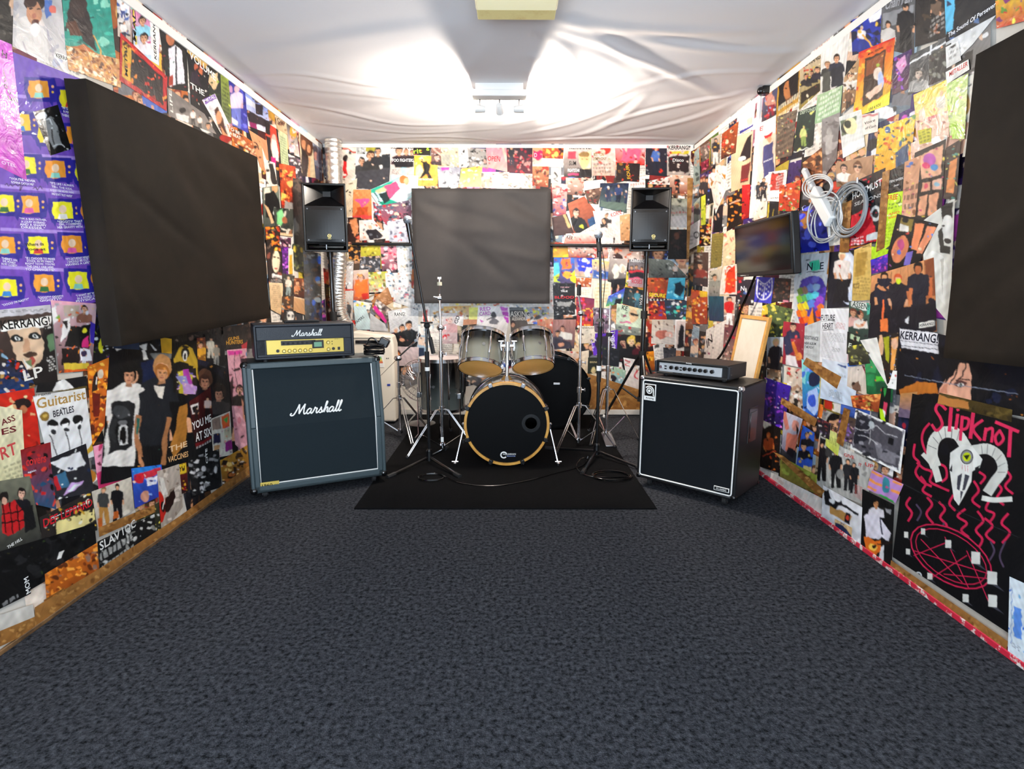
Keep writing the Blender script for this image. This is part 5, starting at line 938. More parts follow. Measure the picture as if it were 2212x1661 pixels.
tv += cap(40, 475, 98, 478, '"I\'M A BAD FATHER,', 'A LOUSY HUSBAND', 'AND A SNAPPY', 'DRESSER."', dy=6)+cap(122, 482, 176, 480, '"GIGGITY! THAT', 'GIRL, I COMBINED', 'HER GRAVITY WITH', dy=6)+cap(52, 560, 116, 562, '"IF I CHOOSE TO MAKE', 'STOOL IN MY PANTS', "RIGHT NOW, YOU'RE", 'THE ONLY ONE HERE', 'TO CHANGE ME"', dy=6)+cap(140, 563, 192, 557, '"IT\'S SATURDAY NIGHT!', 'I SHOULD BE OUT', 'HAVING A LIFE"', dy=6)+cap(0, 560, 34, 565, "THERE'S AN", 'EVIL MONKEY', 'IN MY CLOSET!"', dy=6)+cap(2, 662, 60, 648, '"OOOO I\'M NASTY!"')+cap(80, 646, 134, 642, '"GIGGITY! GIGGITY!', 'GIGGITY!"', dy=6)+cap(162, 642, 208, 634, '"I WANT MY WIFE', 'IN A WORLD OF', 'PHYSICAL', dy=6)
tv += ';t 1a1430 52 532 92 530 7 Where_da;t 1a1430 52 541 96 541 6 docs_at'
P('L', '-60,65 222,190 232,650 -60,690', 'large purple poster with rows of blue cartoon television sets', tv, 0, flat=True)
P('L', '68,242 122,226 151,322 106,336', 'tilted black and white skeleton print', 'b 151515;n 14 2a2a2a,0c0c0c 6;q 8a8c8c 86,262 108,250 120,272 130,310 112,322 100,290;n 14 d8dada,5a5c5c,1a1a1a 4;s e8eaea 2 92,260 104,256 110,270;s c8caca 2 110,316 128,312 136,318;e f2f2f2 88,250 10,7;s 202020 3 108,280 114,312', 1)
P('L', '-30,60 22,96 55,390 -30,330', 'magenta film sheet with black cut-out letters', 'v d048c8 c038b4;s e890e0 2 0,178 12,210 30,225 36,260 34,290;s e070d8 3 2,190 10,215;t 240a2a 0,120 11,128 14 H;s 240a2a 2.5 3,150 8,165 6,176 12,172;t 240a2a 4,188 12,194 10 o;t 3a0c40 20,190 26,196 9 ?;t 3a0c40 12,200 18,206 8 u;t 240a2a 14,215 36,222 9 un;l 8a1c8a 0,236 46,338 14;t f4d8f2 0,354 32,362 7 OTEL', 1, full=False)
P('L', '0,672 106,658 122,825 0,850', 'magazine cover with pale face and black-rimmed eyes', 'v 4a3a34 1a1614;n 14 6a3a2c,2a2422,8ab0c8 9;q c8c4c8 -40,668 110,655 110,674 -40,690;l 3a3a3a 0,676 108,666 2;q f0ece4 0,700 108,682 106,706 0,716;t 0e0e0e 0,713 106,702 21 KERRANG!;q 1a1616 92,704 118,700 122,820 80,830 84,760;q d9b898 14,714 80,706 92,740 88,775 70,795 50,800 34,780 20,740;e 151a1a 33,731 15,8;e 151a1a 72,726 15,8;e e8eae4 34,732 6,4;e e8eae4 73,727 6,4;e 1a2424 34,732 2.5,3;e 1a2424 73,727 2.5,3;q c89a78 50,730 58,730 64,758 46,760;e 4a3428 62,766 15,6;e a8483e 66,780 7,9;q e8e4da 46,775 54,780 64,792 56,798;q 6a7a50 52,780 64,776 66,794;t e4e0d6 50,824 92,812 24 LP;q 5a7a58 98,724 118,722 124,752 104,760;l f0ece4 94,700 108,712 2;l e0dcd4 98,770 118,800 6')
P('L', '0,642 108,655 106,668 0,686', 'x', 'b 777') if 0 else None
P('L', '106,648 208,656 196,800 124,806', 'collage page of many small concert photographs', 'v d8b0b8 5a3a30;R e8a8b8 106,646 208,656;q b8a898 134,660 168,660 168,684 134,684;h 180,668 8 1c1414 8a5a48;q f0ece8 106,668 116,662 124,690 108,704;q 7aa840 114,688 126,678 128,692;n 16 d8b880,2a2420,a8a4a8,c83a2a 6;q f4f0ec 134,690 148,684 150,716 128,740;q 1a1a1a 130,694 144,692 142,712;q 151515 150,704 172,706 170,750 136,748;n 12 e8e8e8,1a1a1a,d8d8e0 4;q 141012 172,704 192,700 190,752 170,752;e d8d030 180,714 5,5;q d83078 175,735 188,725 188,750 174,750;q e8e4ea 170,752 192,754 196,780 170,780;p 178,752 34 e8e4ea 3a2a4a e8e4ea;q 1a1010 130,752 170,750 168,788 130,788;n 10 e06820,f09030,c03018 5;q 3a2a9a 192,694 208,700 204,744 192,740;q d8b83a 136,784 190,784 188,796 136,800;q d85a20 136,798 188,798 188,806 136,806')
P('L', '206,654 236,650 240,790 196,800', 'dark page with scattered blue and white lights', 'v 121014 1a181c;n 34 2a2a6a,e8e8f0,3a3a42,5a2a6a,8a9a3a,c8d0d0 5;e d8d02a 215,748 5,16')
P('L', '0,770 44,780 75,836 0,862', 'page of guitar photographs on blue', 'v 2a2018 1a3a6a;n 30 c89a50,c83020,2a4a8a,e0d8d0,1a1414,8a5a30 9', 1)
P('L', '78,828 184,812 186,842 74,848', 'black page with white painted shape', 'b 141416;q e4e2de 110,848 118,826 134,818 148,830 156,838 120,846;q 5a4a18 104,846 185,834 184,840 104,850')
P('L', '0,856 70,838 84,960 0,990', 'red cover with dark-haired guitarist', 'v c82818 b82014;q e8e0b0 0,886 24,872 32,900 20,940 0,940;e 201414 44,872 20,12;e b8704a 48,884 8,9;n 10 2a1414,8a1a14,d8a070 7;e f0d8a0 52,857 4,4')
P('L', '0,872 44,886 52,1040 0,1052', 'cream page with large red letters', 'v e0d8b4 cfc89c;t 6a1c24 0,920 30,908 14 ASS;t 6a1c24 0,940 32,932 14 ES;t c84848 0,994 34,980 28 RT;l 8a8468 4,1006 46,1030 4')
P('L', '67,856 181,838 200,986 106,1016', 'white guitar magazine cover with three mop-top microphones', 'v e9e7e4 d9dadc;t b08a4a 76,884 182,862 24 Guitarist;t 2a2a2c 68,858 106,852 5 LET_IT_BEATLES!;t 3a3a40 127,884 134,883 3.6 THE;t 24242a 112,902 157,890 15 BEATLES;e 8a6a2a 93,899 11,11;e c8a850 93,897 6,4;e 121212 110,916 12,9;e 121212 137,913 12,10;e 121212 165,906 12,11;q f2f0ee 102,920 120,918 118,938 106,940;q f2f0ee 130,918 146,915 142,932 134,934;q f2f0ee 158,914 172,910 170,926 162,928;s 2a2a2e 2.4 104,940 112,960 120,986;s 2a2a2e 2.4 139,934 146,960 148,986;s 2a2a2e 2.4 168,926 172,950 173,966;e 2a2a2e 112,933 5,6;e 2a2a2e 141,929 6,4;e 2a2a2e 168,922 5,6;q c8a030 176,986 198,956 200,968 184,984;l 8a8a8e 120,994 174,984 3;t 2a2a2c 108,1010 124,1005 6 LESSONS')
P('L', '185,792 232,772 232,905 196,965', 'orange flame page with dripping paint figure', 'v d8741c b8501a;n 40 f09a28,8a3414,e86a18,5a2412,f8c050 9;q 2a1a14 198,812 208,800 208,840 196,848;e d8c8b0 214,808 6,10;s f4f0e8 3 206,815 204,830;q 6a1c10 196,848 214,850 210,900 198,900')
P('L', '234,752 508,768 512,985 214,1046', 'huge black band poster of men, one in a snarling bear shirt', 'b 0c0b0e;n 20 12121c,1a1a2a,0a0a0c 22;q 0e1a3a 302,782 336,775 336,840 306,840;q 6a6c6a 322,764 368,762 368,775 330,780;q e4e0da 300,745 312,760 318,775 308,776;'
  'p 280,782 310 0d0b0b e0dcd6 101012;p 348,770 300 b88450 1b1d22 0c0c0e;p 398,812 260 1a1412 0c0b0c 101012;p 440,800 250 5a3a2a 15131a 101012;p 470,830 230 2a1a16 141216 101012;'
  'q e2ded8 226,846 252,836 290,836 298,846 294,900 286,1006 216,1008 232,900 218,894;'
  'h 276,812 17 0c0a0a e2ded8 c98f6c;q 0a0909 258,792 276,786 296,790 306,799 294,801 262,800;q e2ded8 240,846 310,842 300,870 236,872;q 1c1d1f 236,872 246,868 262,866 276,864 288,870 286,890 288,915 282,940 284,962 268,972 246,974 228,982 234,950 230,925 238,900;e 3a3c3e 258,890 18,14;e 2a2b2d 246,930 12,26;e 0a0a0a 262,936 16,30;e b8b8b6 263,938 11,24;e 0a0808 263,940 8,19;q e0e0de 254,920 259,920 257,932;q e0e0de 269,918 273,922 268,932;q e0e0de 257,962 261,950 264,962;q e0e0de 268,958 271,948 272,958;e 6a6a6c 262,912 9,5;e 8a8a8c 252,898 2,2;e 8a8a8c 274,896 2,2;'
  'h 347,806 17 a8682c 1c1e24 cf9468;q 1b1d22 298,850 326,838 360,850 368,900 362,960 300,965 296,900;q e0d8cc 330,832 352,836 350,862 338,858;'
  's a8704a 11 296,900 292,940 300,985;s 2a6a5a 5 296,905 293,935;s c88a60 7 298,985 304,1008;s a87248 10 362,905 354,950 350,1000;n 8 6a4a2a,3a5a50 3;'
  'q a8702c 384,880 402,872 400,960 370,990 366,960 376,930;n 4 6a4418,c8883a 6;t e8c8a0 362,978 402,964 13 THE;t e0b078 360,1000 404,986 13 VACCINES;h 440,824 13 4a2c22 17151c c98a6a;h 470,852 12 201614 3a3434 c98a6e;q d8d0c8 238,740 270,748 250,760', full=True)
P('L', '368,742 422,735 428,830 372,848', 'page with roaring yellow gorilla', 'v 1a1612 14110c;q b8962a 374,774 384,752 398,744 412,752 424,780 426,824 412,800 404,786 386,780 374,784;e 15110c 397,764 9,12;e e8e4dc 397,770 5,11;e 140c0c 397,771 3,7;e 2a2012 397,750 8,3;q 1a1510 378,790 416,790 412,812 380,812')
P('L', '375,800 420,795 424,852 378,850', 'cut-out cluster of mauve and yellow shapes', 'b 241c18;q c8b838 382,802 400,796 414,810 404,850 384,850;q a83aa0 392,792 404,792 412,830 400,850 396,826;q 8a8ac0 376,812 400,812 406,838 388,830;q b890c8 390,826 424,836 420,852 392,850;n 10 d8a8d0,e8e0a0,6a5aa8 4')
P('L', '343,728 368,732 368,764 346,762', 'mustard yellow square clip', 'v d0a028 b88a1c')
P('L', '422,730 442,728 442,780 424,776', 'small orange portrait strip', 'v 6a2c24 8a5a1c;h 431,745 6 1c1410 d89a2a;n 6 d87a28,f0c048 3')
P('L', '440,722 482,722 484,795 444,780', 'dark page with pale standing figures', 'v 1c1a1a 141214;p 452,730 44 2a2220 c8c0b0 b8b0a0;p 464,742 48 2a2220 8a8478 a8a298;q 5a5c5c 424,782 486,792 486,804 424,790')
P('L', '478,706 534,700 530,760 484,758', 'dark page with orange old-style lettering', 'v 241c18 1c1614;n 10 3a2a22,5a4434 6;t d8a030 490,736 514,732 7 GUNS;t d8a030 486,745 522,742 9 HUNTERS;q b83038 520,745 536,735 530,756 522,756')
P('L', '405,868 452,836 460,950 420,972', 'black cover reading YOU ME AT SIX', 'v 4a1414 100c0c;q e0d8d4 410,876 424,870 424,892 412,895;q 1a1414 413,879 423,875 423,890 414,892;p 446,858 44 1a1010 c8b0a8 1a1414;p 422,880 26 1a1010 2a2020 1a1414;t f0eeec 413,930 454,910 18 YOU_ME;t f0eeec 420,955 454,940 20 AT_SIX;q 6a1418 420,958 454,942 455,948 421,966;l c8c0c0 422,964 456,972 3')
P('L', '452,905 494,888 500,982 458,990', 'sheet of nine small colour snapshots', 'b d0ccc0;q 8a7468 454,908 474,900 475,925 456,930;q d85a2a 476,900 492,892 494,922 478,925;q 3aa04a 480,905 490,900 488,914;q 1c1a3a 457,938 472,934 473,955 458,960;q b8b49a 480,928 496,922 498,944 482,948;q b88a60 459,964 472,960 472,982 460,986;q 8a1c7a 483,955 498,950 499,970 484,976;n 12 e83a2a,2a2a6a,f0b040,c83a8a 3')
P('L', '487,756 530,752 532,985 505,960', 'pink scribbled page with a shouting man', 'v dca0ac c890a0;n 10 e8b0c0,c87888 9;q d83a98 487,757 522,757 520,764 490,768;s 3a1c24 1.4 506,760 505,800 512,850;s 3a1c24 1.4 514,760 520,800;h 515,842 10 241616 1c1414 cf9a84;e 2a1412 515,849 3,5;q c98a70 520,860 530,880 530,920 522,900;q 3a1c24 490,830 500,810 500,860 496,900;n 8 2a1418,7a3a44 6;e 2a88c0 531,765 3,6')
P('L', '402,990 470,970 476,1052 412,1072', 'black and white concert page', 'v 151516 1c1c1e;n 34 d0d0d2,3a3a3c,8a8a8c,0c0c0c 8;t e8e8e8 446,1000 444,968 8 CITE')
P('L', '472,995 534,960 536,1030 478,1050', 'mustard and brown torn page', 'v b8862a 6a3a1c;n 20 d8a83a,3a2414,a8602a,e8c070,2a1a14 9;n 6 d8d0c8 4')
P('L', '378,1005 400,998 404,1060 384,1070', 'narrow page with yellow heading', 'v 6a1a1a 241414;q d8b82a 380,1005 399,1000 400,1020 382,1025;t 1a1410 384,1020 396,1016 11 YU;n 10 b82020,e8b030,1a1414 4')
P('L', '40,972 105,955 118,1100 52,1085', 'red and blue comic style page', 'v 8a1c1c 2a4a6a;t c83030 52,1008 96,998 14 covers;n 24 b82020,1c4a6a,0e0c0c,d84030,6a1414 10;t d8e0e8 56,1024 74,1019 6 again')
P('L', '104,990 182,958 200,1062 118,1080', 'torn white page with blue drum and pink flare', 'v 1c1c22 2a2a30;q e4e4e6 104,1000 170,975 182,1002 140,1020;q 3a6a8a 112,1030 136,1018 148,1050 120,1058;q b82028 112,1030 120,1028 128,1058 118,1060;q d0a8e0 130,1070 152,1042 178,1040 160,1058;q e8f0f4 140,1062 160,1046 172,1044 150,1062;n 8 1a2a4a,e8ece8 5')
P('L', '0,1044 60,1028 88,1170 0,1210', 'page with man in red tartan shirt', 'v 6a6a5a 2a2a28;h 42,1066 10 1a1412 14141a d8a890;q b81c20 0,1092 26,1080 46,1104 48,1140 12,1158 0,1150;s 1a0c0c 3 2,1090 8,1150;s 1a0c0c 3 16,1085 24,1152;s 1a0c0c 3 32,1090 38,1144;s 1a0c0c 3 0,1110 48,1102;s 1a0c0c 3 0,1130 48,1124;e 1c1616 4,1074 10,13;e d8a48c 5,1082 6,9;q 121214 46,1100 66,1090 74,1140 50,1150;t e8e8e4 12,1186 44,1166 7 THE_HILL')
P('L', '80,1118 194,1062 206,1145 92,1205', 'page with jagged red band lettering over gold pattern', 'v 2a2422 1c1a18;t c81c2c 90,1140 196,1092 19 DEF_LEPPARD;q e8d890 118,1128 200,1098 202,1124 118,1165;n 30 e0b840,f4f0d8,6a5a2a,2a2420,c89a30 6;t f0ecec 104,1122 182,1088 4 We_were_the_new_Beatles')
P('L', '194,1062 280,1030 287,1102 208,1146', 'pale page with dark-clothed man and woman', 'v ccc4b4 b8aea0;n 8 d8d0c0,c0b8a8 9;p 220,1052 82 8a6a44 3a3c3c a87838;p 250,1045 84 2a1c14 121216 141216;q b85a20 206,1120 216,1118 216,1140 208,1140;q b85a20 240,1106 252,1104 252,1118 240,1122')
P('L', '280,1012 346,1003 350,1068 288,1098', 'blue and red action comic page', 'v 2a5ac0 2a3a9a;q 2a80d8 282,1012 345,1004 340,1024 284,1032;q c82030 286,1026 310,1020 306,1044 286,1042;q d03040 306,1020 345,1008 344,1020 310,1036;q e8e8f4 312,1034 338,1026 334,1046 316,1050;e c89078 310,1072 9,12;n 8 8aa8e8,2a2a7a,e8c8b8 5')
P('L', '336,1018 384,1002 392,1095 346,1155', 'torn page with red electric guitar', 'v b8aca0 a09488;n 12 c8bcb0,8a7a6c,d8ccc0 9;s 8a8480 4 342,1040 354,1070;q d8d4cc 340,1030 350,1034 358,1068 350,1072;q c02418 334,1068 342,1060 352,1076 362,1080 358,1100 348,1128 338,1130 334,1112 340,1090;q 24100c 354,1078 372,1056 376,1072 370,1090 360,1108 354,1104;e 1a0c0c 349,1095 5,12;s e0d8d0 2 342,1050 352,1080 348,1100')
P('L', '290,1110 340,1085 344,1150 296,1172', 'page with yellow bouquet and white 5', 'v 3a3c2a 1c1c14;n 14 d8c02a,f0e060,2a3418,e8e8e0 5;t f0f0f0 300,1138 312,1132 14 5;q f0eeea 312,1150 336,1140 320,1170')
P('L', '0,1200 200,1130 206,1190 0,1330', 'long black page with faint stars', 'b 0b0b0c;n 30 141416,1c1c1e,060607 16;n 6 5a5a5c 1.5;n 8 3a3a1a,2a3a1a 4;q d8d8d4 118,1210 124,1192 134,1190 128,1206')
P('L', '92,1240 206,1172 210,1230 96,1300', 'orange and ochre flame page', 'v b8601c 9a4a14;n 44 e0842a,7a3410,f0a040,c86a1c,5a2a10,8a6a5a 10')
P('L', '206,1170 330,1110 334,1160 212,1232', 'black page with tall white lettering', 'v 141414 101010;n 22 c8c8c4,2a2a2a,8a8a84 6;t e0e0dc 212,1190 256,1162 20 SLAV;t d8d8d4 262,1160 290,1140 22 1QC;l b8b8b4 212,1192 290,1220 3')
P('L', '90,1296 136,1268 128,1310 92,1322', 'small orange face on tape', 'v 8a5a2a 6a4420;n 16 e0922a,c86a1c,3a2010,8a8aa0 6')
P('L', '0,1250 52,1222 62,1282 0,1330', 'black strip with upright white letters', 'b 0c0c0d;t e8e8e6 62,1278 56,1244 12 MOM;l 8a8a8a 0,1300 40,1324 3')
P('L', '0,1338 66,1305 70,1332 0,1385', 'plain white card at the skirting', 'v d2cdc4 c4beb4', name='card', cat='card')
TAPE = lambda w, q, d='strip of brown parcel tape': P(w, q, d, 'v 9c6c38 8a5c2c;n 18 a87840,7a4e24,b8884c 7', 1, name='parcel_tape', cat='tape')
TAPE('L', '70,1312 210,1228 214,1272 70,1362', 'broad strip of brown parcel tape')
TAPE('L', '210,1228 380,1118 383,1150 214,1272', 'broad strip of brown parcel tape')
TAPE('L', '380,1118 536,1006 536,1030 383,1150', 'broad strip of brown parcel tape')
TAPE('L', '208,1140 330,1090 332,1106 210,1160', 'slanting strip of brown parcel tape')
TAPE('L', '0,1375 70,1332 70,1362 0,1410', 'dark strip of brown parcel tape')
# ================================================================ RIGHT WALL
P('R', '1842,45 1912,14 1908,100 1846,120', 'blue stage page with guitarist and yellow guitar', 'v 2438b0 1c2a80;n 16 3a50d0,141c50,1a1a3a 10;q f0f0f8 1880,38 1912,18 1906,40 1884,50;p 1866,56 52 d8d0c0 e8e8f0 2a3a90;s e0a83a 4 1868,74 1892,104;e e8b850 1862,68 5,4;e e8c040 1899,52 3,5')
P('R', '1912,-20 1985,-60 1980,120 1905,104', 'tall grey page with script heading and two men', 'v 6a6c70 3a3634;t a8aab0 1916,22 1975,4 20 Chain_Pain;q 8a8c90 1912,30 1980,10 1978,40 1912,60;p 1924,46 96 241a16 d0ccc8 2a2624;p 1962,6 120 1a1412 15151a 121216;n 8 4a4440,2a2624 8')
P('R', '1985,-50 2050,-80 2050,80 1982,102', 'dark stage page with small figures', 'v 1c1a1c 2a2422;p 2028,-10 80 2a1c14 6a5444 1c1818;p 2030,50 40 2a1a14 8a4a2a 1c1818;l a8a4a0 2016,42 2048,64 4;n 10 4a3a2c,101012 8')
P('R', '2045,-60 2156,-90 2160,30 2050,92', 'dark blue album advert with white title', 'v 1a2230 12161e;q 5ab8e0 2046,-10 2070,-30 2068,60 2050,74;n 14 2a3a5a,0c0e14,4a6a9a 9;q 10141c 2068,0 2150,-30 2150,24 2066,66;t e8eaf0 2054,82 2158,14 10 The_Sound_Of_Persever')
P('R', '2156,-30 2240,-60 2240,40 2160,62', 'yellow and orange page', 'v d8d02a c8401c;n 26 f0e850,c83020,5a8a2a,7a2a6a,e89030 9', 1)
P('R', '2050,74 2160,20 2168,48 2108,100 2052,150' if 0 else '2050,92 2160,32 2108,96 2052,152', 'white page with faint stamped lettering', 'v c8cacc dcdcda;l 8a8a8c 2060,112 2080,128 3;n 5 b8b8b4,e8e8e4 6', 1)
P('R', '1860,113 1939,80 1926,226 1847,255', 'orange and yellow framed film poster', 'v e0501c f0c028;n 22 f07a28,d83a18,f4b838 8;q f0e030 1880,228 1930,196 1926,226 1876,246;q 3a2410 1873,128 1919,106 1912,206 1868,232;q 8a4a24 1876,132 1916,112 1912,150 1875,165;n 6 b87a3a,d8a050 3;e f0d8c8 1902,160 10,15;e b8c8f0 1908,172 7,18;q f0c8b0 1874,206 1912,176 1910,192 1884,216;e 9aa838 1902,140 4,4;t 3a1a10 1880,120 1914,104 4 MUSIC_FESTIVAL;t 2a1c08 1882,240 1908,228 6 LIVE_4_YOU;s d82018 4 1862,114 1938,82', 1)
P('R', '1936,125 1976,105 1975,190 1932,205', 'purple and pink stage page', 'v 3a1c5a 4a1c2c;q d898c8 1940,140 1960,118 1965,140 1952,160;n 12 8a3ac0,e0b0d0,2a1234,c83a8a 7', 1)
P('R', '1972,120 2050,82 2050,180 1968,205', 'dark portrait page crossed by two white lines', 'v 4a4c4c 2c2c2c;h 1992,160 11 1a1614 8a8a88 c8b4a4;n 6 3a3a3a,5a5a5a 8;p 2042,95 70 2a2420 6a6a60 3a3a34;s e4e6e8 3.4 2018,76 2013,190;s e4e6e8 3.4 1970,138 2052,90', 1)
P('R', '2014,120 2062,92 2062,165 2012,185', 'grey camouflage clothed group page', 'v 4a4844 2a2626;n 24 6a6858,2a2826,8a8a80,3a2a2a 7')
P('R', '2050,102 2078,88 2084,130 2052,148', 'torn white sticker', 'v e4e4e2 d8d8d6;l 6a6a6c 2058,100 2074,124 3;q 2a2a2c 2060,101 2072,95 2072,99 2061,105', 1)
P('R', '2050,156 2100,128 2102,150 2052,182', 'white sticker with red lettering', 'b ecebe6;t d8382c 2058,166 2098,142 10 METALLER')
P('R', '1980,205 2052,172 2056,262 1986,270', 'yellow fashion page with pale figures', 'v e0c838 d8bc78;n 12 f0e060,e8d088,c8a838 8;q f0c8b0 1992,238 2004,228 2006,262 1994,268;p 2040,196 70 c8a060 c8c0b0 e0b890;n 6 f0d8c8,e8505a 4', 1)
P('R', '1984,262 2058,238 2058,296 1988,306', 'pink page of bare-legged dancers', 'v e0b8a0 d8a890;n 22 f0d0c0,c83a48,e8e0a0,8a4a38 6;s d89080 4 2010,250 2014,290;s d89080 4 2030,250 2034,290', 1)
P('R', '2052,182 2100,158 2092,300 2060,300', 'lime green torn page', 'v a8c860 98b838;n 16 c8e048,e8e8c8,5a7a2a,b83a4a 7;q a0d020 2062,270 2090,250 2086,300 2066,300', 1)
P('R', '1683,158 1733,133 1728,222 1680,262', 'ochre-edged page with close lit face', 'b b88a30;q 181210 1687,164 1730,142 1726,208 1684,240;e b07040 1706,195 10,20;q 1a1210 1706,172 1722,166 1722,215 1712,215;e 2a1812 1702,190 3,2;q 7a4a2c 1702,214 1716,206 1716,222 1702,226;l f0e8c8 1686,226 1726,236 2')
P('R', '1732,136 1780,108 1776,196 1730,238', 'cover with three moustached men', 'v c8b498 8a7a34;t 14120f 1740,146 1778,126 11 KERRANG!;h 1745,165 6 1a1412 2a2628;h 1758,158 6 1a1412 1c1a1e;h 1770,150 6 1a1412 2a2430;q 2a2014 1734,200 1776,178 1776,196 1732,226;n 10 d8b83a,b83a2a,e8d8b8 4')
P('R', '1778,106 1843,52 1828,180 1776,204', 'white page with two men in dark suits', 'v e8e6e2 d0ccc6;h 1792,140 7 8a6a4a 3a3a38;h 1812,126 8 2a1c14 2a2c3c;q 24262e 1800,150 1826,140 1826,184 1800,190;q 4a4a44 1782,160 1798,154 1798,198 1780,200')
P('R', '1654,196 1684,180 1679,246 1648,266', 'page with red and blue singer', 'v 5a5a7a 3a2a30;p 1668,194 62 2a1a14 c88a7a 8a1c2c;n 10 8aa0c8,c83a3a,e8d0c0 5')
P('R', '1770,206 1825,184 1818,252 1764,268', 'pale green printed note', 'v a8c498 90b488;l f0f4e8 1774,212 1816,240 5;n 5 b8d0a8,7aa070 4', 1)
P('R', '1828,168 1862,124 1852,220 1822,246', 'sepia page with bearded men', 'v b8946c 7a5638;h 1842,165 8 3a2a20 d8d0c8;n 12 d8c0a0,4a3424,e8e4dc 6;p 1838,192 50 3a2618 6a4a34 3a2a20')
P('R', '1728,242 1768,226 1760,318 1715,332', 'dark green page with glowing figure', 'v 2c3c34 16201c;t b8c8b0 1732,248 1766,238 7 DEFTONES;p 1740,272 44 b8c860 c8d080 8aa050;n 6 3a5a40,e0e080 4;s d8dcd4 2 1717,330 1760,316')
P('R', '1682,252 1726,236 1714,336 1679,345', 'brown calendar page of small squares', 'v 7a6a5a 6a5848;l 2a2420 1686,250 1722,336 9;n 18 d8d078,b83a2a,a89a88,3a342c 4')
P('R', '1640,268 1680,250 1678,398 1630,412', 'page with person in dark blue printed shirt', 'v e4ccb4 d8bca4;R f4ece4 1641,266 1679,285;t c02a2a 1644,284 1652,281 9 E;n 6 c82828,e8d0c0 5;q 3a3c6a 1652,318 1672,306 1676,376 1652,388;e c8906c 1664,300 6,8;q c82028 1654,294 1672,286 1670,294 1656,300;t d8d8e0 1653,352 1672,344 4 BIOHAZARD')
P('R', '1598,252 1636,212 1630,272 1600,290', 'blank white page with purple foot', 'b e8e2da;q 3a3a8a 1600,284 1630,268 1629,276 1601,291;q d0c0b0 1617,258 1628,252 1627,268 1618,272')
P('R', '1582,300 1630,282 1622,400 1582,415', 'tan page with leaping dark figure', 'v d8c09c c8a884;q 1c1418 1616,300 1628,288 1624,340 1608,350 1600,340;e f0ece8 1606,342 8,5;q 6a2424 1604,360 1624,350 1620,390 1602,396;t d83a2a 1604,392 1620,388 4 NOISE')
P('R', '1780,258 1820,242 1812,345 1778,392', 'grey photograph of a bare-chested man', 'v 8a8684 5c5654;n 12 6a6462,a09a98,4a4442 10;e 9c9894 1796,285 6,9;q a8a4a0 1788,292 1804,292 1802,330 1788,335', 1)
P('R', '1817,253 1866,236 1874,316 1826,342', 'white page with lens shape', 'b d8dad6;q 5a6a50 1820,262 1856,250 1850,280 1824,296;e 1c2420 1832,275 9,14,20;e e8dca8 1842,272 14,18;e 2a3428 1836,268 7,9;q eceeec 1824,320 1872,296 1874,314 1828,340', 1)
P('R', '1866,248 1904,242 1902,284 1870,292', 'cream sticker with handwritten words', 'b e4dcd0;t 4a4038 1872,270 1896,262 6 Voice;t 4a4038 1874,280 1898,274 5 of_Cash;q c87878 1868,250 1902,244 1902,248 1868,254')
P('R', '1904,278 1986,246 1970,380 1894,378', 'bright yellow comic page of cartoon figures', 'v f0c428 e8a028;n 34 f4dc48,d8581c,2a5a8a,e87a20,1a1a1c,5a8a3a 8;q 2a4a6a 1940,330 1968,310 1970,360 1942,366;n 16 f8e060,c83a1c,1c2a3a,e8e8d0 4', 1)
P('R', '1975,310 2060,262 2050,330 1975,350', 'page of pale pink and white skin', 'b d8b098;n 20 e8c8b8,b88870,f0e8e0,a8b0b0 9;e e8e8ea 2030,305 12,8', 1)
P('R', '1990,282 2020,276 2020,306 1994,312', 'small yellow scribbled clip', 'b c8c038;l 5a5a1c 1994,284 2018,304 4')
P('R', '1738,352 1780,318 1782,390 1740,412', 'orange brown page of twisted bodies', 'v 6a3a1c 8a4c24;n 22 c8804a,3a2010,e0a068,4a2814 8')
P('R', '1810,352 1892,335 1888,396 1812,404', 'page with couple in glasses and cap', 'v b08868 8a6444;h 1828,364 8 1c1614 e8e0d8 d8a890;h 1858,362 11 6a4428 b89070 e0b090;e 2a1c18 1853,361 4,3;e 2a1c18 1863,361 4,3')
P('R', '1664,372 1705,366 1698,436 1660,434', 'white-bordered red illustrated page', 'b f0ebe4;q b83a30 1670,376 1698,372 1694,410 1668,412;n 10 6a1c18,e8c0b0,2a1414 4;l e0d8d0 1682,380 1702,408 6;t 2a2422 1668,430 1690,428 3 NEW_ALBUM')
P('R', '1632,400 1664,376 1660,468 1628,478', 'page with crowd in white and black', 'v e8e0d4 c8b8a8;p 1642,392 40 1a1412 24222a 1c1a20;p 1653,384 52 1a1412 181820 1c1a20;n 14 e8e0d8,2a2a34,c89a80 4')
P('R', '1688,402 1735,388 1730,458 1686,455', 'red orange page of tangled shapes', 'v c84a28 b83a1c;n 26 f07838,8a2414,f0b878,e8e0d8,4a8a3a 6')
P('R', '1730,455 1780,430 1796,540 1722,548', 'deep blue page with brown bottle', 'v 3a3448 1c2ab0;q 9a5a24 1738,446 1750,436 1752,480 1734,488;e b87a38 1742,480 9,13;n 12 2a3ae0,5a6af0,10185a 9;e 5a6cf0 1748,505 8,14', 1)
P('R', '1852,392 1920,362 1905,525 1840,532', 'black and red festival poster with white lettering', 'b 15171a;t e8eaea 1848,432 1912,400 15 HOSTMUST;t b8baba 1852,446 1912,424 8 SEASONS;e c8caca 1898,462 12,17;e 1c1c1e 1898,462 7,10;q c01828 1844,466 1884,448 1904,520 1842,532;n 22 1a0c10,e0243a,8a101c 5;q c8d0d4 1878,508 1904,500 1904,516 1878,522;t f0c8cc 1846,520 1872,513 5 Murder_this;l f0e8ea 1846,520 1872,528 2', 1)
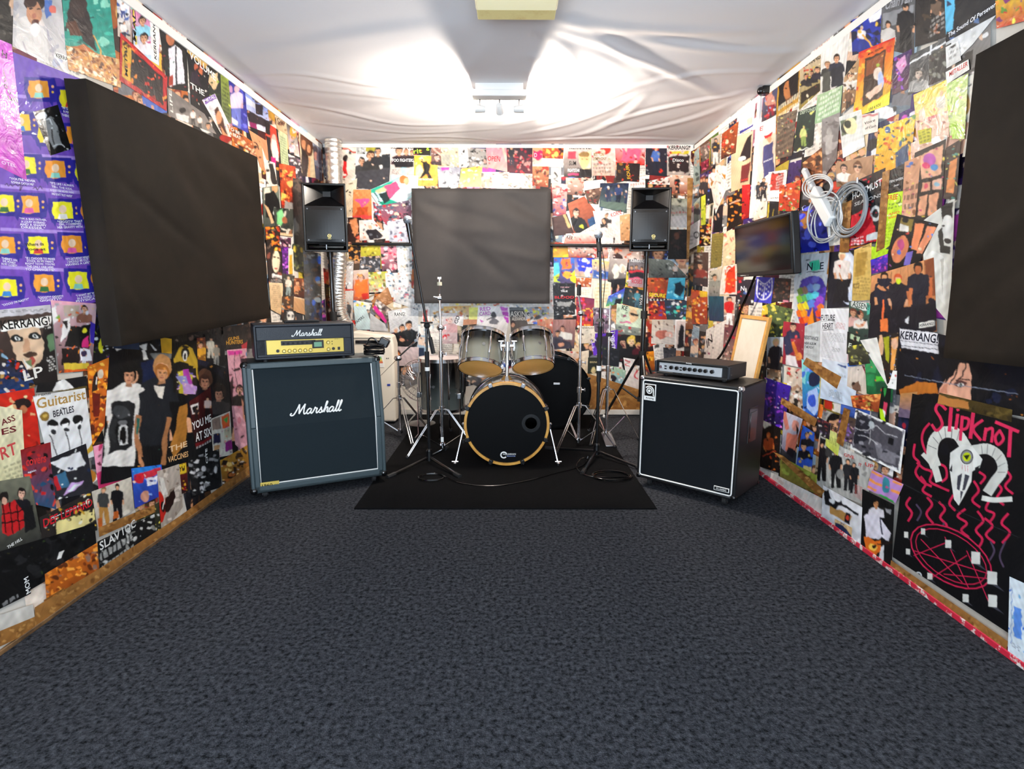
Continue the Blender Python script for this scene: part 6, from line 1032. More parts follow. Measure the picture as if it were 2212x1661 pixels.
P('R', '1916,375 1966,350 1962,412 1912,420', 'black page with slanted white text', 'b 14181c;t d8dada 1928,396 1962,386 5 TEN_WEEKS;t d8dada 1938,404 1950,400 4 Order;n 4 2a3a3a 5', 1)
P('R', '1922,420 1966,410 1942,520 1892,560', 'acid green gig flyer', 'v c4e428 b8dc20;t d84c1c 1924,434 1946,430 11 FREE;l 2a4a1c 1926,440 1954,448 2;t e86a28 1926,466 1950,460 5 AND;t e86a28 1926,474 1950,468 5 WARREN;s 2a4a1c 2 1950,420 1954,430 1948,440;n 8 d8f060,e8f4a8 6;l 8aa818 1912,485 1936,530 7')
P('R', '1888,532 1932,540 1934,556 1888,560', 'acid green strip', 'b b4dc1c')
P('R', '1984,330 2052,300 2042,470 1965,482', 'dark page with nine tattoo close-ups', 'b 2a201c;q e0a888 1992,338 2046,312 2040,378 2000,386;e b858a8 2016,345 14,14;e 4a8ac0 2026,362 9,7;e d83a6a 2008,358 9,7;q d89a7c 2000,396 2018,392 2016,412 1998,414;q e0b098 2022,390 2044,384 2042,410 2022,410;e c84a5a 2008,402 5,6;e 8ab0c0 2032,398 6,5;q e0a07c 1994,424 2012,420 2006,464 1990,466;q e0a07c 2016,420 2036,416 2030,462 2012,466;n 16 4a6ab0,d8c048,b83a6a,3a8a5a 4')
P('R', '1962,350 1998,335 1985,468 1955,470', 'page of small tattoo photographs in rows', 'v c8906c d8a080;n 14 e8b898,b83a6a,4a6aa8,8a5a3c,d8c060 6;l 3a2a24 1964,402 1994,450 3')
P('R', '1998,480 2072,425 2060,700 2008,640', 'grey portrait of bearded man in white shirt', 'v d8d8d0 e8e6dc;q 262422 2040,440 2068,436 2066,470 2044,480;e e8e8e4 2056,490 13,26;q 3a3834 2034,500 2044,490 2048,530 2062,532 2060,550 2040,545;e 24221f 2046,488 4,2;e 3a3634 2056,520 8,6;q f0efe8 2008,556 2022,540 2046,552 2056,580 2050,660 2034,640 2030,590;q c8c6bc 2040,560 2048,556 2044,640')
P('R', '1946,462 2036,484 1990,575 1915,588', 'tilted black page with tattooed forearms', 'b 0f0d0d;q 8a7434 1955,470 1982,474 1976,500 1950,500;e 1a1816 1964,476 7,6;q e0dcd4 1952,484 1972,488 1970,502 1950,498;e d88058 1952,538 17,30,20;e b84a7a 1954,528 8,12;e 5a6ac0 1950,545 5,6;q e8885a 1986,482 2006,484 1990,540 1976,538;q e89068 2012,488 2032,492 2000,548 1988,546;n 12 b85aa8,6a8ad0,f0c8a0,d84a3a 4;q 7a6ac0 1966,545 1980,542 1974,570 1960,572', 0)
P('R', '2052,320 2085,300 2075,430 2046,430', 'page with tattooed orange leg', 'b 3a2a24;q e89458 2060,350 2078,340 2068,418 2052,416;n 10 c8c060,5a9a8a,f0b078 5')
P('R', '1795,545 1856,538 1847,662 1789,666', 'spotlight page with white-clothed woman and long shadow', 'v 14141c 1c1c28;e d0daf0 1836,600 22,58;e e4e8f4 1838,590 13,42;e 0c0c12 1833,600 10,22;q 0c0c12 1826,610 1838,612 1828,650 1812,655 1818,632;p 1822,545 108 e8d8b0 e8dcd4 16161c;q 16161c 1812,610 1826,608 1826,630 1822,660 1816,660 1818,632 1806,658 1800,658;q b83a28 1813,572 1820,570 1820,582;s c87a2a 3 1816,590 1822,606')
P('R', '1723,552 1795,545 1780,665 1716,668', 'white music weekly cover with multicoloured faceted ball', 'v ccd4dc d8dce0;t 1a2238 1746,584 1758,583 15 N;t 1a2238 1774,582 1782,581 15 E;s 1a2238 2 1744,562 1752,561;s 1a2238 2 1745,588 1783,586;q 3ac09a 1750,566 1772,560 1776,582 1756,586;n 4 8ad8c0,2a9a80 4')
ball = 'v d0d6dc d4d6d6;q 4a3a9a 1727,640 1730,618 1744,600 1762,595 1780,604 1790,622 1788,650 1780,690 1772,704 1756,712 1738,704 1724,680'
BC = [(1740, 612, '4a3aa8'), (1752, 606, '5a4ab8'), (1764, 604, '6a6ac8'), (1776, 614, '4a3ab0'), (1784, 628, '6a4ac8'), (1732, 630, '6a8a3a'), (1742, 628, '8a6a5a'), (1754, 622, '6a8ad0'), (1766, 622, '8ab0d8'), (1776, 632, '5a3ab8'), (1730, 646, '8ac03a'), (1742, 645, '5ab05a'), (1752, 640, '4ac8c8'), (1764, 638, '5ad0e8'), (1774, 648, 'a04ac8'), (1732, 662, 'f0c828'), (1744, 660, 'e8d82a'), (1756, 656, '5a8ae0'), (1768, 658, '8a3ac0'), (1730, 676, 'e86a1c'), (1740, 676, 'f09a1c'), (1772, 676, 'e84a18'), (1776, 664, 'f07a28'), (1736, 692, 'd83a14'), (1768, 694, 'e05a18'), (1746, 690, 'f0701c')]
for x, y, c in BC: ball += ';q %s %d,%d %d,%d %d,%d %d,%d %d,%d' % (c, x-8, y-3, x-1, y-9, x+8, y-5, x+7, y+7, x-4, y+8)
P('R', '1718,600 1792,592 1778,712 1720,716', 'page with rainbow faceted sphere', ball+';q f08a18 1757,662 1766,712 1744,712;q 4a2a30 1757,662 1772,704 1764,712')
P('R', '1737,706 1776,692 1774,782 1732,778', 'grey album advert page', 'b c4c8c8;t 4a4e54 1740,732 1771,736 8 RESISTANCE;t 4a4e54 1741,744 1766,746 6 NEW_ALBUM;t 4a4e54 1741,752 1762,754 6 IT_MONDAY;l 8a8e90 1738,760 1770,772 3')
P('R', '1777,666 1843,666 1836,785 1774,782', 'white article page headed FUTURE HEART', 'v eeeef0 e4e4e8;t 1c2024 1777,692 1807,692 12 FUTURE;t 1c2024 1780,710 1803,710 12 HEART;s 1c2024 1.3 1777,693.5 1807,693.5;s 1c2024 1.3 1780,712 1803,712;l b83a3a 1809,696 1828,712 5;l 8a8c90 1780,716 1804,776 16;l 8a8c90 1808,718 1828,742 6;l 2a2e34 1802,750 1818,762 4;s e8a8b0 1.2 1841,668 1834,782')
P('R', '1852,540 1890,524 1888,648 1847,650', 'aged parchment page', 'v d8b464 c8a858;R b08a3c 1858,546 1874,596;n 6 c09a48,e0c480 6;q 6a5028 1850,612 1862,612 1862,622 1850,622;q c8a858 1852,614 1860,614 1860,620 1852,620;l 9a7c3a 1856,600 1884,640 6;t 5a4420 1870,537 1886,531 4 PRINCE')
P('R', '1888,562 1926,548 1925,585 1890,592', 'purple stage light page', 'v 3a2ac0 5a1c7a;n 14 a03ac0,e04a8a,1c1460 5')
P('R', '1890,596 2026,556 2033,716 1882,730', 'poster of three people in black against wood panels', 'v d89460 b8703c;s 7a4a2c 1.2 1933,585 1933,640;s 7a4a2c 1.2 1954,578 1954,640;s 7a4a2c 1.2 1970,572 1970,640;s 7a4a2c 1.2 2006,560 2006,640;q 8a4a2c 2006,562 2026,556 2030,640 2010,640;q 1c1620 1884,640 1902,620 1910,660 1912,730 1882,730;p 1918,588 132 2a1c14 1a1c2c 1c1820 d89868;s d08858 7 1906,618 1918,624 1932,620;s 1a1c2c 8 1905,606 1932,606;p 1948,592 130 c8542a 1c1a24 1a1620;e c8d82a 1949,608 6,7;p 1992,568 150 1c1412 1a1c2a 1a1824 b8683c;q 1a1c2a 1972,600 1988,592 2012,592 2024,604 2018,640 1976,640;s d07848 7 1976,625 1975,655;s c86a3c 7 2020,600 2019,640 2020,655;q 14121c 1885,680 2032,650 2032,716 1885,728;n 8 1c1824,2a2430 9;q e87838 1908,690 1926,688 1926,716 1910,716;s e86a38 4 1916,650 1915,690;q e8e8ea 1964,688 1972,684 1970,700 1964,696;q e4e0d8 1994,698 2028,692 2028,704 1994,708;t 2a2a2a 1996,706 2026,701 6 KERRANG!')
P('R', '1842,650 1888,655 1880,770 1838,765', 'page with two laughing girls beneath white letters', 'v 3a5a4a 241e24;q e8ece4 1846,646 1886,655 1884,672 1846,662;t 2a3c34 1848,662 1884,670 12 ASSEN!;h 1850,676 8 6a3424 d8a8a0;h 1866,680 8 8a4a30 e8e0d8;s e0b090 5 1856,700 1868,704 1876,694;q 4ab098 1878,650 1890,646 1892,676 1880,680;n 8 1c1820,c87850 6')
P('R', '1838,716 1866,724 1860,770 1836,764', 'small black and white flyer', 'b 20241e;q b8d0a8 1845,722 1864,728 1862,738 1844,732;p 1854,724 22 14140f 14140f 14140f;q e4e8e0 1842,752 1860,758 1859,766 1840,762;t e0e8d8 1840,750 1846,752 10 F')
P('R', '1636,598 1676,600 1668,656 1630,652', 'blue page with white line-drawn dice block', 'b 3a3ab8;s f0f0fa 2 1640,604 1637,636 1651,648 1668,636 1671,604;s f0f0fa 2 1640,604 1654,612 1671,602;s f0f0fa 2 1654,612 1651,648;n 0 fff 1;e f0f0fa 1644,613 1.5,2.4;e f0f0fa 1649,616 1.5,2.4;e f0f0fa 1643,623 1.5,2.4;e f0f0fa 1648,626 1.5,2.4;e f0f0fa 1642,632 1.5,2.4;e f0f0fa 1647,636 1.5,2.4;e f0f0fa 1659,616 1.5,2.4;e f0f0fa 1665,612 1.5,2.4;e f0f0fa 1658,626 1.5,2.4;e f0f0fa 1664,622 1.5,2.4;e f0f0fa 1657,636 1.5,2.4;e f0f0fa 1663,632 1.5,2.4')
P('R', '1676,600 1712,602 1708,654 1670,650', 'murky brown page with painted figures', 'v 3a3230 2a2422;n 20 6a4a3c,1c1818,8a6a5a,a85a3c 5;q e890a0 1694,648 1706,649 1706,653 1694,652')
P('R', '1580,604 1636,604 1630,660 1578,655', 'dark page with blue mask and red chin', 'v 2a2630 241c24;n 16 3a5a9a,c82030,e8e8e8,14121a,5a2a30 6;t e8e8f0 1602,628 1610,628 10 N')
P('R', '1662,655 1716,668 1700,732 1660,728', 'green and yellow floral page', 'v 5a6a3c 2c3a2c;n 34 e0d048,3a4a30,8a9a4a,1c2a20,c8c86a 6')
P('R', '1696,694 1742,700 1738,795 1688,785', 'red page with guitarist in white trousers', 'v a82c3c 8a2434;h 1716,706 7 201614 2a2c4a e0b090;q 2a2c4a 1694,728 1708,720 1716,760 1700,770;q e8e0e4 1700,765 1722,770 1728,795 1700,792;s d87a30 7 1716,740 1728,776;e e0904a 1730,770 6,8;n 5 d84a4a,c8a0a0 3')
P('R', '1660,728 1696,728 1692,832 1658,828', 'pale grey page with man in black suit', 'v c0c8d0 a8a8a4;q 2a2826 1660,770 1695,770 1693,800 1659,798;p 1678,733 94 c8a878 161620 14141c')
P('R', '1660,795 1690,800 1690,830 1660,828', 'page with brown dog and boots', 'v 6a4a34 c8b090;n 14 2a1c14,c88a5a,e8e0d0,4a3424 5')
P('R', '1700,790 1742,800 1738,890 1704,880', 'page of white clad acrobats', 'v d8c8b8 c8b4a0;n 24 f4f0ea,6a4a38,2a2420,a8846a,c83a3a 7')
P('R', '1735,775 1785,800 1768,905 1738,890', 'torn page with blue-painted crouching man', 'v 3ab0b8 2a5ac0;q 8ad8d8 1735,776 1748,782 1742,830 1736,825;n 10 4a78e0,1c2a6a,8ab0f0,c8d8f8 9;e 1c2444 1762,820 13,16;q b0c8f8 1750,846 1768,838 1776,880 1762,898 1746,880;e 3a5ad0 1758,865 8,14;q c8b86a 1776,800 1786,806 1778,880 1770,905', 0)
P('R', '1780,775 1860,790 1850,880 1775,860', 'torn white article page with blue corner', 'v dce4ee c8d8ec;q 2a6ad0 1835,785 1858,790 1852,820 1836,808;l 3a4a5a 1786,800 1834,818 4;l 3a4a5a 1796,840 1824,868 6;n 5 f0f4fa,a8c8f0 7;q 2a4a8a 1812,786 1832,790 1830,796')
P('R', '1836,792 1872,789 1900,868 1834,834', 'triangular cream page fold with red edge', 'v e0d4c8 d0c0b0;s 8a1c34 3 1868,790 1896,856;q 7a5a48 1844,830 1860,822 1866,846 1848,848;n 4 3a2a24 4')
P('R', '1876,776 1940,780 1936,870 1880,850', 'green album cover grid page', 'v 2a7a44 1c5a34;q 3a9a5a 1878,778 1902,782 1900,806 1878,804;q 5ac83a 1900,812 1930,812 1930,822 1900,824;q 2a8a50 1880,808 1898,810 1896,834 1880,832;q 1c4a30 1900,826 1932,826 1930,846 1900,848;n 6 e84a3a,48b068,164428 4')
P('R', '1838,748 1878,742 1888,785 1842,790', 'olive page with black guitar edge', 'v 4a4a34 2a2a24;n 12 1c1c18,8a8a5a,d8d048,6a6a50 6')
P('R', '1866,735 1908,728 1938,826 1928,838', 'white torn arm-shaped scrap', 'b ebe8e0;q 1c1a18 1862,748 1886,762 1882,772 1864,770')
P('R', '1902,724 1952,718 1950,812 1925,830', 'page with tattooed legs against green', 'b 241c18;q a8a820 1918,728 1930,728 1928,786 1922,776;e e0b088 1912,745 6,22;q e8a050 1936,730 1950,728 1940,800 1932,800;e e0b090 1942,742 7,12;n 8 8a9ac0,c86a3c,f0c8a0 3')
P('R', '1938,800 1954,802 1948,842 1926,838', 'two white playing cards', 'b efeeea;q c02828 1944,808 1947,812 1944,816 1941,812;q 1c1c1c 1938,824 1940,828 1936,828;s c8c8c4 1 1934,820 1952,822')
P('R', '1952,700 2250,772 2250,905 1945,852', 'big navy cover with black-haired one-eyed face', 'v 0a0c1a 06070c;n 20 0e1226,0a0a12,121830 20;q 0a0a10 2036,752 2100,748 2150,800 2130,880 2060,850 2040,800;q e0a488 2052,822 2068,788 2086,784 2104,786 2110,830 2108,880 2068,862 2036,850;q 0c0b10 2060,780 2084,782 2070,810 2052,828;s 1a1418 3 2080,784 2074,812 2062,830;s 1a1418 3 2098,786 2090,808 2078,824;e 5a3430 2086,829 13,7;e e8dcd4 2087,831 8,4;e 4a5a50 2087,831 3.4,3.8;s 3a2420 3 2076,822 2090,819 2106,822;q c88468 2052,830 2060,826 2056,850 2036,850;q b86a24 1952,842 1990,825 2034,828 2036,850 2000,850 1960,866;n 8 8a4a18,d88a38 5;q e8e6ea 1952,710 2036,719 2037,764 1957,750;t 0e1024 1954,732 2036,742 18 KERRANG!;s 10122a 1.4 1956,736 2037,746;s 10122a 1.4 1956,746 2037,755;s 7a8090 1.5 1964,811 2050,826 2212,852')
P('R', '1955,850 1992,846 1982,905 1950,900', 'mauve grey page edge', 'v b8824a 6a5a6e;q 6a5a70 1952,880 1978,888 1970,920 1948,905')
P('R', '1845,855 1918,850 1912,892 1850,880', 'orange page of flower-like faces', 'v b85a2c 8a3a1c;n 26 e8904a,f0b060,6a2414,8a8a3c,d84a28 6')
P('R', '1915,835 1934,840 1928,925 1905,900', 'torn black, red and lime scrap', 'b 101412;q c83a58 1918,868 1926,872 1924,895 1916,885;q f0ece8 1916,885 1922,888 1920,905;q b8e020 1908,882 1916,884 1924,918 1912,915;q 2a8a3a 1918,838 1926,838 1920,858', 0)
P('R', '1890,905 1912,915 1926,938 1900,935', 'small pale shoe clipping', 'b 5a5a50;q dcd8c8 1896,908 1908,914 1924,932 1906,938;n 5 b8a890 3')
P('R', '1857,883 1966,929 1955,1024 1845,968', 'white-edged grey drum kit photograph', 'b efefed;q 4c4a52 1861,889 1961,932 1951,1016 1849,966;q 24242c 1862,890 1890,904 1884,950 1852,962;q 7a7880 1900,960 1946,980 1944,1005 1906,990;n 22 1c1c22,5a5862,8a8890,34343c 7;s c8c8cc 1.3 1858,925 1880,930 1900,918 1920,935 1950,945;s c8c8cc 1.3 1862,940 1884,945 1905,960;s b8b8bc 1.3 1890,915 1886,960;e b8c0c4 1892,918 5,8;e 2a2a30 1880,982 12,5;q 141418 1930,945 1940,948 1938,962 1928,958;q e8eaec 1934,1006 1950,1012 1944,1014')
P('R', '1983,852 2197,908 2200,1372 1943,1206', 'black poster with horned ram skull, red smoke and pentagram', '', full=True) if 0 else None
sk = 'b 09090c;n 10 0e0e14,0b0b10 30'
RED = 'c4204a'
for st in ('2018,915 2006,930 2002,950 2010,975 2022,985', '1986,960 1984,985 1996,1000 1988,1020 2002,1040 2022,1050', '1992,1000 2006,1012 2024,1020 2020,1040 2042,1052 2060,1060', '2000,1030 2010,1045 2004,1060 2022,1072', '2030,1000 2052,1008 2056,1030 2046,1040', '2116,1040 2126,1060 2112,1080 2128,1095', '2128,1020 2140,1030 2130,1044', '2150,1080 2142,1100 2160,1110 2150,1128', '2096,1100 2080,1115 2100,1130 2088,1145 2104,1160', '2040,1085 2052,1100 2042,1118 2056,1135 2044,1150', '2140,1120 2156,1136 2142,1155 2160,1172', '2180,1010 2196,1030 2184,1050 2200,1066', '2190,1110 2176,1130 2194,1150 2178,1172', '1976,1075 1968,1090 1980,1108 1972,1125', '2014,1075 2024,1090 2012,1110 2026,1130', '2124,1105 2136,1125 2120,1145 2134,1165 2124,1185', '2070,1070 2062,1088 2074,1102', '2160,1040 2176,1056 2166,1076 2180,1090'): sk += ';s %s 5 %s' % (RED, st)
for st in ('2050,1130 2044,1150 2056,1170', '2104,1160 2110,1180 2100,1192', '2152,1170 2160,1190 2150,1210', '1990,1090 2000,1106 1992,1124', '2184,1170 2172,1200 2180,1224'): sk += ';s 4a3c52 4 '+st
sk += ';e c4204a 2066,1202 100,56,32;e 09090c 2066,1202 97,53,32;e c4204a 2066,1202 88,47,32;e 09090c 2066,1202 86,45,32'
for st in ('1986,1190 2150,1240', '2000,1165 2090,1258', '2052,1160 2104,1270', '1984,1200 2060,1170', '2100,1190 2148,1300', '2050,1240 2150,1250', '2020,1250 2100,1200'): sk += ';s %s 1.8 %s' % (RED, st)
sk += ';n 0 fff 1'
for x, y, h in ((1968, 1155, 14), (2005, 1148, 14), (1972, 1192, 13), (2060, 1175, 18), (2120, 1205, 28), (2156, 1248, 30), (2020, 1245, 15), (2098, 1292, 18), (2157, 1298, 28)): sk += ';q d0d0ca %d,%d %d,%d %d,%d %d,%d;q 3a3a44 %d,%d %d,%d %d,%d' % (x-h*.35, y-h*.5, x+h*.35, y-h*.4, x+h*.35, y+h*.5, x-h*.35, y+h*.45, x+h*.35, y+h*.5, x+h*.9, y+h*1.05, x-h*.1, y+h*.48)
sk += ';s d4d4cc 24 2096,962 2078,938 2050,934 2030,950 2024,980 2030,1002;s d4d4cc 15 2024,990 2032,1015 2038,1036;s d4d4cc 9 2005,982 2018,996 2026,1008;s c8c8c0 22 2118,972 2146,970 2170,986 2178,1015 2160,1042 2148,1060;s d4d4cc 11 2136,1076 2160,1080 2196,1078'
for a, b_ in (((2084, 930), (2078, 952)), ((2068, 926), (2066, 948)), ((2052, 924), (2054, 946)), ((2038, 932), (2046, 950)), ((2026, 944), (2038, 958)), ((2016, 962), (2034, 970)), ((2132, 962), (2134, 980)), ((2146, 960), (2144, 982)), ((2162, 968), (2154, 988)), ((2176, 982), (2162, 998)), ((2184, 1000), (2168, 1008)), ((2184, 1020), (2168, 1020))): sk += ';s 5a5a5c 1.3 %d,%d %d,%d' % (*a, *b_)
sk += ';q dcdcd6 2064,978 2090,960 2112,964 2134,992 2128,1010 2112,1018 2110,1040 2092,1075 2082,1092 2072,1078 2066,1040 2062,1010;q 1a1a20 2068,1002 2062,1016 2068,1020;q 1a1a20 2118,1010 2130,1004 2118,1024;q 3c3c46 2080,1028 2090,1022 2084,1060 2078,1056;q 3c3c46 2096,1024 2106,1028 2096,1058 2090,1060;q 3c3c46 2086,1060 2092,1062 2086,1084;e 2a2a30 2100,987 14,16;e 8a8a8c 2100,987 12,14;e b8c818 2100,987 9,10;q 1c2410 2093,984 2107,982 2100,994;s c4506a 1 2096,1005 2097,1018;s c4506a 1 2102,1006 2102,1020;s c4506a 1 2090,1004 2090,1014'
LOGO = [('2054,884 2040,872 2032,884 2042,902 2046,918 2034,930 2024,918', 6), ('2066,878 2062,930', 8), ('2080,896 2076,926', 7), ('2080,884 2081,886', 6), ('2090,900 2086,950', 7), ('2090,902 2104,906 2100,924 2088,928', 6), ('2114,892 2108,945', 8), ('2134,908 2114,926 2130,950', 6), ('2142,926 2138,950', 7), ('2142,930 2156,926 2154,954', 6), ('2172,930 2162,944 2168,960 2180,948 2172,930', 6), ('2164,912 2212,932', 7), ('2196,926 2192,985', 8)]
for st, ww in LOGO: sk += ';s d42a54 %s %s' % (ww, st)
sk += ';e c8ccd0 1994,1244 8,9;e 14161c 1994,1244 5,6;s 2a2c30 1.2 1943,1035 2040,1085 2212,1160'
P('R', '1981,850 2262,916 2244,1402 1938,1203', 'tall black poster with horned ram skull, red smoke and candles on the right wall', sk, flat=True, full=True)
P('R', '2040,848 2200,885 2198,912 2036,872', 'translucent brown tape along the top of the skull poster', 'v 4a3c1c 3c3018;n 10 5a4a24,2c2414 10;q b8783c 2036,852 2104,868 2104,884 2036,872', 1, name='parcel_tape', cat='tape')
P('R', '1655,815 1712,834 1696,930 1652,918', 'violet page with scattered pink stars', 'v 3a1c9a 1c0c3a;n 24 c84ab0,5a2ac0,e88ad0,120828,8a3ac0 6;n 5 e8e8ff 2')
P('R', '1697,888 1738,905 1716,990 1692,968', 'page with bare-chested bald man raising an arm', 'v c8c4d4 7a7488;s c87868 9 1698,890 1704,925;e d89080 1722,920 8,12;q c8705c 1704,935 1728,940 1722,985 1700,972;q 14121c 1706,965 1722,975 1716,990 1700,980;q 1a1614 1722,915 1730,930 1726,945')
P('R', '1738,918 1764,935 1756,1036 1722,1018', 'blue page with two dark-haired people', 'v 2a5ac0 2a4aa8;h 1748,940 7 1a1210 1c1a20;h 1740,965 7 14100e 14141c;n 6 c8a84a,14141c 6;q d8c878 1740,1005 1756,1010 1752,1034 1738,1028')
P('R', '1646,905 1690,925 1686,1022 1645,1008', 'black page with glowing orange performer', 'b 110d0c;p 1664,935 70 c85a20 b84a1c 1a1210 d87a3a;n 10 e87a30,3a1810,c8481c 4;q e8dcc8 1648,910 1664,904 1668,918 1654,924;s c84a28 2 1652,985 1680,975')
P('R', '1690,985 1784,1035 1784,1075 1688,1030', 'olive green page strip', 'v 8a9438 7a6a30;n 10 9aa848,6a5a28 9')
P('R', '1646,1008 1788,1080 1786,1122 1646,1036', 'blank white card at the skirting', 'v dcd8d2 d4ccc4;n 6 e8dcd4,c8b8ac 9', name='card', cat='card')
P('R', '1777,942 1895,1000 1876,1092 1768,1050', 'grey band photograph with red handwritten heading', 'v bcbcb8 a8a8a4;n 16 c8c8c4,90908c,d8d8d4 10;t c83a34 1828,985 1850,992 7 GIVE;t c83a34 1860,1006 1866,1009 7 IT;t c83a34 1874,1006 1892,1012 8 UP;q 1a1a1c 1772,942 1790,950 1784,975 1774,970;p 1780,955 84 141214 141216 121214;p 1810,970 84 1a1818 18181c 161618;p 1836,992 68 2a2826 2a2a2e 202024;p 1850,1000 66 2a2624 1c1c20 1a1a1e;e 8a8a88 1820,1024 8,10;l c85a54 1852,1044 1872,1085 8;q 3a3a3a 1790,958 1806,966 1802,990 1788,984')
P('R', '1893,1014 1962,1046 1944,1088 1882,1056', 'orange and lilac striped cartoon page with teal figure', 'b b888c8;s e8944a 5 1894,1020 1914,1030;s e8944a 6 1888,1036 1912,1048;s e8944a 5 1884,1052 1902,1060;s e8944a 5 1940,1040 1958,1048;s e8944a 6 1936,1058 1952,1066;e 3a8a9a 1923,1048 9,17;e d04a8a 1926,1052 3,2;q 2a9a3a 1900,1066 1916,1070 1940,1082 1944,1088 1900,1070')
P('R', '1872,1056 1942,1090 1936,1226 1868,1192', 'black page with long-haired guitarist in white shirt', 'b 0e0d0e;n 8 181614,22201e 10;h 1902,1088 8 1c1410 d8d4dc c88a5a;q d8d4e0 1876,1115 1892,1108 1906,1112 1934,1152 1930,1170 1914,1160 1906,1165 1880,1160;s 1c2038 3 1910,1118 1916,1155;q d86a1c 1876,1160 1884,1158 1900,1170 1912,1166 1912,1190 1898,1202 1880,1190;n 0 fff 1;e f0c050 1895,1182 10,7,20;e 2a1410 1898,1180 5,4;s 2a1a14 3 1905,1176 1938,1172;q d8d8dc 1912,1182 1920,1178 1918,1215 1908,1208;q 8a8a8e 1922,1098 1936,1102 1934,1112 1924,1106')
P('R', '1786,1048 1872,1096 1868,1184 1782,1128', 'white page with sketched electric guitar', 'v e2e2e6 d2d4da;n 5 c8ccd4,f0f0f4 8;q 16161a 1788,1060 1796,1055 1802,1075 1818,1084 1826,1080 1830,1090 1812,1098 1790,1090;e e4e4e6 1806,1082 7,5,20;s 16161a 4 1822,1085 1862,1112;q b88a4c 1800,1092 1850,1115 1842,1132 1800,1108;q 16161a 1836,1105 1846,1110 1844,1134 1834,1128;e b83a28 1840,1118 3,5')
P('R', '1812,1120 1850,1140 1848,1176 1810,1150', 'small page with blue guitar body', 'v d8b888 c8a470;q 1c2a4a 1812,1128 1828,1134 1848,1156 1846,1174 1826,1160 1812,1148;n 4 3a4a7a,e8d8a8 3')
P('R', '1790,925 1822,940 1815,985 1788,962', 'acid yellow torn page with black letters', 'v d8dc8a c0cc4c;t 1c1c1c 1800,928 1814,934 9 FE;l 5a5a2a 1796,942 1812,965 5')
P('R', '1822,895 1858,905 1850,960 1816,945', 'page with people in violet light', 'v 4a3a2c 5a4a5a;h 1832,912 6 3a2018 6a4a8a;n 12 8a6ab0,e0b0a0,2a1c24 5')
P('R', '1770,900 1800,915 1796,950 1768,935', 'page with white-faced figure', 'b 241f24;n 10 e0dcd8,5a4a6a,8a3a3a 5')
TAPE('R', '1746,772 1822,814 1812,840 1738,786', 'slanting strip of brown parcel tape')
TAPE('R', '1692,858 1770,905 1764,922 1690,872', 'slanting strip of brown parcel tape')
TAPE('R', '1832,880 1846,886 1830,965 1815,955', 'upright strip of brown parcel tape')
TAPE('R', '1914,372 1930,366 1918,535 1900,545', 'long upright strip of brown parcel tape')
TAPE('R', '1826,440 1846,432 1840,545 1820,545', 'long upright strip of brown parcel tape')
TAPE('R', '1676,975 1700,985 1790,1060 1780,1075', 'slanting strip of brown parcel tape')
TAPE('R', '1935,1210 2190,1385 2186,1412 1930,1238', 'broad strip of brown parcel tape')
P('R', '2194,1245 2260,1275 2250,1470 2190,1425', 'white and blue information sheet at the photo edge', 'v d4dee4 c8d4dc;n 5 7ab0d8,3a6ac0 9;s 6a8ac0 1.4 2200,1270 2198,1390;q 5a8ad8 2204,1310 2220,1315 2220,1380 2203,1372;l 3a4a6a 2200,1385 2216,1410 3')
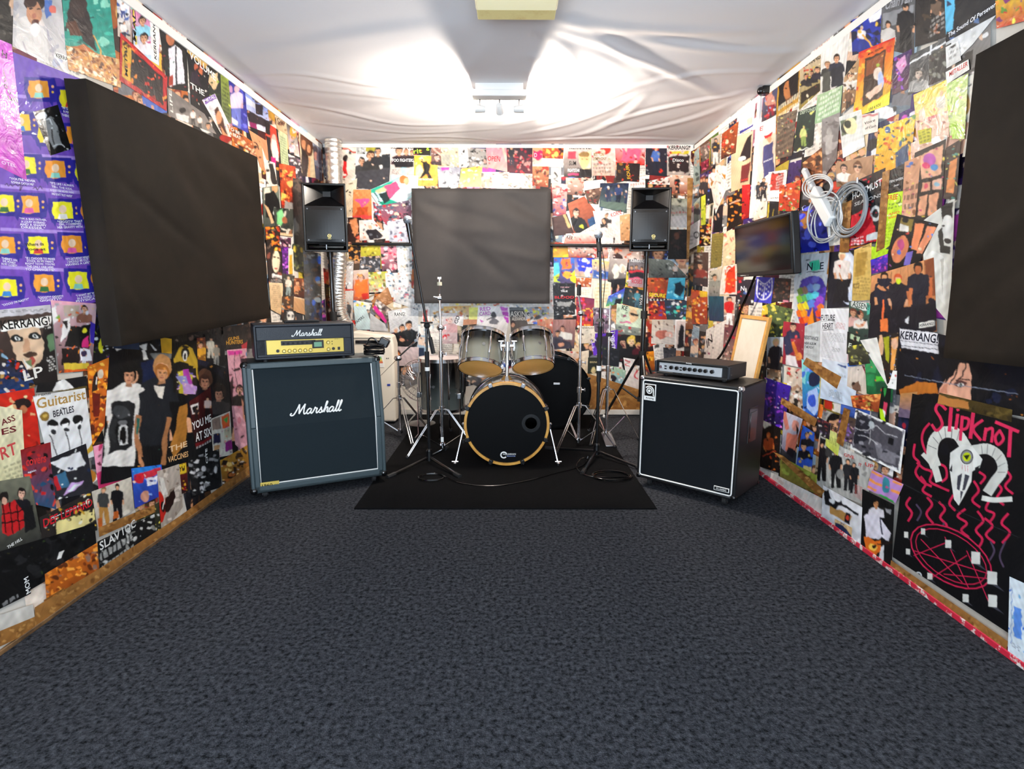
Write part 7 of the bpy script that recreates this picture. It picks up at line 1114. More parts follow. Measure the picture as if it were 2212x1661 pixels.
# right wall, far part next to the back corner (narrow in the photo)
for q, d, ops in (('1500,330 1512,318 1514,400 1500,410', 'narrow grey and green page', 'v a8b8b8 8a9a90;n 10 3a4a4a,e8e8e0,c89a80 5'),
 ('1514,318 1536,306 1534,340 1516,352', 'small page with pale group', 'v 8a7468 5a4a44;n 14 e0c8b8,2a2424,c83a4a 4'), ('1516,352 1534,342 1533,362 1517,372', 'tiny crimson page', 'v 9a1c3c 6a1428;n 8 e06a80,2a0c14 3'), ('1538,300 1560,288 1556,352 1538,360', 'page with singer in white and black', 'v c8b8a8 4a4440;p 1548,300 54 1a1412 24222a e8e0d8;n 6 e0a838 3'),
 ('1562,290 1598,262 1592,330 1560,345', 'orange and brown band page', 'v a8481c 5a2c18;n 22 f08a38,e8c8a0,2a1612,d8381c 5'), ('1500,440 1514,425 1514,490 1500,505', 'page with fair-haired child', 'v a8b0a0 3a3c3a;h 1507,445 5 e0c890 3a3a40'), ('1516,425 1526,420 1526,490 1516,500', 'narrow acid yellow page', 'v d8dc3a b8c028;n 8 5a6a1c,f0f078 3'),
 ('1555,365 1575,400 1548,462 1538,405', 'diamond-shaped white sketch', 'v efe6dc e0d4c8;n 10 c89a88,8a7468,f0c8b0 4'), ('1486,492 1514,474 1512,528 1486,542', 'white page with black ring', 'b e4e2e0;e 2a2a2c 1506,506 6,9;e e4e2e0 1506,506 4,6;l 5a5a5c 1490,508 1498,530 3'), ('1513,488 1538,482 1536,530 1513,532', 'fiery portrait page', 'b 241410;n 20 f0a028,e8c8a0,c83a18,f8d860 5'),
 ('1540,505 1565,502 1560,575 1536,580', 'olive map page', 'v 8a7a3c 7a6c34;n 10 5a5228,a8985a 3;l 5a5028 1544,512 1560,560 9'), ('1565,498 1590,496 1590,575 1562,578', 'cream illustrated page', 'v e0d0ac d0b890;n 12 6a4a34,f0e8d0,c86a5a 5'), ('1565,575 1594,570 1594,636 1552,636', 'page with orange-red mass of figures', 'b e8d4c8;q d83a1c 1572,588 1590,572 1592,632 1566,634;n 12 f06a28,a82414,f0a060 5'),
 ('1535,585 1562,580 1556,640 1532,640', 'page with grey plants and portraits', 'v c8bca8 6a6a68;h 1546,598 6 3a3a2c 8a8a80;n 6 4a4a40 3'), ('1532,640 1568,640 1568,695 1534,692', 'dark teal page', 'v 1c4a5a 1c2c4a;n 5 143a4a 7'), ('1566,640 1592,640 1588,705 1566,700', 'page with red-shirted player', 'v d8c8bc 6a3a34;p 1578,642 64 2a1c18 c81c20 e8e8e8;s e8e8e8 2 1562,682 1590,680'),
 ('1495,625 1530,630 1530,700 1497,700', 'yellow headed page of flames', 'v b8481c 8a2c14;R e0b828 1515,628 1530,642;n 24 f08a28,e8d8c0,2a1410,f0c040 4'), ('1528,712 1572,690 1562,775 1522,775', 'white tilted page with thick black letters', 'v ddd4cc c8bcb4;t 141214 1530,752 1542,738 18 IN;n 10 8a3a5a,b8a8a8,3a2a34 4'),
 ('1568,700 1596,705 1590,785 1562,780', 'mixed page with wine-red figures', 'v 6a2a3c 8a7468;n 22 e8d8d0,b81c34,2a1c24,c8a090 5'), ('1500,545 1532,545 1530,620 1498,615', 'brown page of portraits', 'v 5a443a 3a2a28;h 1514,575 7 2a1c18 8a3a30;n 10 c8a090,2a2020,8a8a80 5'), ('1575,425 1612,408 1606,482 1572,500', 'black page with orange-lit musician', 'b 1c120e;n 16 e0701c,f09a38,3a1810 5;s d8a080 3 1578,440 1600,432'), ('1606,400 1624,398 1620,470 1605,475', 'narrow scarlet page', 'v c81c20 8a1414;n 5 1c0c0c,e84a3a 4')): P('R', q, d, ops)
# ================================================================ BACK WALL
B = [('740,312 772,312 768,425 740,420', 'page with woman in red', 'v e8dccc c8b8a8;q c82020 741,348 750,345 750,378 742,385;e 2a1a18 746,342 6,8;s b83a2a 3 740,320 772,330;n 8 3a3230,e8e0d8 5'),
('770,314 845,318 840,412 766,408', 'page with four seated men in black hoods', 'v e8e4dc d0ccc8;q a8a03a 790,316 820,314 815,330 790,328;h 782,348 8 2a2626 3a3838;h 801,336 9 3a2820 32302e;h 817,328 8 3a3a3a 2c2a2c;q 2a2a2e 826,334 844,332 842,380 828,380;q 3c3a3e 770,372 845,362 842,412 768,408;n 6 d8b8a0,5a5a60 4'),
('770,314 790,314 789,333 771,333', 'tiny grey crowd picture', 'b a8a8a4;n 14 2a2a2c,e0e0dc 3'),
('842,312 897,314 896,378 844,378', 'cover with band faces and white lettering', 'v d8c8c0 c8bcb4;t 141214 845,322 895,322 8 KERRANG!;h 862,327 8 2a1a16 3a2028;h 878,328 6 8a5a44 3a2a2c;h 890,330 5 6a3a28 2a2224;q 1c1418 850,340 894,342 894,362 852,362;t f0ecea 848,350 894,350 7 FOO_FIGHTERS;q a8ccd8 866,362 878,362 878,378 866,378;l 4a3a3a 846,366 862,377 3'),
('893,315 930,316 930,336 893,335', 'dark page with lime letters', 'b 201c14;t a8d838 894,333 912,331 10 rit;t a8d838 921,326 928,326 9 g;n 5 e84a2a,6a3a2a 3'),
('895,336 946,338 946,402 895,402', 'golden yellow page with leaping black silhouette', 'v e8b43a e0a048;n 8 f0c858,f4dca0 7;e f0d8a0 905,370 8,14;q 1c1814 912,352 922,348 930,358 926,372 934,386 926,386 920,376 910,386 906,384 914,368;s 1c1814 3 910,350 928,356 920,364;t f0f0ea 905,390 936,390 4 METROSTARS;n 5 8a3a1c,2a1c14 4'),
('932,316 962,316 960,358 932,356', 'page with bare-chested bass player', 'v 9a6a5c 5a4444;h 944,340 7 2a1a16 3a2a2c e0a898;s e0a898 4 936,320 952,335;n 5 e8e0dc 3'),
('952,318 992,320 992,360 954,358', 'page of beige products in rows', 'v c8b89c b8a88c;n 14 8a8474,e8e0cc,6a5a48 4;R 9a988c 955,335 974,356'),
('990,318 1014,318 1014,362 992,362', 'white page with black blocks', 'b ece8e4;n 6 2a2626 4;l 8a8480 995,332 1012,358 6'),
('1010,320 1056,322 1052,362 1014,362', 'black and white drummer photograph', 'b a8a29c;n 24 1c1c1c,e8e4e0,4a4644,c89a8a 6'),
('1050,316 1098,318 1096,372 1052,362', 'pink page with red lettering and raised arms', 'v e88a9a d8a89c;t c8283a 1053,348 1080,350 11 OPEN;s e8c0ac 5 1086,318 1094,350;n 5 e8b0b0,b84a5a 5'),
('1094,314 1152,314 1150,376 1096,372', 'dark red concert page with crowd', 'v 1a1424 5a1424;n 26 a8283a,2a1020,c89088,d8303a 6;p 1105,318 40 8a6a44 1a1a24 2a2a3a;e 8ac8f0 1135,318 2,2'),
('1150,314 1176,314 1174,360 1150,360', 'page with magenta D and guitars', 'v c88a4a e8d8c8;R c81c5a 1152,326 1172,344;t f0c8d8 1154,340 1160,340 9 D;n 8 d83a2a,8a8a80 3'),
('1172,313 1218,313 1216,344 1172,342', 'orange flame page with bodies', 'v d8581c 8a2414;n 26 f08a2a,2a1410,f8b850,c83a18 6'),
('1170,342 1217,344 1216,362 1170,360', 'white caption strip', 'b ece4dc;l a8a09c 1174,346 1212,358 3'),
('1150,360 1186,360 1184,405 1150,402', 'page of bronze bodies', 'v c88a5a 8a3a1c;n 18 e8b088,c82818,5a2414 6'),
('1190,362 1212,362 1212,396 1190,396', 'grey page with black sketch', 'b b8b4b0;s 1c1c1c 1.8 1198,372 1204,382 1198,386 1206,392'),
('1218,313 1280,314 1278,384 1218,382', 'cover with fair man staring between white letters', 'v c8b8b0 2a2020;t 1c1818 1230,323 1278,323 8 KERRANG!;R b83a4a 1227,328 1244,344;q e8d49c 1250,330 1276,328 1276,362 1262,372 1250,350;e d8b078 1262,347 10,17;e 8a6a3a 1262,334 12,6;e 4a3424 1257,345 2,1.3;e 4a3424 1267,345 2,1.3;q 1c1414 1248,364 1278,366 1278,382 1246,382;t 1c1818 1229,358 1244,358 10 SUM;t f0ece8 1226,372 1252,372 7 FIGHTSTAR;R c83a6a 1226,375 1250,379'),
('1278,316 1332,318 1328,380 1278,380', 'page with red-haired woman and gold lettering', 'v d8c0b8 b89a8a;e b83020 1308,324 12,10;e e8b8a0 1300,330 7,8;t 6a5a24 1282,338 1304,338 7 BUTTON;t 6a5a24 1280,347 1310,347 7 SYMPHONY;n 12 2a1c1c,c83a38,8a9a6a,e8d8c8 5;l 5a4a44 1282,352 1320,376 3'),
('1328,318 1394,320 1392,358 1330,356', 'pink and crimson page', 'v e88a8a b8281c;q e85a7a 1346,322 1386,322 1380,346 1340,350;n 12 f0b8a8,c82818,8a1c14,f0a8a8 6'),
('1332,352 1382,354 1380,394 1330,390', 'dark page with gold sideways letters', 'b 241614;t c8981c 1362,386 1358,356 8 FOUR;n 14 8a5a1c,c83a2a,3a2a24 4'),
('1394,316 1442,318 1440,382 1394,378', 'page with guitarist in blue', 'v 2a2430 1c1a24;p 1416,318 58 c88a5a 4a6ab0 1c1c2a;n 8 c82818,8a8a8a 4'),
('1440,314 1492,316 1490,382 1440,380', 'cover with yellow banners and black masthead', 'v e0d4cc a8988c;t 141414 1443,324 1488,324 9 KERRANG!;R d8c028 1446,327 1488,334;R 2a1c1c 1444,338 1488,372;t e8e4e0 1452,350 1476,350 7 Disco;n 18 b81c2c,e8d0c0,3a2a2a 4'),
('1400,392 1450,380 1450,400 1398,398', 'page of red and white scraps', 'b d8c8bc;n 16 c8281c,e8e0d8,5a3a2c 5'),
('1446,378 1492,380 1490,420 1446,418', 'orange and white page with black-clad man', 'v d8b8a0 8a3a20;p 1462,380 44 8a4a34 161618 1a1a1c;n 8 e0906a,c8381c,f0ece8 4'),
('1446,428 1486,430 1484,492 1446,490', 'grey magazine page with faint red title', 'v 8a8a78 c8c0b8;n 8 5a5e50,3a3a34 5;l b83a38 1448,456 1484,464 1;R d0c8c4 1446,466 1484,492'),
('1444,496 1484,496 1484,560 1442,560', 'dark brown murky portrait page', 'v 1c1614 120e0e;e 5a3424 1460,510 6,8;n 8 241c1a,3a2420 7'),
('844,378 904,380 902,420 846,420', 'pale blue page corner', 'v b8dce0 c8e4e4;n 5 d8f0f0 6'),
('796,430 872,376 896,420 834,466', 'x', '') , ]
for t in B:
    if t[1] != 'x': P('B', t[0], t[1], t[2], 1 if 'film' in t[1] else 0)
P('B', '796,412 878,376 897,420 836,468', 'teal page with woman in pink top and striped socks', 'v a8d8d8 c8e8e4;q 2ab090 796,412 850,390 846,400 800,420;q 1aa888 814,440 840,430 870,440 836,466;q d8507a 828,404 856,392 866,408 842,430;q e8b88c 812,412 830,404 836,412 816,420;e c8743a 872,388 10,9;e e8a87c 878,392 6,8;q 1c2a2a 818,420 836,414 842,432 830,440;s f4f0f0 2 806,418 814,434;s 1c1c24 2 810,416 818,432;s f4f0f0 2 812,438 824,446;s 1c1c24 2 816,434 828,442;q e8f4f0 850,424 880,410 890,420 860,440', 1)
P('B', '745,400 772,385 766,465 748,470', 'cream torn page', 'v e0d0b8 d4c0a4;n 5 8a7a60,2a241c 4')
P('B', '764,410 802,410 804,475 762,470', 'page showing a tanned torso in pink underwear', 'v e08a50 c86a34;q b8481c 770,448 796,448 796,475 768,470;q d8508c 765,430 799,430 790,442 784,450 778,442;n 5 e8a068 4;R c83a3a 752,466 804,472')
P('B', '752,470 782,470 780,522 754,522', 'page with bare midriff and dark hair', 'b 2a1410;q d88a58 756,476 772,472 774,500 766,512;q c84a34 768,512 782,508 780,522;n 5 e8a078 4')
P('B', '806,436 836,450 862,505 812,470', 'tilted page of red clothed crowd', 'b a83040;n 34 e0b8a0,1c1c2a,d8d8e0,8a2030,5a6a8a 5')
P('B', '812,446 888,432 890,510 830,480', 'page of many small faces on red', 'v 6a5a6a a83a48;n 44 e8c0a8,2a2028,e8e0e4,b82838,4a5a6a 5', 1)
P('B', '776,476 808,476 842,515 778,520', 'white page with reclining figure in black', 'v e8e0d8 d0c4bc;q 241c20 790,498 812,494 830,512 800,520;n 8 d8a080,c84a2a,5a5a60 4;e e0a888 800,490 4,4')
P('B', '836,478 890,470 890,524 842,522', 'silvery page of pale figures', 'v c8c8d0 b8b8c4;n 26 e8e8f0,8a8a98,b85a5a,6a6a78 5', 1)
P('B', '778,532 826,532 824,552 780,554', 'olive yellow shirt page', 'v c8b838 a8a02c;n 8 d8d060,6a5a1c 4')
P('B', '752,532 780,532 778,565 754,560', 'page with orange figure in black', 'b 1c1414;n 12 e8a050,c87a34,2a1c18 5')
P('B', '778,556 822,552 822,590 776,590', 'page with grey clothed crowd', 'v 3a3638 4a4a4e;n 24 8a8a90,e0d8d8,1c1a1c,c8a890 5', 1)
P('B', '822,532 858,532 860,590 826,590', 'crinkled pink and black page', 'v e08a9a 2a2228;n 26 f0b0b0,1c1a1e,c83a5a,e8e8e8 6', 1)
P('B', '856,530 890,530 890,592 860,590', 'heavily crinkled silver page', 'v d8d8d8 c8c8c8;n 34 f4f4f4,8a8a88,b8a890,5a5a5a 5', 1)
P('B', '734,565 764,565 762,628 734,628', 'cover with roundel and black shapes', 'v c8c0bc d8d0cc;t 1a1614 736,574 762,574 7 RANG!;e 141414 738,587 6,6;e d8c87a 738,587 3,3;n 8 1a1a1a,f0f0f0 4;R c83a2a 734,624 762,628;t 1c1a28 735,622 750,622 6 IND')
P('B', '764,584 796,582 798,645 764,650', 'page with man in orange jacket', 'v d8c0b0 b84a1c;q e8702a 766,605 796,602 796,640 766,642;h 780,600 7 3a1c18 e8702a e0a890;q c82818 782,635 796,632 796,648 782,648;n 5 f0a050 4')
P('B', '796,588 838,586 832,630 798,632', 'yellow green crinkled page', 'v b8b838 c8b8a0;n 26 d8d858,6a6a2c,e8e8e0,c85a2a,2a2a24 5', 1)
P('B', '832,590 888,588 890,650 836,640', 'white crinkled page of tiny pictures', 'v dcdad6 d0ccca;n 44 f4f2f0,a8a49c,d89a80,4a4a4a,3a7aa0 4', 1)
P('B', '738,628 764,628 762,690 740,690', 'pale page with three distant figures', 'v d8d0c8 c8bcb0;p 740,655 34 2a2624 2a2a24 3a342c;p 754,652 36 2a2a2c 4a4a4c 3a3a3c')
P('B', '764,648 804,655 798,670 764,662', 'yellow and blue torn strip', 'b e8e4dc;n 10 e8d838,3a8ac8,2a2a2a 4')
P('B', '802,650 838,620 850,652 820,668', 'brown tape covered page corner', 'v b07a4c 8a5a34;n 6 c8946a 5')
P('B', '764,660 790,664 808,712 770,712', 'pale blue page with slanted black letters', 'v c8dcdc b8ccd0;t 2a3438 770,700 788,686 6 PAPERS')
P('B', '752,692 768,692 768,712 754,712', 'red corner scrap', 'b c82c24')
P('B', '814,645 850,672 836,700 804,670', 'tilted page with dark seated couple and magenta edge', 'b 6a5a54;n 20 3a302c,c8b8ac,8a6a5a,e8e0d8 6;q d82a8a 804,664 812,660 836,690 832,698')
P('B', '800,676 832,700 838,715 800,714', 'plain silver grey page', 'v c8c8c8 b8b8ba')
P('B', '838,672 905,660 902,752 846,745', 'silver page with four men in black', 'v d0d0d0 c0c0c4;q ecece8 854,672 878,668 878,682 852,684;t 141414 853,683 876,682 8 RANG!;h 856,712 5 d8d0c8 1c1c1e;h 868,708 7 2a2420 18181a;h 884,702 8 1a1614 161618;n 4 a8a8a8,f0f0f0 4;q 141416 852,724 902,714 902,750 852,748;e d89a78 868,734 5,4;n 4 c83a4a 2', 1)
P('B', '850,748 905,750 905,790 850,790', 'pink grey page with orange-lit portrait', 'v c8b4b4 b8a4a4;e 3a1c14 858,768 9,12;e c8743a 858,770 6,9')
P('B', '856,600 918,640 905,672 850,650', 'tilted foil-like page of white scraps', 'v d4d2d0 c4c2c0;n 40 f4f4f4,8a8a8a,e8c8b8,b85a6a,5a6a7a 5', 1)
P('B', '912,662 928,662 928,705 912,705', 'narrow white page with red drawing', 'b ece4e0;q c83a3a 914,672 924,670 926,702 915,702;n 4 e8b0b0,2a2a2a 3')
P('B', '928,662 965,662 962,700 930,700', 'pale page with ochre letters', 'v d4d4d2 c8c4c0;n 10 c8902a,3a3a3a,e8e0d0 5')
P('B', '958,662 1018,660 1016,690 960,690', 'page of orange scribbles', 'v d8a850 c8c0b0;n 24 c86a1c,e8c858,6a4a24,e8e8e0 4')
P('B', '956,676 988,676 988,742 956,742', 'page with long white haired woman and red flower', 'v dcd4d4 c8a8a8;h 972,690 8 e4dcd4 d8a8a8 f0c8bc;e d81c2c 962,728 5,5;n 5 c82838,e8dcd8 4')
P('B', '985,682 1002,680 1000,705 985,702', 'small boxed black and white word page', 'b ece8e6;t 1a1a1a 988,700 994,684 8 GD;q c82a24 985,680 998,680 997,684 985,684')
P('B', '1013,664 1035,664 1034,690 1013,690', 'yellow slip', 'v dce058 e4e488')
P('B', '1033,660 1104,662 1092,735 1030,700', 'white gig poster with magenta lettering and seated figure', 'b eae6e6;t b83ab8 1037,672 1060,670 8 RED;t b83ab8 1036,682 1060,680 8 CARD;q b83ab8 1080,662 1096,664 1100,700 1092,694;s eae6e6 1.2 1082,670 1098,674;s eae6e6 1.2 1086,682 1098,686;e 3a3a3e 1066,680 6,7;q 6a6a70 1056,694 1066,686 1078,692 1074,700 1058,700;s 4a4a50 2.5 1052,690 1066,686;q c868b8 1036,690 1046,694 1040,698;q e4e0e0 1076,700 1094,690 1090,740')
P('B', '1100,664 1158,664 1154,705 1104,720', 'dark cover with big pale letters', 'v 3a3a3c 5a5450;t d8d4cc 1102,684 1144,684 12 ASKING;t c8c4bc 1106,692 1140,692 7 ALEXANDRIA;e 2a2024 1108,700 6,7;e c89a80 1108,702 4,4')
P('B', '1130,664 1186,662 1186,700 1140,700', 'page with tumbling blue and yellow boxes', 'v 8a9098 c8c4c0;n 26 d8e038,4a6ac8,e8e8ec,3a3a40,e8902a 6')
P('B', '1160,690 1200,688 1200,720 1162,720', 'orange red snack packet page', 'v c89070 a8442c;n 14 e8b898,d8382c,e8e0d8 4')
P('B', '1196,556 1244,556 1244,612 1196,612', 'bright page with fantasy creature in orange, blue, yellow', 'v 3a6ac0 4a3a5a;q 5ac8e0 1196,570 1208,568 1208,590 1196,595;q c8e040 1196,595 1208,590 1208,610 1196,610;q e8702a 1214,560 1232,558 1234,580 1212,584;e f0a028 1226,594 10,8;q d8d82a 1234,590 1246,580 1244,612 1232,606;n 12 2a2a8a,8a2a3a,1c1c2a 4')
P('B', '1194,612 1242,612 1242,680 1196,680', 'black cover with red spaced letters', 'b 171517;n 16 8a8a8c,d8d8da,2a2a2c 3;t c89aa0 1210,622 1230,622 3 THE_NEW;t e8e8e8 1211,631 1226,631 4 TRUE;t c81c24 1198,645 1240,645 6 BLOOD;q 9a9a98 1203,652 1234,652 1232,662 1204,660;n 6 e8e8ea 2')
P('B', '1240,556 1284,556 1282,600 1242,596', 'page with blue armoured man', 'v 3a4a9a c8a888;q 2a3ac0 1246,558 1282,556 1280,590 1250,586;e e8e8f0 1262,562 6,5;q e8dcd4 1266,576 1278,578 1272,600 1262,598;n 6 8aa0e8,e8c8b0 4')
P('B', '1244,600 1278,600 1276,622 1244,620', 'ginger portrait page', 'v b8602c 8a3a24;n 8 e8a078,e8e0d8 4')
P('B', '1242,620 1280,620 1278,642 1242,642', 'cream ticket-like page', 'b e4d8c8;l b8a890 1246,624 1274,638 3')
P('B', '1282,606 1320,606 1318,666 1280,664', 'pale yellow handwritten sheet', 'v e4dcc0 d8ccac;l b8985a 1286,612 1314,656 6;n 3 d8842a 2')
P('B', '1278,560 1322,566 1320,604 1280,600', 'page with blue swimming pool view', 'v e8c078 5a7ab0;q 3a5aa0 1282,582 1320,588 1318,602 1282,598;n 10 e0a878,e8e8e8,2a3a5a 4')
P('B', '1318,540 1356,560 1350,618 1312,608', 'page with pale blonde couple in black', 'v c8b8b0 1c1a1e;e e4dcc8 1330,585 7,16;e e8dcc8 1344,580 7,10;e e0b8a0 1345,582 4,7;q 18161a 1318,604 1352,600 1350,626 1318,622;n 4 e8e0dc 3')
P('B', '1358,556 1398,560 1396,622 1356,618', 'cover with grey band and pink text boxes', 'v 6a6a6c a88a90;t e4e4e4 1362,566 1394,568 7 KERRANG!;h 1364,577 4 1c1c1c 2a2a2c;h 1374,578 4 3a2a24 1c1c1e;h 1386,580 4 1c1c1c 2a2a2c;R c82838 1358,584 1394,588;q 201c24 1358,590 1396,592 1394,602 1358,600;t e8e0e4 1353,611 1362,611 7 MY;t b81c3c 1364,612 1386,613 9 ROSES;R d85a7a 1358,600 1382,603')
P('B', '1396,600 1445,596 1438,645 1400,645', 'orange and red page with yellow letters', 'v c85a2c 6a2c1c;n 20 f08a3a,2a1814,e0a080,d83a1c 5;t e8d81c 1401,640 1436,643 8 SECURE')
P('B', '1444,600 1480,600 1476,648 1438,645', 'turquoise page with dark diver', 'v 5ac8e0 2a8ab0;n 8 8ae0f0,2a9ac8 6;q 14303c 1456,612 1470,608 1478,620 1468,640 1458,634;s 14303c 2 1468,612 1482,622')
P('B', '1314,640 1350,622 1346,655 1308,662', 'blue to green page with crouching player', 'v 3a3ac0 5aa04a;n 5 6a8ae0 5;e e8d8d0 1338,640 4,4;q 14141c 1330,645 1344,645 1340,662 1326,658')
P('B', '1350,620 1396,628 1386,668 1344,656', 'dark page with blue-grey armoured figures', 'v 1c2428 242c30;p 1362,626 36 5a6a6c 3a4a4c 2a3a3c;p 1376,628 38 c86a3c 4a8a9a 3a5a6a;n 8 4a6a70,14181a 4;t c8c8c8 1386,660 1390,636 6 WAR')
P('B', '1332,655 1390,668 1384,712 1330,700', 'cover with man in sunglasses', 'v b8c8b0 c8d8c0;t 1c201c 1342,668 1354,671 9 KE;R 8a3a5a 1341,678 1352,684;e d8b48c 1368,680 10,16;e e8d0a0 1370,664 11,6;q 1c1c1c 1360,674 1380,678 1378,684 1362,680;R c85a8a 1338,694 1364,698;n 5 8aa088 4')
P('B', '1328,700 1390,710 1386,735 1330,722', 'grey city view page', 'v 8a9488 5c605c;n 16 c8c8b8,3a3c3c,b8383c,6a6e6a 4')
P('B', '1275,722 1334,712 1336,760 1282,768', 'purple cover with white sideways letters', 'b 5a2ab0;q 241a2a 1286,728 1322,720 1324,756 1288,760;n 14 c82830,8a8a9a,e8e8ec,14101a 4;t ecebf2 1330,756 1326,722 8 NUMBER;t c8b0f0 1282,758 1279,732 3 KERR')
P('B', '1334,722 1386,725 1384,790 1330,780', 'page with blond spiky-haired man in black', 'v 1c1814 120f10;h 1364,736 9 d8b848 141214 e8c8a0;h 1346,740 8 141010 18161a c89a80;h 1378,745 6 c8a050 4a1420;n 4 5a1420 5')
P('B', '1194,690 1244,690 1240,752 1194,754', 'page with two men against pinkish planks', 'v a87870 4a3a40;s 7a5450 1 1206,692 1206,720;s 7a5450 1 1218,692 1218,720;s 7a5450 1 1230,692 1230,720;h 1216,710 6 3a1c14 dcd8d0 d89a80;q dcd8d0 1212,716 1236,722 1234,734 1218,732;h 1204,720 6 2a1814 4a4450;q 34303c 1196,730 1232,738 1236,752 1196,752;e d89a7c 1212,744 7,4')
P('B', '1196,680 1216,680 1216,690 1196,690', 'tiny black strip', 'b 1c1c1e')
P('B', '1244,640 1284,645 1280,706 1246,702', 'orange figure page', 'v 6a2c4a b8301c;n 26 e8902a,f0c048,2a1c3a,d8281c,c84a8a 5')
P('B', '1252,704 1286,704 1284,740 1254,742', 'cream cover with faint title', 'v d8d0c0 c8b8a4;t 5a5044 1256,710 1282,710 4 REVEALED;n 5 8a7a6a,3a342c 4')
P('B', '1280,664 1320,668 1318,722 1284,716', 'page of silver dressed performers', 'v 8a7a8a 5a4a5a;n 24 e8e0e8,a86a8a,2a1c2a,c8c8d0 5')
P('B', '1196,756 1262,760 1256,790 1196,786', 'red and white page with tape', 'v d8c4b4 c89a80;n 14 c81c28,b8742a,e8dcd0 6')
P('B', '1250,760 1272,756 1270,815 1252,815', 'plain cream strip', 'v d8c8b0 ccb89c')
P('B', '1270,772 1300,772 1298,835 1268,832', 'dark green portrait page', 'v 24281c 1c2018;t b8a878 1274,784 1292,784 4 BRING;h 1282,800 6 d8c88a d8c8ac d8c090;R 8a8a84 1284,820 1292,828')
P('B', '1300,745 1338,755 1336,792 1300,788', 'black page corner with two boots', 'b 1c1e24;n 6 6a7440,3a3a44 4')
P('B', '1346,772 1372,776 1366,806 1350,800', 'white page with red zigzag', 'b ece8e4;s c81c2c 2 1350,778 1362,781 1350,787 1360,792')
P('B', '1346,800 1382,800 1382,840 1340,838', 'white page with red painted strokes', 'v e0d8d4 d4c8c0;s c81c34 3 1376,800 1370,812 1378,818;s c81c34 2 1346,806 1350,812;n 4 e8e0dc 5')
P('B', '1320,790 1352,800 1346,835 1318,830', 'page with pale sky and dark hat', 'v a8c8a8 8aa8c0;e 241c24 1322,818 8,10;n 6 e8f0f4,e88a3c 4')
P('B', '1408,688 1452,684 1460,745 1406,742', 'tilted page with sideways faces', 'v c8b8a4 d8d0c8;e b86a5a 1430,722 15,9;e e0b0a0 1444,722 9,7;n 8 6a4a3c,e8e4e0,3a2a24 4')
P('B', '1458,690 1496,690 1494,760 1456,756', 'white-edged page with long-dressed figure', 'b eae4de;q c8b8b0 1460,693 1480,693 1478,752 1460,750;q 18161c 1470,700 1476,706 1478,750 1462,752 1466,720;q 8a5a6a 1482,696 1494,700 1492,740 1482,738')
P('B', '1410,745 1436,742 1440,800 1416,800', 'white note leaning among the posters', 'b ece8e2;l 8a8a86 1414,756 1434,790 6;q 3a3a38 1412,746 1424,744 1424,750 1413,752')
P('B', '1392,760 1412,758 1414,800 1394,798', 'orange flame strip', 'v e8901c 8a3a14;n 12 f8c040,c8481c,2a1410 4')
P('B', '1432,750 1460,752 1458,790 1434,788', 'page with dark couple', 'v 3a3c44 5a5a60;n 16 c8b0a0,1c1c24,8a9ab0 4')
P('B', '1400,650 1440,650 1450,690 1402,690', 'red and black stage page', 'v 5a1418 a8281c;n 24 e83a28,1c0e10,f08a3a,3a3a8a 5')
P('B', '1434,648 1488,650 1486,690 1440,690', 'page with teal lit figures', 'v 2a3448 24383c;n 20 4ac8b8,e89a5a,1c2438,5a6aa8,e8e8e8 5')
P('B', '1400,558 1450,562 1486,600 1400,600', 'grey triangular page with white edge', 'v 8a9084 4a4c4a;q e0e4e0 1440,560 1484,562 1476,572;n 12 3a3c38,c8c8c0,6a6e68 6;p 1458,570 30 2a2420 d8c8bc 3a3a3c')
P('B', '1222,384 1282,386 1262,424 1222,420', 'page with tattooed arms', 'v c8a898 6a4438;n 18 e8c8b8,1c1818,a84a38 5')
P('B', '1262,392 1302,388 1296,418 1260,412', 'cream blank slip', 'v e4dcd4 d8d0c8')
P('B', '1192,396 1226,398 1222,468 1194,466', 'page with red and blue clothed jumpers', 'v d8b0a4 8a3040;n 24 e85a58,2a3a8a,f0ece8,b81c28 6')
P('B', '1226,440 1262,424 1300,475 1240,510', 'tilted page with man in black shirt', 'v a8583c 7a3c28;h 1244,460 8 2a1c18 17171a e0b098;q 15151a 1232,482 1262,474 1276,500 1244,506;e c8d038 1256,490 5,4;q 2a4a70 1268,474 1290,466 1296,482 1274,492;s d8a088 4 1262,500 1280,504')
P('B', '1192,470 1224,462 1240,505 1196,510', 'deep brown page corner', 'v 4a302c 3a2422;q b89a68 1216,464 1222,462 1234,492 1228,494')
P('B', '1222,505 1300,500 1302,526 1218,526', 'white and pink page edge with black letters', 'v e0ccc4 c85a48;t 1c1816 1223,515 1236,519 8 KER;n 10 e8e0dc,b82c28,d89a88 4')
P('B', '1296,396 1358,396 1352,460 1294,448', 'night blue page with men on bleachers', 'v 18203c 4a5a58;n 10 2a3a60,101428 7;p 1314,404 40 d8d8dc 2a3048 2a3048;p 1336,398 44 1a1c2c 2a3860 14182a;p 1352,412 30 d8d8dc 3a4460 2a3048;q 5a6a60 1296,434 1354,440 1350,458 1296,446')
P('B', '1280,456 1346,458 1342,526 1296,526', 'white interview page with red logo', 'v e4d8d0 dcccc4;t d83a3a 1320,470 1342,463 9 KORN;h 1310,466 5 1c1a1a 3a3636;h 1304,478 4 1c1a1a 2a2828;l b8a098 1306,488 1330,514 7;p 1326,512 14 1c1a1a 1c1a1a 1c1a1a;n 4 e89a90 3')
P('B', '1262,412 1300,405 1292,442 1270,440', 'dark striped page piece', 'v 6a4a3c 3a342c;n 14 c8a088,8a2c28,2a2420 4')
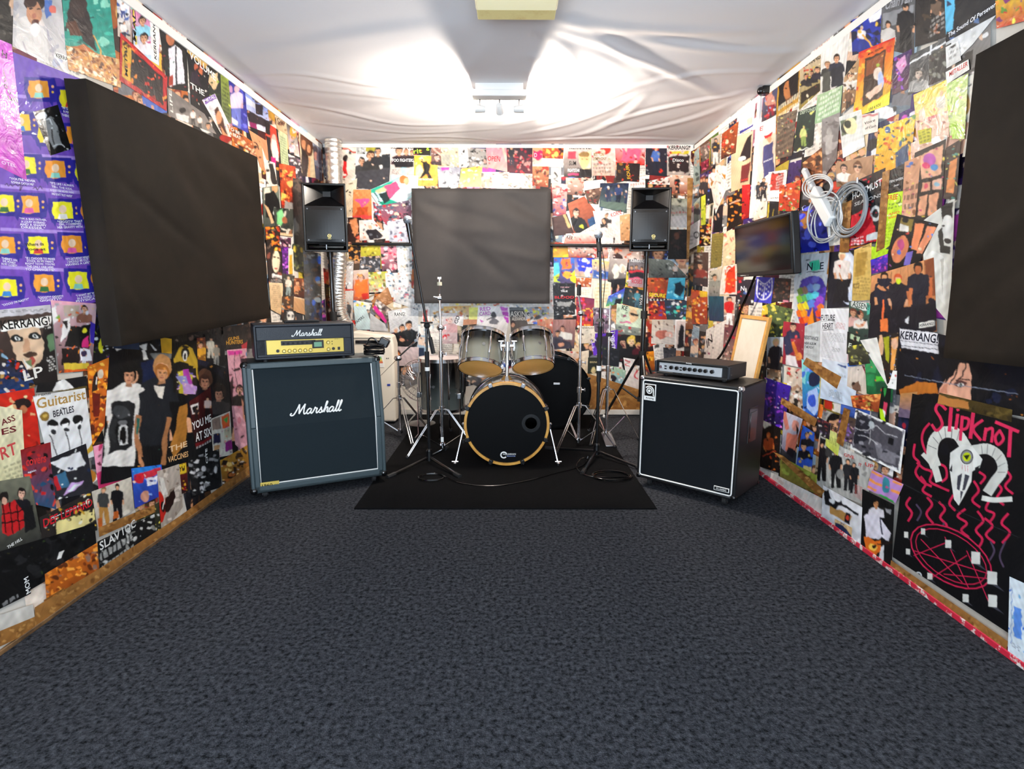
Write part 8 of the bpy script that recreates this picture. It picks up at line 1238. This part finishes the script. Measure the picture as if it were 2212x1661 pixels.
P('B', '1338,466 1360,462 1360,520 1340,520', 'narrow sandy portrait page', 'v d8a878 b88458;n 6 e8c8a8,6a3c24 4')
P('B', '1320,532 1392,536 1388,562 1324,558', 'strip page of red-haired faces', 'v 6a4438 e0ccc0;h 1332,542 6 b8401c 3a2420;n 14 e8d8d0,c8582c,2a1c1a 4')
P('B', '1194,520 1226,528 1230,556 1194,556', 'yellow and red swoosh page', 'v 3a342c d8a028;n 10 e8b828,d8382c,1c1c1c 5')
P('B', '1226,530 1316,532 1312,558 1228,556', 'strip page of bright fragments', 'v d8c0b0 8a3a34;n 26 e8e4e0,c82c28,2a2a2e,d88a60 5')
P('B', '940,402 960,362 1000,362 1000,405', 'white and grey pencil-like page', 'v b8b8b8 d8d8d4;n 20 3a3a3a,f0f0f0,8a8a8c 4', 1) if 0 else None
P('B', '945,362 995,362 990,405 948,405', 'grey crinkled page with magenta corner', 'v 8a8a98 c0c0c0;q b8389a 952,360 974,360 970,368 952,368;n 20 e0e0e0,5a5a60,a8a8b0 5', 1)
P('B', '996,366 1042,358 1040,404 992,404', 'bright yellow slanted page', 'v e8e038 e8d890;n 14 f4f0b8,c8a848,d85a38,e8e8e0 5', 1)
P('B', '1040,372 1100,372 1096,408 1040,406', 'crinkled white page with salmon patch', 'v dcc8b8 e4dcd4;q e8a890 1040,388 1062,386 1066,405 1040,405;n 24 f0ece8,6a5a50,b88a70 5', 1)
P('B', '1098,374 1150,376 1150,410 1098,410', 'crinkled pale page of stripes', 'v d8ccc0 c8beb4;n 34 f4f0ec,8a7a6c,3a342e,d89a78 4', 1)
TAPE('B', '1216,790 1384,842 1384,888 1216,880', 'broad patch of brown parcel tape')
TAPE('B', '1484,385 1496,385 1494,560 1482,560', 'long upright strip of brown parcel tape')
TAPE('B', '1300,840 1384,846 1384,884 1290,880', 'low patch of brown parcel tape')
# ---------------------------------------------------------------- fill, build, label
fill_wall('B', [XL+.08+i*.2 for i in range(18)], [.45+j*.27 for j in range(8)], 0, 11, lambda x, y: 1 if x < 900 and y > 520 else 0)
fill_wall('L', [1.7+i*.2 for i in range(19)], [.2+j*.27 for j in range(9)], 0, 12)
fill_wall('R', [-5.2+i*.2 for i in range(19)], [.2+j*.27 for j in range(9)], 0, 13)
ALL = [(w_, q, d, ops, fl, {}) for w_, q, d, ops, fl in QUEUE]+[a for a in AUTH if a]
# how much of every sheet the photo shows: sheets and the things in front of them on a coarse grid
gx_, gy_ = np.meshgrid(np.arange(2, PW, 4), np.arange(2, PH, 4)); GP = np.stack([gx_.ravel(), gy_.ravel()], 1).astype(float); ID = -np.ones(len(GP), int)
def stamp(pl, val):
    pl = np.array(pl, float); lo, hi = pl.min(0), pl.max(0); c0, c1 = max(0, int(lo[0]//4)), min(gx_.shape[1], int(hi[0]//4)+2); r0, r1 = max(0, int(lo[1]//4)), min(gx_.shape[0], int(hi[1]//4)+2)
    if c0 >= c1 or r0 >= r1: return
    ix = (np.arange(r0, r1)[:, None]*gx_.shape[1]+np.arange(c0, c1)).ravel(); ID[ix[inpoly(GP[ix], pl)]] = val
def outline(wall, q):
    ax, wv, U, n, _ = WALLS[wall]; Q = [wuv(wall, *p) for p in q]
    if len(Q) == 2: Q = [np.array(p) for p in ((Q[0][0], Q[0][1]), (Q[1][0], Q[0][1]), (Q[1][0], Q[1][1]), (Q[0][0], Q[1][1]))]
    out = []
    for u, v in Q: p = U*float(u)+Vector((0, 0, float(v))); p[ax] = wv; out.append(prj(p))
    return out
for i, a in enumerate(ALL): stamp(outline(a[0], a[1]), i)
for pl in OCC: stamp(pl, -2)
cnt = np.bincount(ID[ID >= 0], minlength=len(ALL)); isp = [i for i, a in enumerate(ALL) if a[5].get('name', 'poster') == 'poster']
keep = set(sorted([i for i in isp if cnt[i] > 2], key=lambda i: -cnt[i])[:300]); small = MB(); small.col = []
for i, (w_, q, d, ops, fl, k) in enumerate(ALL):
    if cnt[i] <= 2: continue
    if i in isp and i not in keep: poster(w_, q, d, ops, fl, merge=small)
    else: poster(w_, q, d, ops, fl, **k)
me = bpy.data.meshes.new('magazine_scraps'); me.from_pydata(small.v, [], small.f); me.materials.append(M['print']); at = me.color_attributes.new('ink', 'FLOAT_COLOR', 'POINT'); cc = np.concatenate(small.col)
at.data.foreach_set('color', np.concatenate([cc, np.ones((len(cc), 1))], 1).astype(np.float32).ravel())
o = bpy.data.objects.new('magazine_scraps', me); COL.objects.link(o); o['kind'] = 'stuff'; o['label'] = 'small slivers of magazine pages showing between the larger pages on all three walls'; o['category'] = 'paper scraps'
print('FILL', len(QUEUE), 'AUTHORED', len(AUTH), 'kept', len(keep), 'small', len(small.col), 'dropped', int((cnt <= 2).sum()))
finish_labels()
